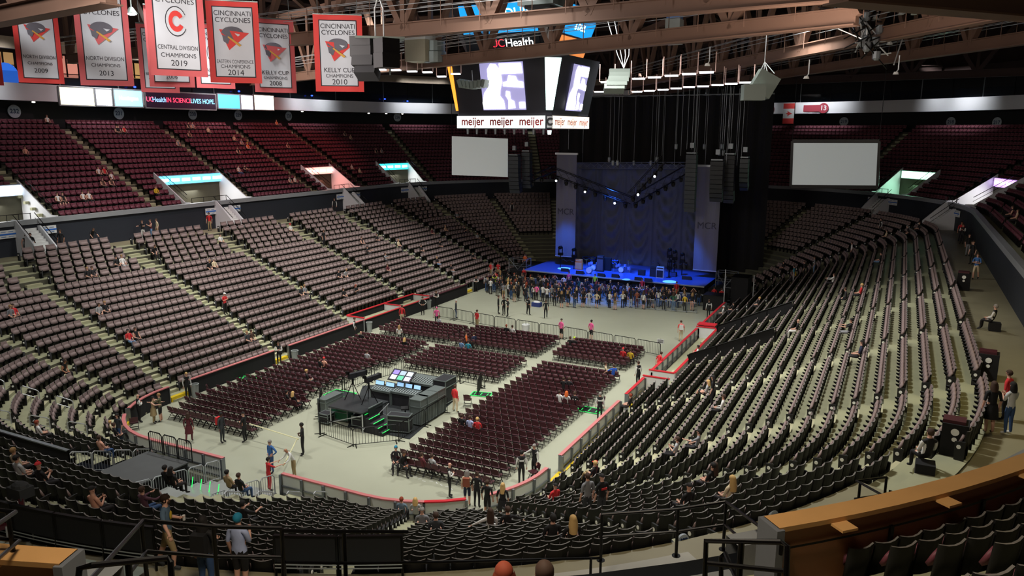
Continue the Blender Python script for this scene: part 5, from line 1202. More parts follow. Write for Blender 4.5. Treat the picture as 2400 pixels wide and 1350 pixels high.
# ------------------------------------------------------------------ vomitory fittings
VL = [(VOMS[0], 'CFE4FF', 'ring_a', 'white and blue lit sign over the leftmost opening'), (VOMS[1], '5AC8F8', 'ring_b', 'long pale blue lit sign over the widest left opening'), (VOMS[2], 'FF9C90', 'ring_c', 'pink white lit sign over the middle left opening'), (VOMS[3], '30D8E0', 'ring_d', 'turquoise lit sign over the far left opening'), (VOMS[4], 'B0F8D0', 'ring_e', 'green white lit sign below the right screen'), (VOMS[5], 'C890FF', 'ring_f', 'violet white lit sign at the right edge')]
for vi, ((uc, hw), h, nm, label) in enumerate(VL):
    where = ('leftmost opening', 'widest left opening', 'middle left opening', 'far left opening', 'opening by right screen', 'opening at right edge')[vi]
    x, y, nx, ny = RP(uc, 24.9); an = math.atan2(ny, nx)-PI/2; r = empty('lit_entrance_sign', (x, y, 12.1), an); g = B(); g.box((0, 0, 0), (2*hw, .35, .95), GREYR); g.obj('housing', r); g = B(); g.box((0, -.2, 0), (2*hw-.1, .06, .82), em(nm, h, 2.6)); g.obj('lit_panel', r)
    g = B(); k_ = max(3, int(hw*1.6))
    for i in range(k_): g.box((-hw+2*hw*(i+.5)/k_, -.24, 0), (1.5*hw/k_, .03, .3), PUREW)
    g.obj('lit_lettering', r)
    T(r, label, 'lit sign')
    r = empty('entrance_opening', (x, y, 0), an); g = B(); g.box((0, .3, 10.6), (2*hw, .15, 2.2), FASC); g.obj('back_wall', r)
    g = B(); g.box((-hw*.45, .2, 10.6), (hw*.62, .08, 2.0), em('doorway_glow', 'FFFFFF', 3.0) if nm == 'ring_b' else MARD); g.obj('doorway', r)
    g = B(); g.box((hw*.4, .2, 10.55), (hw*.5, .08, 2.0), MARD); g.obj('doorway', r)
    g = B()
    for k in range(9): g.box((hw*-.1-0, -4.6-k*.26, 9.35-k*.2), (1.5, .28, .2), WHT)
    g.obj('stairs', r)
    g = B(); wx = hw*-.1; [g.add([(wx+sx, -4.4, 7.46), (wx+sx, -4.4, 10.2), (wx+sx, -5.0, 10.2), (wx+sx, -7.1, 8.2), (wx+sx, -7.1, 7.46), (wx+sx+.12, -4.4, 7.46), (wx+sx+.12, -4.4, 10.2), (wx+sx+.12, -5.0, 10.2), (wx+sx+.12, -7.1, 8.2), (wx+sx+.12, -7.1, 7.46)], [(4, 3, 2, 1, 0), (5, 6, 7, 8, 9)]+[(i, (i+1) % 5, 5+(i+1) % 5, 5+i) for i in range(5)], FASC) for sx in (-.95,)]; g.obj('stair_wall', r); g = B(); [g.add([(wx+sx, -4.4, 7.46), (wx+sx, -4.4, 9.6), (wx+sx, -5.0, 9.6), (wx+sx, -7.1, 7.8), (wx+sx, -7.1, 7.46), (wx+sx+.12, -4.4, 7.46), (wx+sx+.12, -4.4, 9.6), (wx+sx+.12, -5.0, 9.6), (wx+sx+.12, -7.1, 7.8), (wx+sx+.12, -7.1, 7.46)], [(4, 3, 2, 1, 0), (5, 6, 7, 8, 9)]+[(i, (i+1) % 5, 5+(i+1) % 5, 5+i) for i in range(5)], FASC) for sx in (.83,)]; g.obj('stair_wall', r)
    g = B()
    for sx in (-.85, .85):
        g.tube([(hw*-.1+sx, -4.5, 10.6), (hw*-.1+sx, -7.0, 8.6)], .03, BLKM); g.tube([(hw*-.1+sx, -4.5, 10.2), (hw*-.1+sx, -7.0, 8.2)], .02, BLKM)
    for z in (10.1, 10.6): g.tube([(-hw, -4.6, z), (hw*.1, -4.6, z)], .028, BLKM)
    for i in range(4): g.tube([(-hw+i*hw*.36, -4.6, 9.55), (-hw+i*hw*.36, -4.6, 10.6)], .028, BLKM)
    for sx in (-1, 1): g.tube([(sx*hw, -4.0, 10.9), (sx*hw, .3, 13.6)], .03, BLKM); g.tube([(sx*hw, -4.0, 10.5), (sx*hw, .3, 13.2)], .02, BLKM)
    g.obj('railings', r); T(r, 'white walled entrance with stairs and railings, %s' % where, 'entrance')
    for sx in (-1, 1):
        q_ = Matrix.Translation((x, y, 0))@Matrix.Rotation(an, 4, 'Z'); rr = empty('direction_sign'); rr.matrix_world = q_@Matrix.Translation((hw*-.1+sx*1.6, -4.85, 9.2)); g = B(); g.box((0, 0, 0), (1.25, .06, .62), WHT); g.obj('board', rr); g = B(); g.box((0, -.04, 0), (1.25, .02, .12), mt('sign_blue', '2A6AC0', .6, var=0)); [g.box((d, -.04, z), (.35, .02, .05), mt('sign_text', '6A8AB0', .6, var=0)) for z in (-.18, .18) for d in (-.3, .25)]; g.obj('print', rr)
        T(rr, 'white blue striped board %s the stairs, %s' % ('left of' if sx < 0 else 'right of', where), 'sign')
    L_ = area('entrance_light', (x-nx*.3, y-ny*.3, 11.4), 1.6, 160 if nm != 'ring_b' else 330, hx(h) if nm in ('ring_c', 'ring_e') else (1, .98, .95), (x-nx*4, y-ny*4, 9.0), 1)
# ------------------------------------------------------------------ near side: orange rails, stair rails, walkway barriers
def orange(u0, u1, label):
    r = empty('orange_parapet'); b = B(); band(b, [(21.05, 10.92), (21.05, 11.0), (21.45, 11.0), (21.45, 10.92), (21.05, 10.92)], u0, u1, WOOD, .8); b.obj('top_board', r)
    b = B(); band(b, [(21.1, 10.92), (21.1, 9.5)], u0, u1, WOODD, .8); band(b, [(21.4, 9.55), (21.4, 10.92)], u0, u1, WOODD, .8); b.obj('parapet_panel', r)
    b = B(); band(b, [(21.43, 10.62), (21.46, 10.62), (21.46, 10.66)], u0, u1, BLKM, .8); s0, s1 = slen(u0, 21.45), slen(u1, 21.45); n = max(1, int((s1-s0)/2.1))
    for i in range(n+1): x, y, nx, ny = RP(uat(s0+(s1-s0)*i/n, 21.45), 21.45); b.box((x, y, 10.1), (.07, .05, 1.1), BLKM, math.atan2(ny, nx)-PI/2)
    for u in (u0, u1): x, y, nx, ny = RP(u, 21.25); b.box((x, y, 10.25), (.14, .5, 1.45), mt('pillar_grey', '6A6E74', .6, var=.1), math.atan2(ny, nx)-PI/2)
    b.obj('posts_and_rod', r)
    b = B()
    for i in range(n): x, y, nx, ny = RP(uat(s0+(s1-s0)*(i+.5)/n, 21.45), 21.55); b.box((x, y, 10.9), (.3, .3, .04), WOOD, math.atan2(ny, nx)-PI/2)
    b.obj('drink_shelves', r); T(r, label, 'parapet')
ua = lambda a: 8+a/90.
orange(cuts[-1][1], 8.05, 'long orange wood topped parapet at the bottom right'); orange(6.2, cuts[-1][0], 'orange wood topped parapet end at the bottom left')
def rail(pts, rr, M, label, posts=(), mid=None, cat='handrail', nm='stair_rail', h=1.05):
    r = empty(nm); b = B(); b.tube([Vector(q_) for q_ in pts], rr, M, 8); b.obj('top_rail', r)
    if mid: b = B(); b.tube([Vector(q_)-Vector((0, 0, mid)) for q_ in pts], rr*.9, M, 8); b.obj('mid_rail', r)
    for q_ in posts: b = B(); b.tube([Vector(q_), Vector((q_[0], q_[1], q_[2]-h))], rr*1.05, M, 8); b.lathe((q_[0], q_[1], q_[2]-h), [(.09, 0), (.09, .015)], M, 10); b.obj('post', r)
    T(r, label, cat)
A1, A2, A3, A4 = at_d(1411, 1206, 16), at_d(1590, 1193, 15.7), at_d(1702, 1176, 15.4), at_d(1832, 1272, 11.8)
rail([A1-Vector((0, 0, 1.05)), A1-Vector((0, 0, .15)), A1, A2, A3, A4, A4-Vector((0, 0, .2))], .032, BLKM, 'black stair rail bending down right of centre at the bottom', (A1, A2, A3), .5)
B1, B2, B3, B4, B5 = at_d(1655, 1350, 9.3), at_d(1655, 1268, 9.3), at_d(1830, 1270, 9.0), at_d(1845, 1280, 8.9), at_d(1842, 1400, 8.8)
rail([B1-Vector((0, 0, .6)), B2, B3, B4, B5], .036, BLKM, 'heavy black rail frame beside the orange parapet, bottom right', (at_d(1738, 1269, 9.15),), None, h=1.2)
rail([at_d(1658, 1320, 9.25), at_d(1836, 1338, 8.9)], .03, BLKM, 'lower black cross bar of the rail frame, bottom right', ())
rail([at_d(1690, 1420, 9.8), at_d(1690, 1305, 9.8), at_d(1700, 1297, 9.8), at_d(1745, 1400, 8.9)], .03, BLKM, 'small hooked black rail inside the bottom right frame', ())
C1, C2, C3, C4 = at_d(200, 1372, 8.6), at_d(336, 1220, 11.4), at_d(500, 1234, 11.7), at_d(660, 1238, 12.0)
rail([C1, C2, C3, C4], .032, BLKM, 'long black stair rail crossing in front of the bearded man', (C2-Vector((.05, 0, 0)), C3, C4), .5, h=1.15)
D1, D2, D3, D4 = at_d(182, 1380, 8.9), at_d(186, 1332, 8.9), at_d(392, 1308, 9.2), at_d(404, 1400, 9.2)
rail([D1, D2, at_d(215, 1325, 8.9), D3, at_d(400, 1316, 9.2), D4], .038, BLKM, 'short thick black rail at the very bottom left', (at_d(300, 1318, 9.05),), h=.9)
E1, E2, E3 = at_d(-40, 1192, 11), at_d(36, 1200, 11), at_d(-30, 1245, 9.6)
rail([E1, E2, E3], .032, BLKM, 'black rail corner cut by the left edge', (at_d(18, 1200, 11),), .45)
F1, F2, F3, F4, F5 = at_d(662, 1244, 12), at_d(960, 1250, 14), at_d(664, 1400, 11.5), at_d(1000, 1318, 14), at_d(1405, 1308, 15.6)
rail([at_d(664, 1380, 12), F1, at_d(955, 1247, 13.6)], .035, BLKM, 'black rail along the dark walkway barrier at bottom centre', (at_d(806, 1246, 12.8),), 1.0)
rail([at_d(668, 1318, 12.1), at_d(830, 1320, 12.9), F4, F5], .028, BLKM, 'low black rail running along the bottom centre to the right', (at_d(1385, 1308, 15.5),), None, h=.5)
G1, G2, G3, G4 = at_d(2008, 1127, 18), at_d(2078, 1118, 18.4), at_d(1998, 1175, 17.6), at_d(2165, 1215, 14.5)
rail([G2, G1, G4], .03, BLKM, 'bent black rail in front of the sitting guard, right', (G2, at_d(2016, 1132, 17.8)), .45, h=1.1)
for i in range(6):
    a_ = ua(-42+9*i); 
H_ = [RP(ua(-42+7*i), 19.75)[:2]+(CZ+1.0,) for i in range(1, 8)]
rail(H_, .03, BLKM, 'dark handrail curving along the right concourse wall', H_[::2], None, h=1.0)
# black barrier panels along near walkway
PB = mt('walkway_panel', '101014', .6, var=.2)
def panel_run(u0, u1, off_, label, n):
    for i in range(n):
        a, c = u0+(u1-u0)*i/n, u0+(u1-u0)*(i+.96)/n; r = empty('walkway_barrier_panel'); b = B(); band(b, [(off_, CZ+.42), (off_, CZ+1.02), (off_+.04, CZ+1.02), (off_+.04, CZ+.42), (off_, CZ+.42)], a, c, PB, .7); b.obj('panel', r)
        b = B(); [band(b, [(off_+.05, CZ+z), (off_+.08, CZ+z), (off_+.08, CZ+z+.03)], a, c, SILV, .7) for z in (.3, .38)]; band(b, [(off_-.02, CZ+1.02), (off_-.02, CZ+1.06), (off_+.06, CZ+1.06), (off_+.06, CZ+1.02)], a, c, BLKM, .7); b.obj('rails', r)
        b = B(); x, y, nx, ny = RP(a, off_+.03); b.tube([(x, y, CZ), (x, y, CZ+1.05)], .03, BLKM); x, y, _, _ = RP(c, off_+.03); b.tube([(x, y, CZ), (x, y, CZ+1.05)], .03, BLKM); b.obj('posts', r)
        b = B(); band(b, [(off_+.25, CZ+.2), (off_+.75, CZ+.24), (off_+.75, CZ+.2)], a, c, mt('foot_shelf', 'A8BAB8', .35, .3, var=.1), .7); b.obj('foot_shelf', r); T(r, label, 'barrier', label)
panel_run(ua(-87), ua(-73.5), 16.1, 'black panel barrier with pale foot shelf along the bottom left walkway', 4)
panel_run(ua(-66.5), ua(-59.3), 16.1, 'black panel barrier with pale foot shelf at bottom centre', 2)
# concrete stair block right of centre
r = empty('concrete_stair_block')
for k in range(4): b = B(); band(b, [(16.6+k*.8, CZ), (16.6+k*.8, CZ+.17*(k+1)), (20.2, CZ+.17*(k+1))], ua(-55), ua(-43), mt('pale_concrete', 'A8A69C', .6, var=.1, scale=1.5), .8); b.obj('step', r)
for k in range(8): b = B(); band(b, [(19.0+k*.35, CZ+.6+.2*k), (19.0+k*.35, CZ+.8+.2*k), (19.4+k*.35, CZ+.8+.2*k)], ua(-54.5), ua(-51.0), MC['pale_concrete'], .8); b.obj('step', r)
T(r, 'broad pale concrete steps at the bottom right of centre', 'steps')
# section number discs on last row seat backs
for px, py, s_ in ((1575, 1266, '103'), (1742, 1235, '104'), (2325, 833, '105')):
    p0 = ring_hit  # placed by angle instead
for a, s_, off_ in ((-42.0, '103', 15.78), (-34.6, '104', 15.78)):
    x, y, nx, ny = RP(ua(a), off_); numdisc((x, y, rz_(18)+.62), (nx, ny, 0), s_, .15, 'small %s disc on last seat row backs, %s the stair rail' % (s_, 'left under' if s_ == '103' else 'right under'))
for (px, py, lb) in ((2325, 860, 'beside the violet aisle top'), (2250, 1040, 'next to the sitting guard'), (2265, 650, 'far along the right walkway')):
    x, y = fl(px, py+30, CZ); r = empty('end_seat_cover', (x-.2, y, CZ-.0), -.1); g = B(); g.box((0, 0, .55), (.7, .65, 1.05), BLKF); g.obj('cover', r); g = B(); g.box((-.05, .0, 1.12), (.6, .5, .1), MAR); g.obj('cushion', r)
    for z, rd in ((.85, .11), (.62, .07)): X = face_mat((.0, -.34, z), (0, -1, 0)); g = B(); g.add([X@Vector((rd*math.cos(2*PI*k/14), rd*math.sin(2*PI*k/14), .01)) for k in range(14)], [tuple(range(14))], DISC); g.obj('white_disc', r)
    T(r, 'black end seat unit with white discs on the right walkway, %s' % lb, 'seat unit')
x, y = fl(50, 1262, CZ); r = empty('walkway_guest_chair', (x, y, CZ), 2.6); g = B(); g.box((0, -.1, .8), (.55, .1, .6), MAR); g.obj('backrest', r); g = B(); g.box((0, .15, .48), (.5, .5, .1), MAR); g.obj('seat', r); g = B(); [g.tube([(sx*.26, sy*.25, 0), (sx*.26, sy*.25, .5)], .02, SILV) for sx in (-1, 1) for sy in (-1, 1)]; g.obj('legs', r); T(r, 'padded maroon chair on the walkway at the left edge with a cap on it', 'chair')
g = B(); g.box((x+.05, y+.1, CZ+1.18), (.5, .35, .25), mt('bag_grey', '2E3236', .8, var=.15)); g.ell((x+.05, y+.1, CZ+1.3), (.24, .18, .12), MC['bag_grey']); T(g.obj('grey_backpack'), 'dark grey backpack resting on the left edge chair', 'bag')
# ------------------------------------------------------------------ people
def joints(legs, arms):
    J = dict(pelvis=((0, 0, .95), .145, .11), waist=((0, .0, 1.08), .13, .10), chest=((0, 0, 1.28), .165, .115), neckb=((0, -.015, 1.45), .062, .06), neck=((0, .005, 1.52), .052, .052), hlow=((0, .03, 1.585), .06, .075), hmid=((0, .02, 1.665), .08, .095), htop=((0, .01, 1.73), .055, .065))
    def arm(s, el, wr, ha): J['sh%d' % s] = ((s*.185, -.01, 1.405), .062, .062); J['el%d' % s] = (el, .043, .043); J['wr%d' % s] = (wr, .029, .029); J['ha%d' % s] = (ha, .036, .022)
    def leg(s, hip, kn, an, to): J['hip%d' % s] = (hip, .098, .1); J['kn%d' % s] = (kn, .062, .062); J['an%d' % s] = (an, .042, .045); J['to%d' % s] = (to, .042, .032)
    A = {'down': ((.25, -.03, 1.13), (.25, .05, .89), (.25, .07, .81)), 'fold': ((.25, .06, 1.13), (.02, .2, 1.16), (-.07, .19, 1.18)), 'hips': ((.36, -.1, 1.17), (.19, .02, 1.0), (.13, .06, .98)),
         'phone': ((.22, .06, 1.14), (.08, .27, 1.25), (.05, .31, 1.3)), 'up': ((.26, .12, 1.55), (.1, .14, 1.76), (.06, .16, 1.82)), 'lap': ((.23, .04, 1.13), (.12, .25, 1.06), (.08, .32, 1.05)),
         'reach': ((.27, .22, 1.27), (.27, .46, 1.3), (.26, .54, 1.3)), 'out': ((.4, .08, 1.25), (.55, .2, 1.12), (.6, .24, 1.06)), 'back': ((.3, -.22, 1.2), (.3, -.36, 1.02), (.28, -.42, .98)), 'cup': ((.25, -.02, 1.13), (.16, .24, 1.12), (.12, .3, 1.14))}
    for s in (-1, 1):
        a = arms if isinstance(arms, str) else arms[0 if s < 0 else 1]; e, w, h = A[a]; m_ = lambda p: (s*p[0], p[1], p[2])
        e, w, h = m_(e), m_(w), m_(h)
        if a == 'fold': w = (w[0], w[1], w[2]+.04*s); h = (h[0], h[1], h[2]+.04*s)
        arm(s, e, w, h)
        if legs == 'walk': leg(s, (s*.09, 0, .9), (s*.1, .14*s, .5), (s*.1, .1 if s > 0 else -.28, .1 if s > 0 else .14), (s*.1, .26 if s > 0 else -.14, .04))
        elif legs == 'sit': leg(s, (s*.09, .05, .93), (s*.13, .43, .93), (s*.12, .44, .5), (s*.13, .6, .45))
        elif legs == 'wide': leg(s, (s*.09, 0, .9), (s*.15, .02, .5), (s*.18, -.02, .1), (s*.21, .13, .04))
        elif legs == 'bent': leg(s, (s*.09, .05, .93), (s*.1, .4, 1.12), (s*.09, .55, .72), (s*.1, .7, .7))
        elif legs == 'cross': leg(s, (s*.09, .05, .93), (s*.1, .43, .95+.07*(s > 0)), (s*-.06, .5+.1*(s > 0), .52+.2*(s > 0)), (s*-.1, .66+.06*(s > 0), .47+.2*(s > 0)))
        else: leg(s, (s*.09, 0, .9), (s*.1, .02, .5), (s*.105, -.02, .09), (s*.12, .14, .035))
    if legs in ('sit', 'cross', 'bent'):
        dz = -.42
        for k, (p, a, c) in list(J.items()):
            y = p[1]
            if k[:2] in ('wa', 'ch', 'ne', 'hl', 'hm', 'ht', 'sh', 'el', 'wr', 'ha'): y -= .03+(p[2]-1.0)*.12
            J[k] = ((p[0], y, p[2]+dz), a, c)
    if legs == 'lean':
        pass
    return J
EDG = [('pelvis', 'waist', 1), ('waist', 'chest', 1), ('chest', 'neckb', 1), ('neckb', 'neck', 0), ('neck', 'hlow', 0), ('hlow', 'hmid', 0), ('hmid', 'htop', 0)]
for s_ in (-1, 1): EDG += [('neckb', 'sh%d' % s_, 1), ('sh%d' % s_, 'el%d' % s_, 2), ('el%d' % s_, 'wr%d' % s_, 3), ('wr%d' % s_, 'ha%d' % s_, 0), ('pelvis', 'hip%d' % s_, 4), ('hip%d' % s_, 'kn%d' % s_, 4), ('kn%d' % s_, 'an%d' % s_, 5), ('an%d' % s_, 'to%d' % s_, 6)]
PB_ = {}
DUM = [mt('skin_mid', 'C08A6A', .6, var=.04)]*7
def body_mesh(legs, arms, fat=1.0, lean=0., skirt=False):
    key = (legs, str(arms), fat, lean, skirt)
    if key in PB_: return PB_[key]
    J = joints(legs, arms)
    if lean:
        for k, (p, a, c) in list(J.items()):
            if k[:2] not in ('hi', 'kn', 'an', 'to', 'pe'):
                z0 = J['pelvis'][0][2]; d = Vector((p[0], p[1], p[2]-z0)); d.rotate(Matrix.Rotation(-lean, 3, 'X')); J[k] = ((d.x, d.y, d.z+z0), a, c)
    names = list(J); me = bpy.data.meshes.new('b'); me.from_pydata([J[n][0] for n in names], [(names.index(a), names.index(c)) for a, c, _ in EDG], [])
    o = bpy.data.objects.new('b', me); COL.objects.link(o); sk_ = o.modifiers.new('s', 'SKIN'); sk_.branch_smoothing = .4
    for i, n in enumerate(names):
        f = fat if n in ('pelvis', 'waist', 'chest') else (1+(fat-1)*.5); f = f if n[0] != 'n' and n[0] != 'h' or n[:3] == 'hip' else 1
        me.skin_vertices[0].data[i].radius = (J[n][1]*f, J[n][2]*f); me.skin_vertices[0].data[i].use_root = (n == 'pelvis')
    sb = o.modifiers.new('u', 'SUBSURF'); sb.levels = 1; sb.render_levels = 1
    dg = bpy.context.evaluated_depsgraph_get(); em_ = bpy.data.meshes.new_from_object(o.evaluated_get(dg)); bpy.data.objects.remove(o)
    b = B(); b.ms = [0, 1, 2, 3, 4, 5, 6]
    segs_ = [(Vector(J[a][0]), Vector(J[c][0]), m_) for a, c, m_ in EDG]; b.v = [tuple(v.co) for v in em_.vertices]
    pz = J['pelvis'][0][2]
    for f in em_.polygons:
        c = f.center; best = None
        for a, d, m_ in segs_:
            ab = d-a; t = max(0, min(1, (c-a).dot(ab)/ab.length_squared)); r_ = (c-a-ab*t).length
            if best is None or r_ < best[0]: best = (r_, m_)
        m_ = best[1]
        if m_ == 4 and c.z > pz+.0 and legs not in ('sit', 'cross', 'bent'): m_ = 1
        b.f.append(list(f.vertices)); b.m.append(m_)
    bpy.data.meshes.remove(em_)
    hm = Vector(J['hmid'][0]); X0 = lambda x, y, z: (hm.x+x, hm.y+y, hm.z+z)
    b.ell(X0(0, .095, -.02), (.014, .022, .022), 0, 6, 4)
    for sx in (-1, 1): b.ell(X0(sx*.083, 0, -.015), (.012, .022, .033), 0, 6, 4); b.ell(X0(sx*.032, .087, .008), (.011, .008, .007), 6, 6, 4)
    b.ell(X0(0, .088, -.062), (.024, .008, .006), 6, 6, 4)
    for s in (-1, 1):
        w, h = Vector(J['wr%d' % s][0]), Vector(J['ha%d' % s][0]); d = (h-w).normalized(); side = d.cross(Vector((0, 0, 1))); side = side.normalized() if side.length > .2 else Vector((0, 1, 0)); nrm = side.cross(d)
        for i, (o_, L) in enumerate(((-.027, .062), (-.009, .075), (.009, .07), (.027, .055))):
            p0 = h+side*o_+d*.01; b.tube([p0, p0+d*L*.5+nrm*.004, p0+d*L*.8-nrm*.016*s, p0+d*L-nrm*.032*s], [.0095, .009, .008, .006], 0, 5)
        p0 = w+(h-w)*.5+side*.03; b.tube([p0, p0+side*.025+d*.025, p0+side*.032+d*.055], [.011, .01, .007], 0, 5)
    if skirt:
        p = Vector(J['pelvis'][0]); prof = [(.16, .06), (.19, -.1), (.23, -.42)]; vs = []
        for r_, z in prof:
            for j in range(14): q = 2*PI*j/14; vs.append((r_*math.cos(q)*1.05, r_*math.sin(q)*.85, p.z+z))
        b.add(vs, [(i*14+j, i*14+(j+1) % 14, (i+1)*14+(j+1) % 14, (i+1)*14+j) for i in range(2) for j in range(14)], 4)
    me = bpy.data.meshes.new('body'); me.from_pydata([tuple(v) for v in b.v], [], b.f)
    for M in DUM: me.materials.append(M)
    me.polygons.foreach_set('material_index', b.m); me.polygons.foreach_set('use_smooth', [True]*len(me.polygons)); me.update()
    PB_[key] = (me, J); return PB_[key]
HC = {}
def hair_mesh(kind):
    if kind in HC: return HC[kind]
    b = B(); n, k = 14, 9; rx, ry, rz0 = .094, .112, .108; vs = []
    for i in range(k+1):
        p = -PI/2+PI*i/k
        for j in range(n): q = 2*PI*j/n; vs.append((rx*math.cos(p)*math.cos(q), ry*math.cos(p)*math.sin(q)-.006, rz0*math.sin(p)+.01))
    fs = []
    for i in range(k):
        for j in range(n):
            f = (i*n+j, i*n+(j+1) % n, (i+1)*n+(j+1) % n, (i+1)*n+j); cy = sum(vs[a][1] for a in f)/4; cz = sum(vs[a][2] for a in f)/4
            if kind in ('cap', 'beanie'): ok = cz > .012
            else: ok = cz > .045 or (cy < .02 and cz > -.06) 
            if ok: fs.append(f)
    b.add(vs, fs, 0)
    if kind == 'cap': b.add([(.075*math.cos(t), .07+.09*math.sin(t), .02) for t in [PI*i/8 for i in range(9)]]+[(.075*math.cos(t), .07+.09*math.sin(t), .032) for t in [PI*i/8 for i in range(9)]], [tuple(range(9)), tuple(range(17, 8, -1))], 0)
    if kind == 'beanie': b.ell((0, 0, .13), (.03, .03, .025), 0, 8, 4)
    if kind in ('long', 'longer'):
        L = .26 if kind == 'long' else .4; vs = []; 
        for i in range(8):
            t = i/7
            for j in range(9): q = PI+PI*j/8; w = 1+.35*math.sin(t*PI)*.7+.1*t; vs.append((.098*w*math.cos(q), .1*math.sin(q)*(1+.25*t)-.01-.02*t, .03-L*t))
        b.add(vs, [(i*9+j, (i+1)*9+j, (i+1)*9+j+1, i*9+j+1) for i in range(7) for j in range(8)], 0)
        b.add([(x*.88, y*.8, z) for x, y, z in vs], [(i*9+j, i*9+j+1, (i+1)*9+j+1, (i+1)*9+j) for i in range(7) for j in range(8)], 0)
    if kind == 'bun': b.ell((0, -.06, .11), (.045, .045, .04), 0, 8, 5)
    if kind == 'beard': b.ell((0, .06, -.075), (.055, .04, .05), 0, 8, 5)
    me = bpy.data.meshes.new('hair'); me.from_pydata([tuple(v) for v in b.v], [], b.f); me.materials.append(DUM[0]); me.polygons.foreach_set('use_smooth', [True]*len(me.polygons)); me.update(); HC[kind] = me; return me
CN = dict(black='121214', dark='1E1C20', grey='7E8084', white='D4D4D0', red='C82A2E', pink='E8609A', navy='1C2440', jeans='34507A', lightjeans='6A8AB0', tan='A08A66', khaki='9A8660', maroon='5A2028', blue='3A6AA8', royal='2458C0', green='2A5A44', yellow='C8A828', lime='B8D830', orange='D8682A', cream='C8B898', charcoal='34383C', olive='5A5A40', brown='4A3428', pastel='A8B4D8', plaid='5A3A48', check='6A8090', teal='2A8AA0', rust='8A4A34', lightgrey='A8AAAC', peach='D8A088',
          hblack='15110F', hbrown='3E2A1E', hblond='C8A468', hgrey='8A8680', hred='8A3A20', hteal='1A7A98', hsand='94744A')
SK = dict(l='D0A08A', m='B07C5E', d='5A3A2A')
def cm(n): return mt('cloth_'+n if n[0] != 'h' else 'hair_'+n[1:], CN[n], .8, var=.12, scale=6) 
NPEOPLE = 0; ALLP = []
def person(loc, head, label, top='black', bot='dark', shoe='dark', hair='hbrown', style='short', skin='l', legs='stand', arms='down', sleeve='short', shorts=False, vest=None, fat=1.0, lean=0., skirt=False, sc=1.0, group=None, extras=()):
    """heading: degrees, 0 = looking towards the stage, 90 = towards the right side"""
    me, J = body_mesh(legs, arms, fat, lean, skirt); o = bpy.data.objects.new('person', me); COL.objects.link(o)
    S_ = mt('skin_'+skin, SK[skin], .6, var=.05); tp = cm(top); bt = cm(bot)
    slv = cm('white') if vest else tp
    slots = [S_, cm(vest) if vest else tp, slv if sleeve != 'none' else S_, slv if sleeve == 'long' or vest and sleeve != 'short' else S_, bt, S_ if shorts else bt, cm(shoe)]
    for i, M in enumerate(slots): o.material_slots[i].link = 'OBJECT'; o.material_slots[i].material = M
    o.location = loc; o.rotation_euler.z = -R(head); o.scale = (sc, sc, sc)
    if style != 'bald':
        for st in (style.split('+')):
            h = bpy.data.objects.new('hat' if st in ('cap', 'beanie') else 'hair', hair_mesh(st)); COL.objects.link(h); h.parent = o; h.location = J['hmid'][0]; h.material_slots[0].link = 'OBJECT'; h.material_slots[0].material = cm(hair)
            if lean: h.rotation_euler.x = -lean*.6
    T(o, label, 'person', group); ALLP.append(o)
    for kind, M in extras:
        b = B(); ch = Vector(J['chest'][0])
        if kind == 'backpack': b.box((0, -.2, ch.z-.02), (.3, .16, .42), cm(M)); b.obj('backpack', o)
        if kind == 'print': b.box((0, -.13, ch.z), (.22, .02, .07), cm(M)); b.obj('back_print', o)
        if kind == 'frontprint': b.ell((0, .105, ch.z), (.08, .02, .1), cm(M), 10, 6); b.obj('shirt_print', o)
        if kind == 'cup': h = Vector(J['ha-1'][0]); b.lathe((h.x+.01, h.y+.04, h.z), [(.028, -.06), (.034, .06)], cm(M), 10); b.obj('cup', o)
        if kind == 'phone': h = Vector(J['ha1'][0]); b.box((h.x, h.y+.03, h.z+.05), (.07, .012, .14), cm(M)); b.obj('phone', o)
    return o
def P0(px, py, z=0): x, y = fl(px, py, z); return (x, y, z)
# --- staff and visitors on the floor
VST = dict(top='white', vest='black', sleeve='vlong', bot='black')
def V(loc, head, label, **k): d = dict(VST); d.update(k); return person(loc, head, label, **d)
V(P0(328, 990), 20, 'steward in vest with bright sleeves standing at the curved left corner gate', style='bald', arms='fold', fat=1.2)
V(P0(441, 934), 110, 'fair haired steward in vest standing at the first left yellow gate', hair='hblond')
V(P0(655, 855), 140, 'steward in vest standing at the second left yellow gate', arms='fold')
V(P0(832, 792), 60, 'steward in vest standing at the near end of the penalty box')
V(P0(991, 738), 150, 'steward in vest standing past the far end of the penalty box', arms='hips')
V(P0(1023, 722), 160, 'steward in vest with folded arms before the far left boards', arms='fold')
V(P0(1054, 1165), 60, 'steward in dark vest with folded arms at the near right gate', arms='fold', style='bald')
V(P0(1222, 1135), 330, 'steward seen from behind in vest with pale back print, near curved boards', hair='hblack', extras=(('print', 'white'),))
V(P0(1252, 1118), 200, 'grey haired steward facing the camera at the curved boards', hair='hgrey', arms=('down', 'out'))
V(P0(1405, 985), 340, 'steward in vest beside the green outlined ramp on the right', hair='hgrey', extras=(('print', 'white'),))
V(P0(1495, 905), 300, 'steward in vest standing by the white end of the right bench', extras=(('print', 'white'),))
V(P0(1660, 745), 330, 'steward in vest with white back print at the far right boards', extras=(('print', 'white'),))
V(P0(1116, 684), 150, 'steward in black vest at the far left edge of the crowd', arms='fold')
V(P0(1140, 680), 150, 'second steward in vest beside the far left edge of the crowd')
person(P0(711, 1067), 235, 'man in black clothes with folded arms standing alone on the near floor', skin='d', hair='hblack', arms='fold', bot='black', sc=1.04)
person(P0(445, 1036), 330, 'woman in maroon dress walking away near the left chairs', top='maroon', bot='maroon', legs='walk', hair='hbrown', style='long', shoe='black', sleeve='long', skirt=True, sc=.97)
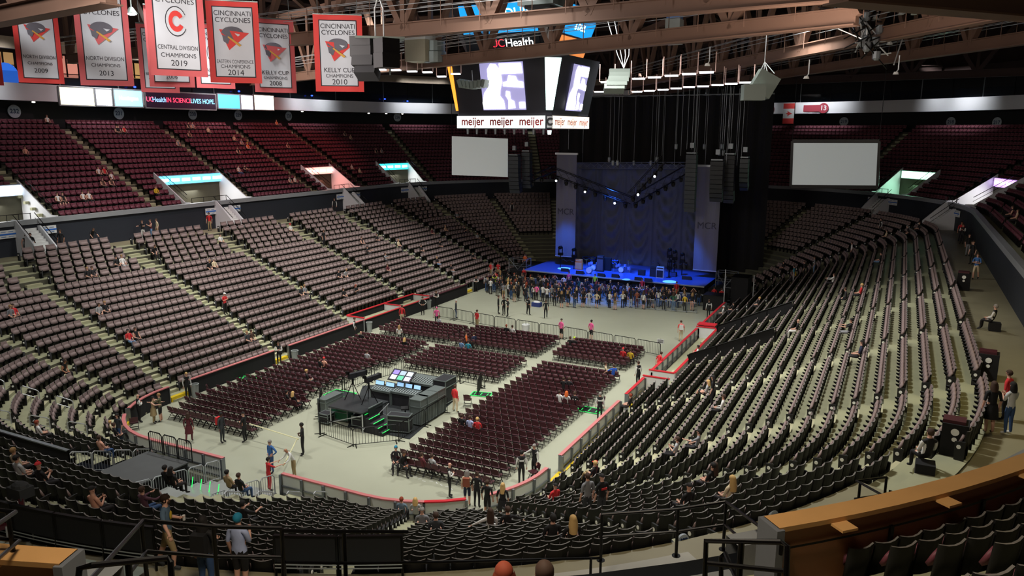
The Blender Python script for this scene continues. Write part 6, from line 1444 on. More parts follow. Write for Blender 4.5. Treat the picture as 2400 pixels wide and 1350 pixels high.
person(P0(522, 1037), 80, 'person in dark jacket with red back panel beside the left chairs', top='charcoal', bot='charcoal', skin='d', hair='hblack', sleeve='long', extras=(('backpack', 'red'),))
person(P0(575, 1036), 255, 'person in black cap and black clothes holding the striped tape', style='cap', hair='hblack', bot='black', arms='fold', fat=1.1)
person(P0(362, 992), 60, 'woman in tan top hugging another by the left corner', top='tan', bot='khaki', style='long', hair='hblack', arms='reach', sleeve='none', skirt=True, sc=.95)
person(P0(378, 988), 240, 'person in grey shirt hugging a woman by the left corner', top='olive', bot='dark', shorts=True, hair='hsand', arms='reach')
person(P0(637, 1108), 190, 'man in blue shirt with hands on hips by the near tunnel', top='blue', bot='jeans', hair='hgrey', style='short', arms='hips', sleeve='long', fat=1.1)
person(P0(632, 1150), 20, 'person in red jersey leaning on the near tunnel rails', top='red', bot='red', hair='hblack', arms='reach', sc=.97)
person(P0(690, 1118), 200, 'bald man in white shirt leaning over the near boards', top='white', bot='khaki', style='bald', skin='m', lean=.55, arms='reach', sleeve='long')
person(P0(1067, 966), 20, 'man in bright red sweatshirt and khaki trousers by the flight cases', top='red', bot='cream', hair='hbrown', sleeve='long', fat=1.25, legs='wide')
person(P0(943, 760), 330, 'person in red shirt and cream trousers before the penalty box', top='red', bot='cream', sleeve='long')
person(P0(1069, 746), 60, 'person in white hat and dark jacket standing beyond the barrier', top='charcoal', bot='jeans', style='cap', hair='white', sleeve='long')
person(P0(1118, 772), 20, 'man in red shirt and khaki trousers standing at the floor barrier', top='red', bot='khaki')
person(P0(1024, 765), 330, 'person in pink shirt by the barrier at the left end', top='pink', bot='dark', style='cap', hair='pink')
person(P0(1028, 775), 200, 'person in pale grey hoodie sitting at the front of the left chairs', top='lightgrey', bot='dark', legs='sit', sleeve='long')
person(P0(1315, 795), 20, 'left one of two people in pink shirts and black shorts at barrier', top='pink', bot='black', shorts=True, style='cap', hair='hblack')
person(P0(1385, 798), 20, 'right one of two people in pink shirts and black shorts at barrier', top='pink', bot='black', shorts=True, hair='hblack')
for i, (px, py, h, lb) in enumerate(((1168, 735, 60, 'leftmost of three'), (1181, 738, 300, 'middle one of three'), (1190, 742, 250, 'rightmost of three'))): person(P0(px, py), h, 'officer in black uniform on the open floor, %s' % lb, top='black', bot='black', arms='hips' if i else 'down', sleeve='long')
person(P0(1238, 738), 20, 'broad officer in black with pale back print behind the crowd', fat=1.2, bot='black', legs='wide', extras=(('print', 'white'),), hair='hblack')
person(P0(1279, 746), 340, 'officer in black walking behind the crowd, right of the crate', bot='black', legs='walk', sleeve='short', extras=(('phone', 'white'),))
person(P0(1595, 800), 340, 'person in red shirt bending at the right boards', top='red', bot='cream', lean=.3, extras=(('backpack', 'white'),))
person(P0(1541, 880), 30, 'person in red shirt and cream trousers in the right bench', top='red', bot='cream', lean=.4)
person(P0(1689, 716), 330, 'person in red shirt standing at the boards near the stage right', top='red', bot='khaki')
person(P0(1672, 712), 330, 'person in red and khaki beside the tall pole at stage right', top='red', bot='khaki')
# --- near right gate
person(P0(1095, 1185), 340, 'person with patterned red backpack and white bags at the near gate', top='cream', bot='navy', shorts=True, hair='hgrey', style='long', fat=1.15, extras=(('backpack', 'rust'),))
person(P0(1118, 1190), 350, 'slim person in black with open back beside the patterned backpack', style='bun', hair='hbrown', bot='black')
person(P0(1142, 1212, .2), 350, 'person in black top at the near gate, left of the blonde', hair='hbrown', bot='dark', shorts=True)
person(P0(1178, 1220, .3), 345, 'woman in black dress with long blonde hair at the near boards', style='longer', hair='hblond', bot='black', skirt=True, fat=1.1, shorts=True)
# --- people on the chairs
def chairp(px, py, head, label, **k): k.setdefault('legs', 'sit'); k.setdefault('arms', 'lap'); x, y = fl(px, py, .75); return person((x, y, 0), head, label, **k)
chairp(928, 1072, 150, 'person with teal hair sitting at the near end of right chairs', hair='hteal', sleeve='long', fat=1.1)
chairp(942, 1080, 100, 'person in black leaning beside the teal haired one', lean=.4, skin='m', sleeve='long')
chairp(992, 1085, 20, 'person in maroon and white hoodie on the nearest right chair row', top='maroon', sleeve='long', arms=('out', 'lap'))
chairp(1015, 1088, 10, 'person in grey hooded top on the nearest right chair row', top='lightgrey', sleeve='long')
chairp(1084, 992, 0, 'left of three sitting together in the right block, in black', skin='l')
chairp(1103, 996, 0, 'middle of three sitting together in the right block, in pale blue', top='pastel')
chairp(1120, 1000, 350, 'right of three sitting together in the right block, in red', top='red', hair='hblond')
chairp(1313, 935, 10, 'left of three seated at the right block edge, in white', top='white'); chairp(1329, 937, 0, 'ginger haired middle one of three at the right block edge', top='white', hair='orange', style='long'); chairp(1348, 938, 0, 'right of three seated at the right block edge, black number shirt', extras=(('print', 'white'),))
chairp(1322, 903, 0, 'left of two in dark shirts seated in the right block'); chairp(1335, 903, 0, 'right of two in dark shirts seated in the right block', top='dark')
chairp(1438, 872, 330, 'man in royal blue shirt with arm stretched, far right block', top='royal', bot='jeans', arms=('out', 'lap'), fat=1.15); chairp(1422, 868, 60, 'person in pale shirt beside the royal blue one', top='cream')
chairp(1461, 832, 0, 'person in red hooded top in the far right block', top='red', style='beanie', hair='red'); chairp(1478, 835, 0, 'person in mustard shirt in the far right block', top='yellow')
chairp(1337, 805, 0, 'person in black at the front of the far right block'); chairp(1347, 806, 0, 'person in black and lime at the front of the far right block', hair='lime', style='beanie')
chairp(1188, 776, 0, 'red haired person at the front of the far centre block', hair='hred'); chairp(1202, 778, 0, 'person in white at the front of the far centre block', top='white')
chairp(1095, 795, 60, 'person in red and orange sitting at the far centre block corner', top='orange'); chairp(1112, 797, 300, 'person in dark blue sitting at the far centre block corner', top='navy', lean=.3)
chairp(1083, 812, 10, 'left of two in light blue tops in the aisle', top='lightjeans'); chairp(1098, 814, 350, 'right of two in light blue tops in the aisle', top='teal')
chairp(762, 855, 0, 'person in coral hooded top in the long left block', top='peach', style='beanie', hair='red'); chairp(752, 856, 20, 'person in dark top beside the coral hooded one')
chairp(722, 885, 40, 'blonde person with pale jeans stretched out, long left block', hair='hblond', bot='lightgrey', legs='bent'); chairp(690, 938, 10, 'blonde person in black sitting in the long left block', hair='hblond', style='long'); chairp(676, 935, 30, 'dark haired person leaning to the blonde, long left block', hair='hblack')
chairp(862, 838, 0, 'person in white and black in the middle of the long left block', top='lightgrey'); chairp(950, 808, 0, 'blonde person at the far end of the long left block', hair='hblond', style='long'); chairp(936, 778, 330, 'pale haired person in white leaning in the far left block', top='white', hair='hsand', style='long')
chairp(848, 792, 0, 'bald person at the back corner of the long left block', style='bald')
# --- crowd in front of the stage
random.seed(21)
BACK = [(1205, 708, 'charcoal', 'khaki', 1), (1258, 705, 'pink', 'dark', 0), (1282, 712, 'white', 'dark', 0), (1300, 718, 'black', 'black', 0), (1316, 722, 'black', 'charcoal', 1), (1330, 720, 'black', 'jeans', 1), (1346, 722, 'dark', 'jeans', 0), (1366, 721, 'black', 'black', 1), (1380, 722, 'lightgrey', 'lightgrey', 0), (1398, 723, 'cream', 'black', 1), (1428, 722, 'white', 'black', 0), (1441, 727, 'brown', 'khaki', 1), (1459, 722, 'white', 'dark', 0), (1478, 722, 'black', 'lightgrey', 0), (1492, 722, 'rust', 'maroon', 0), (1507, 725, 'white', 'black', 1), (1519, 724, 'dark', 'dark', 0), (1530, 723, 'black', 'grey', 1), (1542, 720, 'white', 'jeans', 0), (1555, 727, 'black', 'black', 0), (1566, 722, 'black', 'lightgrey', 0), (1577, 729, 'green', 'lightjeans', 0), (1588, 722, 'white', 'navy', 0), (1604, 729, 'yellow', 'black', 0), (1621, 729, 'black', 'peach', 1), (1180, 700, 'grey', 'khaki', 1), (1165, 694, 'black', 'dark', 0), (1150, 690, 'white', 'dark', 0)]
for i, (px, py, tp, bt, sh) in enumerate(BACK):
    nm = {'lightgrey': 'pale grey', 'charcoal': 'dark grey', 'rust': 'rust brown'}.get(tp, tp); bn = {'lightgrey': 'pale grey', 'peach': 'bare legged', 'lightjeans': 'light blue'}.get(bt, bt)
    person(P0(px, py), random.uniform(-25, 25), 'person in %s top, %s %s, back edge of the crowd, %s' % (nm, bn, 'shorts' if sh else 'trousers', 'by the left end' if px < 1215 else 'left of the centre' if px < 1330 else 'near the centre' if px < 1450 else 'right of the centre' if px < 1560 else 'by the right end'), top=tp, bot=bt, shorts=bool(sh), hair=random.choice(['hbrown', 'hblack', 'hsand']), style=random.choice(['short', 'long', 'short']), arms=random.choice(['down', 'hips', 'fold', 'down', 'down', 'phone']), sc=random.uniform(.93, 1.04))
cnt = 0; SPEC = []
for row in range(8):
    for i in range(26):
        x = -12+i*.93+random.uniform(-.25, .25)+(row % 2)*.4; yb = np.interp(x, [-12.7, -7, -2, 3.3, 10], [14.3, 11.9, 12.9, 14.2, 17.0]); y = 18.9-row*.85+random.uniform(-.2, .2)
        if y < yb+.7 or x > 10.6 or random.random() < .1: continue
        tp = random.choices(['black', 'dark', 'white', 'charcoal', 'maroon', 'red', 'green', 'lime', 'cream', 'grey', 'pink', 'orange'], [40, 22, 7, 10, 3, 2, 2, 1, 3, 4, 1, 1])[0]
        zone = 'left part' if x < -6 else 'centre left part' if x < 0 else 'centre right part' if x < 5 else 'right part'
        nm = {'dark': 'black', 'charcoal': 'grey', 'lime': 'lime green'}.get(tp, tp); lab = 'person in %s top packed inside the crowd facing the stage, %s' % (nm, zone)
        SPEC.append((y, (x, y, 0), random.uniform(-30, 30), lab, dict(top=tp, bot=random.choice(['black', 'dark', 'jeans']), hair=random.choice(['hbrown', 'hblack', 'hsand', 'hblack', 'hred', 'hblond']), style=random.choice(['short', 'long', 'long', 'short', 'cap']), arms=random.choice(['down', 'phone', 'down', 'down', 'fold', 'down', 'phone', 'up']), sc=random.uniform(.9, 1.05), group='crowd, %s tops, %s' % (nm, zone)))); continue
        person((x, y, 0), random.uniform(-30, 30), lab, top=tp, bot=random.choice(['black', 'dark', 'jeans']), hair=random.choice(['hbrown', 'hblack', 'hsand', 'hblack', 'hred', 'hblond']), style=random.choice(['short', 'long', 'long', 'short', 'cap']), arms=random.choice(['down', 'phone', 'up', 'down', 'fold']), sc=random.uniform(.9, 1.05), group='crowd, %s tops, %s' % (nm, zone)); cnt += 1
for px, py, lb in ((1183, 622, 'left of the two'), (1192, 618, 'right of the two'), (1248, 622, 'in orange on the dark stage left wing')):
    pass
for (x, y, z, tp, lb) in ((-13.9, 20.2, .6, 'red', 'left of two in red by the poles at stage left'), (-13.2, 20.6, .6, 'red', 'right of two in red by the poles at stage left'), (-10.9, 22.9, 1.4, 'orange', 'worker in orange on the left stage wing'), (-12.1, 17.9, .1, 'red', 'red shirted steward standing above the crowd, far left'), (-9.6, 19.95, .35, 'red', 'red shirted steward at the left of the stage barrier'), (-4.2, 20.0, .35, 'pink', 'pink shirted steward between crowd and stage, left'), (4.0, 20.0, .35, 'red', 'red shirted steward between crowd and stage, centre'), (7.6, 20.0, .35, 'red', 'red shirted steward between crowd and stage, right'), (-1.2, 20.0, .35, 'lime', 'steward in lime vest between crowd and stage')):
    person((x, y, z), 180, lb, top=tp, bot='khaki' if tp == 'red' else 'dark', sleeve='short')
for x in (-9.6, -4.2, 4.0, 7.6, -1.2): b = B(); b.box((x, 20.0, .17), (.9, .5, .34), BLKG); T(b.obj('steward_step'), 'low black step behind the stage barrier', 'step', 'steps behind the stage barrier')
# --- people on the lower bowl
def hit(px, py, zf):
    D = pray(px, py); pr = None
    for t in np.linspace(9, 150, 2400):
        P = CP+t*D; qx = abs(P[0])-HX; qy = abs(P[1])-HY; o_ = math.hypot(max(qx, 0), max(qy, 0))+min(max(qx, qy), 0)-R0
        if pr is not None and P[2] <= zf(o_): return P, o_
        pr = 1
    return None, 0
def u_of(P):
    x, y = P[0], P[1]
    if abs(y) <= HY and abs(x) > HX: return (y+HY)/(2*HY) if x > 0 else 4+(HY-y)/(2*HY)
    if abs(x) <= HX: return 2+(HX-x)/(2*HX) if y > 0 else 6+(HX+x)/(2*HX)
    a = math.atan2(y-math.copysign(HY, y), x-math.copysign(HX, x)); a = a % (2*PI)
    q = int(a//(PI/2)); return (1, 3, 5, 7)[q]+(a-q*PI/2)/(PI/2)
def bowlp(px, py, label, stand=False, h=.62, dh=0, **k):
    P, o_ = hit(px, py, lambda o: .3+.44*(o-.9)+h if o < 18 else CZ+h)
    if P is None: return
    u = u_of(P); kk = max(0, min(20, round((o_-.9)/TRD))); off_ = roff(kk)-(.22 if not stand else .38)
    x, y, nx, ny = RP(u, off_); head = math.degrees(math.atan2(-nx, -ny))+dh
    if not stand: k.setdefault('legs', 'sit'); k.setdefault('arms', 'lap')
    return person((x, y, rz_(kk)), head, label, **k)
def upp(px, py, label, **k):
    P, o_ = hit(px, py, lambda o: (9.55+.585*(o-21.4)+.6) if o > 20.3 else -5)
    if P is None: return
    u = u_of(P); j = max(0, min(NU-1, round((o_-21.4)/UTR))); x, y, nx, ny = RP(u, uoff(j)-.2); k.setdefault('legs', 'sit'); k.setdefault('arms', 'lap'); k.setdefault('sleeve', 'none')
    return person((x, y, uz(j)), math.degrees(math.atan2(-nx, -ny)), label, **k)
LB = [(22, 742, 'sandy haired person in grey at the far left edge of the bowl', dict(top='grey', hair='hsand', lean=.2)), (40, 745, 'person in red beside the grey one at the left edge', dict(top='red')),
 (203, 648, 'left of two in dark shirts high in the left bowl', dict()), (214, 646, 'right of two in dark shirts high in the left bowl', dict(top='dark')), (266, 618, 'dark one of a pair under the spaced chairs, left', dict()), (281, 617, 'person in white leaning back under the spaced chairs, left', dict(top='white', bot='lightgrey')),
 (235, 740, 'person in pale grey sitting at an aisle, left bowl', dict(top='lightgrey', lean=.3)), (250, 733, 'person in black beside the pale grey one, left bowl', dict()), (289, 788, 'person in red shirt and light jeans, lower left bowl', dict(top='red', bot='lightjeans')), (308, 785, 'person in black tank top beside the red shirt, lower left bowl', dict(sleeve='none')),
 (140, 868, 'person in black tank top leaning, near left bowl', dict(sleeve='none', lean=.35, style='bun', skin='m')), (486, 628, 'dark shirted one of a pair in the left bowl middle', dict(lean=.3)), (500, 626, 'cream shirted one of a pair in the left bowl middle', dict(top='cream', hair='hgrey')),
 (507, 562, 'person in white shirt just below the spaced chairs', dict(top='white')), (355, 592, 'person in black bending at an aisle, upper left bowl', dict(lean=.5)), (574, 796, 'left of a pair low in the left bowl by the aisle', dict(top='charcoal')), (586, 794, 'right of a pair low in the left bowl by the aisle', dict(top='brown')),
 (685, 545, 'person in white with red cap high in the left bowl', dict(top='white', style='cap', hair='red')), (845, 570, 'person in dark tank top sitting in left bowl upper middle', dict(sleeve='none')), (882, 564, 'person in black with white sneakers, upper left bowl', dict(shoe='white')), (934, 578, 'person in cream top by an aisle, upper left bowl', dict(top='cream')),
 (864, 596, 'person in black sitting a few rows under the tank top one', dict(arms='reach')), (906, 612, 'person in grey with stretched arm, centre of left bowl', dict(top='grey', arms='reach')), (902, 632, 'person in red and black just under the grey one', dict(top='maroon')), (796, 653, 'person in dark shirt beside a grey one, left bowl centre', dict()), (810, 650, 'person in pale grey leaning forward, left bowl centre', dict(top='lightgrey', lean=.4)),
 (705, 692, 'person in dark grey leaning right, lower left bowl', dict(top='charcoal', lean=.3)), (718, 690, 'second person in grey beside the leaning one, lower left', dict(top='grey')), (794, 688, 'single person in black over the penalty box, left', dict()), (840, 690, 'red haired person with raised hands above the penalty box', dict(hair='hred', arms='phone', style='long')),
 (1045, 543, 'tall pair member in tan high by the far left aisle', dict(top='tan', sleeve='none')), (1012, 549, 'person in maroon high in the far left bowl', dict(top='maroon')), (1031, 579, 'person in black lower in the far left bowl', dict()), (1068, 508, 'person in grey near the top of the far left bowl', dict(top='grey')), (1090, 545, 'person in black resting in the far left bowl', dict(arms='phone')), (1119, 560, 'person in pale top in the far left bowl', dict(top='lightgrey')),
 (1019, 615, 'person in light jeans at aisle in the far left bowl', dict(bot='lightjeans')), (1048, 630, 'person in grey jeans low in the far left bowl', dict(bot='grey')), (988, 590, 'single person in black in the far left bowl aisle', dict()), (1105, 605, 'person by the aisle above the stage side crowd', dict(top='dark'))]
for px, py, lb, k in LB: bowlp(px, py, lb, hair=k.pop('hair', random.choice(['hbrown', 'hblack', 'hsand'])), **k)
bowlp(521, 712, 'person in red shirt and white cap standing in the left bowl aisle', True, .9, top='red', bot='black', style='cap', hair='white', arms='phone')
bowlp(748, 555, 'person in dark clothes standing in an upper left aisle', True, .9, bot='dark')
bowlp(1197, 487, 'person with white sleeves standing dark behind the left speakers', True, .9, top='white', vest='black', sleeve='vlong')
RB = [(2090, 552, 'person in pale shirt with orange bag, far right upper rows', dict(top='cream')), (2130, 548, 'person with grey hair bending in the far right upper rows', dict(hair='hgrey', lean=.4)), (2150, 540, 'person in dark top in the far right corner rows', dict()), (1839, 628, 'person in black with bare legs, right far curve', dict(shorts=True)), (1868, 648, 'person in yellow top leaning forward, right far curve', dict(top='yellow', lean=.5)), (1945, 665, 'person in white sleeves stretched over a seat, right bowl', dict(top='white', sleeve='long', arms='reach')),
 (2065, 612, 'person in black with light jeans, far right bowl', dict(bot='lightjeans')), (1980, 702, 'person in dark hooded top, middle of the right bowl', dict(top='dark', sleeve='long', lean=.3)), (2012, 692, 'person in bright red top, middle of the right bowl', dict(top='red', hair='hblond')), (1860, 778, 'bald person in black shirt and white trousers, right bowl', dict(style='bald', bot='white')), (1985, 780, 'person in black with both arms stretched forward, right bowl', dict(arms='reach', bot='grey')), (2003, 838, 'person in dark blue with long dark hair, right bowl', dict(top='navy', style='long', hair='hblack')),
 (1650, 925, 'blonde person with knees up, near right bowl', dict(hair='hblond', style='long', legs='bent', top='lightgrey', shorts=True)), (1690, 962, 'person in white shirt and black trousers, near right bowl', dict(top='white', bot='black', sleeve='long')), (1603, 1060, 'person in grey shirt with phone, near right bowl', dict(top='lightgrey', arms='phone')), (1622, 1050, 'man in grey shirt pointing ahead, near right bowl', dict(top='grey', arms=('reach', 'lap'))), (1413, 1115, 'person in red cap in the near right bowl', dict(top='maroon', style='cap', hair='red')), (1385, 1120, 'blonde person lying with khaki trousers, near right bowl', dict(hair='hblond', bot='khaki', legs='bent')), (1292, 1175, 'person in red shirt and black cap, near curve rows', dict(top='red', style='cap', hair='hblack')),
 (1440, 962, 'person in dark top with red hair by the yellow line', dict(top='dark', hair='hred')), (1462, 955, 'person in black beside the yellow line gate', dict()), (1640, 845-12, 'person in white behind the right bench wall', dict(top='white', arms='phone')), (1700, 735, 'person with white cap over the far right boards', dict(style='cap', hair='white', top='white')), (1720, 728, 'dark shirted person over the far right boards', dict()), (1735, 700, 'person in dark among the rows near stage right', dict()), (1785, 715, 'blonde person near the upper draped handrail', dict(hair='hblond')),
 (1665, 1135, 'man in black shirt with pale back print, near right rows', dict(extras=(('print', 'lightgrey'),))), (1690, 1132, 'long dark haired person beside the back print man', dict(style='longer', hair='hbrown')), (1703, 1172, 'person with long sandy blonde hair seen from behind, near right', dict(style='longer', hair='hblond', top='cream')), (1640, 1190, 'person in black and cap under the black stair rail', dict(style='cap', hair='hblack')),
 (1150, 1245, 'person in striped white top sprawling, bottom centre rows', dict(top='white', arms=('out', 'lap'), hair='hbrown', style='longer', sleeve='long')), (1190, 1240, 'man in black with arm along the seats, bottom centre', dict(arms=('lap', 'out'), sleeve='long', fat=1.1)), (1290, 1268, 'man in black shirt with shoulder strap, bottom centre pair', dict(hair='hblack', fat=1.15)), (1335, 1272, 'woman with long blonde hair, bottom centre pair', dict(style='longer', hair='hblond', top='black')), (1022, 1255, 'dark haired person in dark grey alone at bottom centre', dict(top='charcoal', fat=1.1)), (988, 1240, 'person in black and white striped top, bottom centre', dict(top='grey', style='beanie', hair='hgrey')), (950, 1202, 'man in checked shirt by the curved near boards', dict(top='check', hair='hred')), (976, 1205, 'blonde person in pale top by the curved near boards', dict(top='lightgrey', hair='hblond', style='long')),
 (20, 1118, 'person in grey shirt with back print, left edge row', dict(top='lightgrey', hair='hblack', fat=1.15)), (42, 1098, 'pale haired person leaning at the left edge row', dict(hair='hsand', top='cream')), (66, 1135, 'person in red beanie and black top, left edge row', dict(style='beanie', hair='red', arms='phone', fat=1.1)), (236, 1198, 'person in black cap and pink shirt by the bottom barrier', dict(style='cap', hair='hblack', top='peach', arms='phone')), (305, 1195, 'man in plaid shirt and jeans by the bottom barrier', dict(top='plaid', bot='jeans', sleeve='long', arms='reach')), (382, 1138, 'long dark haired person behind the bearded man', dict(style='long', hair='hblack')), (402, 1134, 'brown haired person beside the long dark haired one', dict(arms='phone')), (515, 1142, 'person in tan hooded top near the tunnel rows', dict(top='tan', sleeve='long')), (545, 1150, 'person in black sitting near the tunnel rows', dict(bot='jeans')),
 (78, 1020, 'dark haired person in the curved corner rows, left', dict(hair='hblack', top='brown')), (96, 1022, 'red haired person in white in the curved corner rows', dict(hair='hred', top='white')), (300, 1012, 'child leaning on the red board rail, near left corner', dict(sc=.75, top='cream', hair='hblond')), (318, 1030, 'person lying back with black boots up, near left corner', dict(legs='bent', shoe='black')), (245, 1058, 'person in blue jeans behind the silver guards', dict(bot='jeans', top='peach')), (578, 1225, 'brown haired person holding a phone below the stair rail', dict(arms='reach'))]
for px, py, lb, k in RB: bowlp(px, py, lb, hair=k.pop('hair', random.choice(['hbrown', 'hblack'])), **k)
bowlp(270, 1010, 'long haired woman in dark top and jeans standing at corner rows', True, .9, style='longer', hair='hblack', top='charcoal', bot='jeans', dh=150)
bowlp(2080, 528, 'steward with white sleeves standing in the far right rows', True, .9, top='white', vest='black', sleeve='vlong')
bowlp(1999, 590, 'person in white shirt standing on the far right curve', True, .9, top='white', bot='dark')
bowlp(1690, 915, 'person in black standing in the near right bowl', True, 1.0, style='long', hair='hblack')
bowlp(1376, 1165, 'man in grey T-shirt standing with his back to the camera', True, 1.1, top='grey', bot='charcoal', hair='hbrown', dh=0, sc=1.03)
bowlp(1412, 1165, 'man in black shirt with red print and black cap standing', True, 1.1, top='black', bot='charcoal', shorts=True, style='cap', hair='hblack', extras=(('print', 'red'),))
for px, py, lb, k in ((1880, 640, 'left', dict(top='teal', bot='lightgrey')), (1897, 632, 'middle', dict(top='dark')), (1910, 625, 'right', dict(top='grey', bot='lightjeans'))): bowlp(px, py, 'person standing in the right far curve, %s of three' % lb, True, .9, **k)
# --- walkways
def walkp(px, py, head, label, **k):
    x, y, z = P0(px, py, CZ); qx, qy = abs(x)-HX, abs(y)-HY
    if math.hypot(max(qx, 0), max(qy, 0))-R0 > 19.3: q_, _ = ring_hit(px, py, 19.2); x, y = q_.x, q_.y
    return person((x, y, CZ), head, label, **k)
walkp(353, 527, 200, 'woman in maroon top and light jeans on the left walkway', top='maroon', bot='lightjeans', sleeve='none', arms='phone'); walkp(367, 520, 200, 'man in tan shirt and shorts leaning on the left walkway wall', top='cream', bot='tan'); walkp(333, 522, 150, 'woman in black and white dress on the left walkway', top='black', bot='white', arms='reach')
walkp(213, 535, 100, 'person in black hanging over the left walkway wall', lean=.6, arms='reach'); walkp(58, 560, 100, 'woman in black top leaning at the far left walkway', sleeve='none', lean=.3); walkp(72, 560, 150, 'person in black and white shorts at the far left walkway', bot='white', shorts=True); walkp(143, 565, 150, 'person in black at the top of a left bowl aisle', skin='m')
walkp(490, 510, 150, 'person in red shirt at the foot of the left entrance stairs', top='red', bot='tan'); walkp(784, 480, 150, 'steward in black and white on the left walkway', top='white', vest='black', sleeve='vlong')
walkp(2285, 655, 200, 'man in blue shirt and cream shorts walking on the right walkway', top='blue', bot='cream', shorts=True, arms='fold', legs='walk'); walkp(2256, 545, 200, 'person in vest with white sleeve far up the right walkway', top='white', vest='black', sleeve='vlong', arms='phone'); walkp(2272, 556, 160, 'person in grey skirt far up the right walkway', bot='grey'); walkp(2284, 556, 220, 'person in black leaning far up the right walkway', bot='black'); walkp(2255, 520, 180, 'person in red far up the right walkway', top='red', skin='m')
walkp(2316, 1016, 340, 'woman in black dress with long brown hair on the right walkway', top='black', bot='black', shorts=True, skirt=True, style='long', hair='hbrown', fat=1.15, shoe='black'); walkp(2360, 1018, 320, 'woman in white T-shirt and blue jeans on the right walkway', top='white', bot='jeans', style='long', hair='hblack', arms='phone', shoe='white'); walkp(2352, 985, 300, 'person in bright red shirt half hidden on the right walkway', top='red', bot='dark', hair='hbrown')
p_ = P0(2322, 775, CZ); person(p_, 290, 'grey haired steward in vest sitting on the right walkway', top='white', vest='black', sleeve='vlong', hair='hgrey', legs='sit', arms='lap', fat=1.1)
b = B(); b.box((p_[0]+.15, p_[1]+.1, CZ+.2), (.5, .5, .42), BLKF); T(b.obj('guard_stool'), 'dark stool under the grey haired steward, right walkway', 'stool')
p_ = P0(2165, 1110, CZ-.1); person(p_, 330, 'steward in black vest with back print sitting, lower right', top='white', vest='black', sleeve='vlong', legs='sit', arms='lap', fat=1.15, extras=(('print', 'lightgrey'),), bot='black', sc=1.05)
b = B(); b.box((p_[0], p_[1]-.25, p_[2]+.25), (.5, .5, .4), BLKF); T(b.obj('guard_stool'), 'dark stool under the sitting steward, lower right', 'stool')
walkp(400, 1332, 55, 'bearded man in blue grey T-shirt and tan shorts holding a cup', top='charcoal', bot='khaki', shorts=True, style='short+beard', hair='hbrown', legs='walk', arms=('cup', 'out'), fat=1.2, shoe='charcoal', extras=(('cup', 'white'), ('frontprint', 'yellow')))
ALLP[-1].material_slots[1].material = mt('cloth_slate_blue', '4E6478', .8, var=.1); ALLP[-1].material_slots[2].material = mt('cloth_slate_blue', '4E6478')
walkp(488, 1392, 340, 'person in black hoodie and jeans with backpack, bottom left', top='black', bot='jeans', sleeve='long', style='long', hair='hblack', fat=1.25, arms=('down', 'cup'), extras=(('backpack', 'black'),))
walkp(568, 1385, 350, 'person in pastel tie-dye T-shirt with teal hair, bottom left', top='pastel', bot='black', shorts=True, style='short', hair='hteal', fat=1.25, arms=('down', 'phone'))
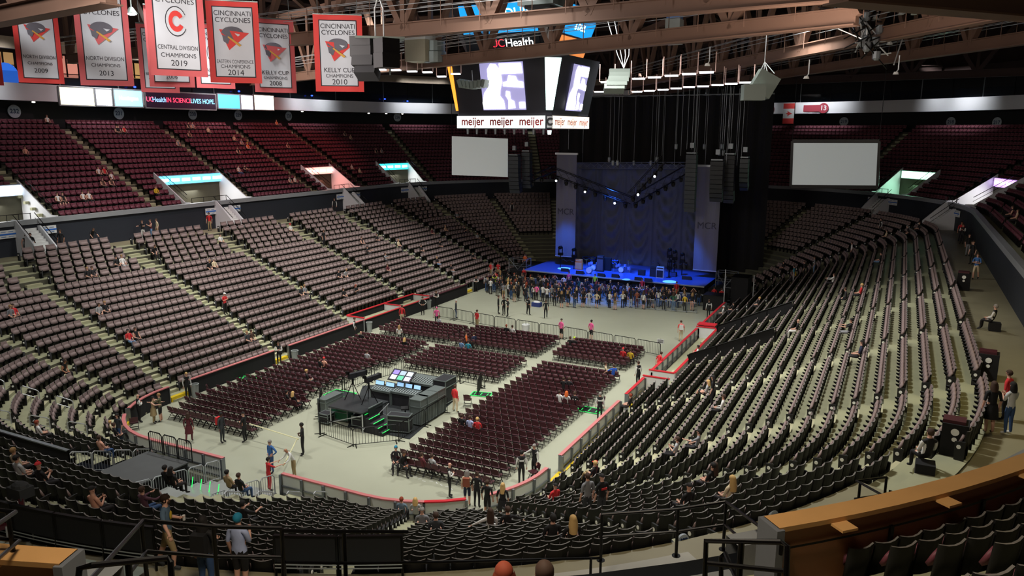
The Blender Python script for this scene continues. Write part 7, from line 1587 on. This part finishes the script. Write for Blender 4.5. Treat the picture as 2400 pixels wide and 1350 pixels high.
UP_ = [(270, 309, 'left of three sitting high in the left upper deck', {}), (277, 312, 'middle of three sitting high in the left upper deck', {}), (286, 308, 'right of three sitting high in the left upper deck', dict(top='red')), (440, 301, 'pair member near the upper deck top, second block', {}), (448, 300, 'second of the pair near the upper deck top', dict(top='grey')), (484, 309, 'single person high in the third upper block', dict(top='cream')), (442, 321, 'person below the high pair in the upper deck', dict(top='brown')), (411, 339, 'person by the upper deck aisle, third block', dict(top='grey')), (552, 334, 'left of two sitting in the fourth upper block', dict(top='cream')), (562, 338, 'right of two sitting in the fourth upper block', dict(top='grey')), (585, 354, 'person in orange and yellow in the upper deck', dict(top='orange', hair='yellow')), (556, 360, 'person in dark left of the orange one', {}), (628, 280, 'person in orange vest at the top of the upper deck', dict(top='orange')), (677, 350, 'person in the middle of the fifth upper block', dict(top='brown')), (810, 322, 'left of a pair in the sixth upper block', {}), (818, 325, 'right of a pair in the sixth upper block', dict(top='tan')), (876, 355, 'left of two in the far upper block', {}), (890, 356, 'right of two in the far upper block', dict(top='grey')), (828, 401, 'person in white above the turquoise sign side', dict(top='white')), (838, 403, 'person beside the white one in the far upper block', dict(top='cream')), (672, 424, 'person low in the fifth upper block by the aisle', dict(top='grey')), (692, 430, 'second person low in the fifth upper block', dict(top='white')), (560, 405, 'person in white shirt low in the fourth upper block', dict(top='white', bot='jeans')), (576, 405, 'person in dark shirt low in the fourth upper block', dict(arms='reach')), (128, 468, 'person in white at the rail of the left upper deck', dict(top='white', shorts=True)), (146, 472, 'person in black and white at the left upper rail', dict(shorts=True)), (188, 464, 'left of two in white shirts at the upper rail', dict(top='white')), (203, 464, 'right of two in white shirts at the upper rail', dict(top='white')), (236, 415, 'left back one of five in the first upper block', dict(top='white')), (249, 414, 'red shirted one of five in the first upper block', dict(top='red')), (258, 420, 'white shirted right one of five, first upper block', dict(top='white')), (240, 436, 'front left one of five in the first upper block', dict(top='brown')), (262, 437, 'front right one of five in the first upper block', dict(top='brown')), (60, 364, 'person in pink at the left upper deck aisle', dict(top='peach')), (101, 281, 'person at the very top of the left upper deck', dict(top='white')), (357, 448, 'person in yellow jacket beside the widest left opening', dict(top='yellow', sleeve='long')), (2385, 500, 'person in dark at the right edge upper rows', {}), (2372, 520, 'person in cream at the right edge upper rows', dict(top='cream'))]
for px, py, lb, k in UP_: upp(px, py, lb, hair=k.pop('hair', 'hbrown'), **k)
for px, py, hc, lb in ((1178, 1345, 'hred', 'red haired head of a person just below the camera'), (1272, 1342, 'hbrown', 'brown haired head of a person just below the camera')):
    q_ = at_d(px, py, 7.5); person((q_.x, q_.y, q_.z-1.18), 325, lb, hair=hc, style='short' if hc == 'hbrown' else 'long', legs='sit', arms='lap', top='dark')
# the crowd: the nearest ones as single people, the ones behind them as one mass
SPEC.sort(key=lambda s: s[0]); nfree = 298-len(ALLP); mass = []
for i, (_, loc, hd, lab, kw) in enumerate(SPEC):
    o = person(loc, hd, lab, **kw)
    if i >= nfree: mass.append(o)
dg = bpy.context.evaluated_depsgraph_get(); gb = B()
for o in mass:
    M0 = Matrix.Translation(o.location)@o.rotation_euler.to_matrix().to_4x4()@Matrix.Diagonal(tuple(o.scale)+(1,))
    for q_, X in [(o, M0)]+[(c, M0@Matrix.Translation(c.location)@c.rotation_euler.to_matrix().to_4x4()) for c in o.children]:
        n0 = len(gb.v); gb.v += [tuple(X@v.co) for v in q_.data.vertices]; sl = [gb.mi(s_.material) for s_ in q_.material_slots]
        for f in q_.data.polygons: gb.f.append([n0+i for i in f.vertices]); gb.m.append(sl[f.material_index])
for o in mass:
    ALLP.remove(o)
    for c in list(o.children): bpy.data.objects.remove(c)
    bpy.data.objects.remove(o)
T(gb.obj('crowd', smooth=True), 'front ranks of the dense crowd pressed against the stage barrier', 'crowd', None, 'stuff')
print('PEOPLE', len(ALLP), 'crowd', cnt)
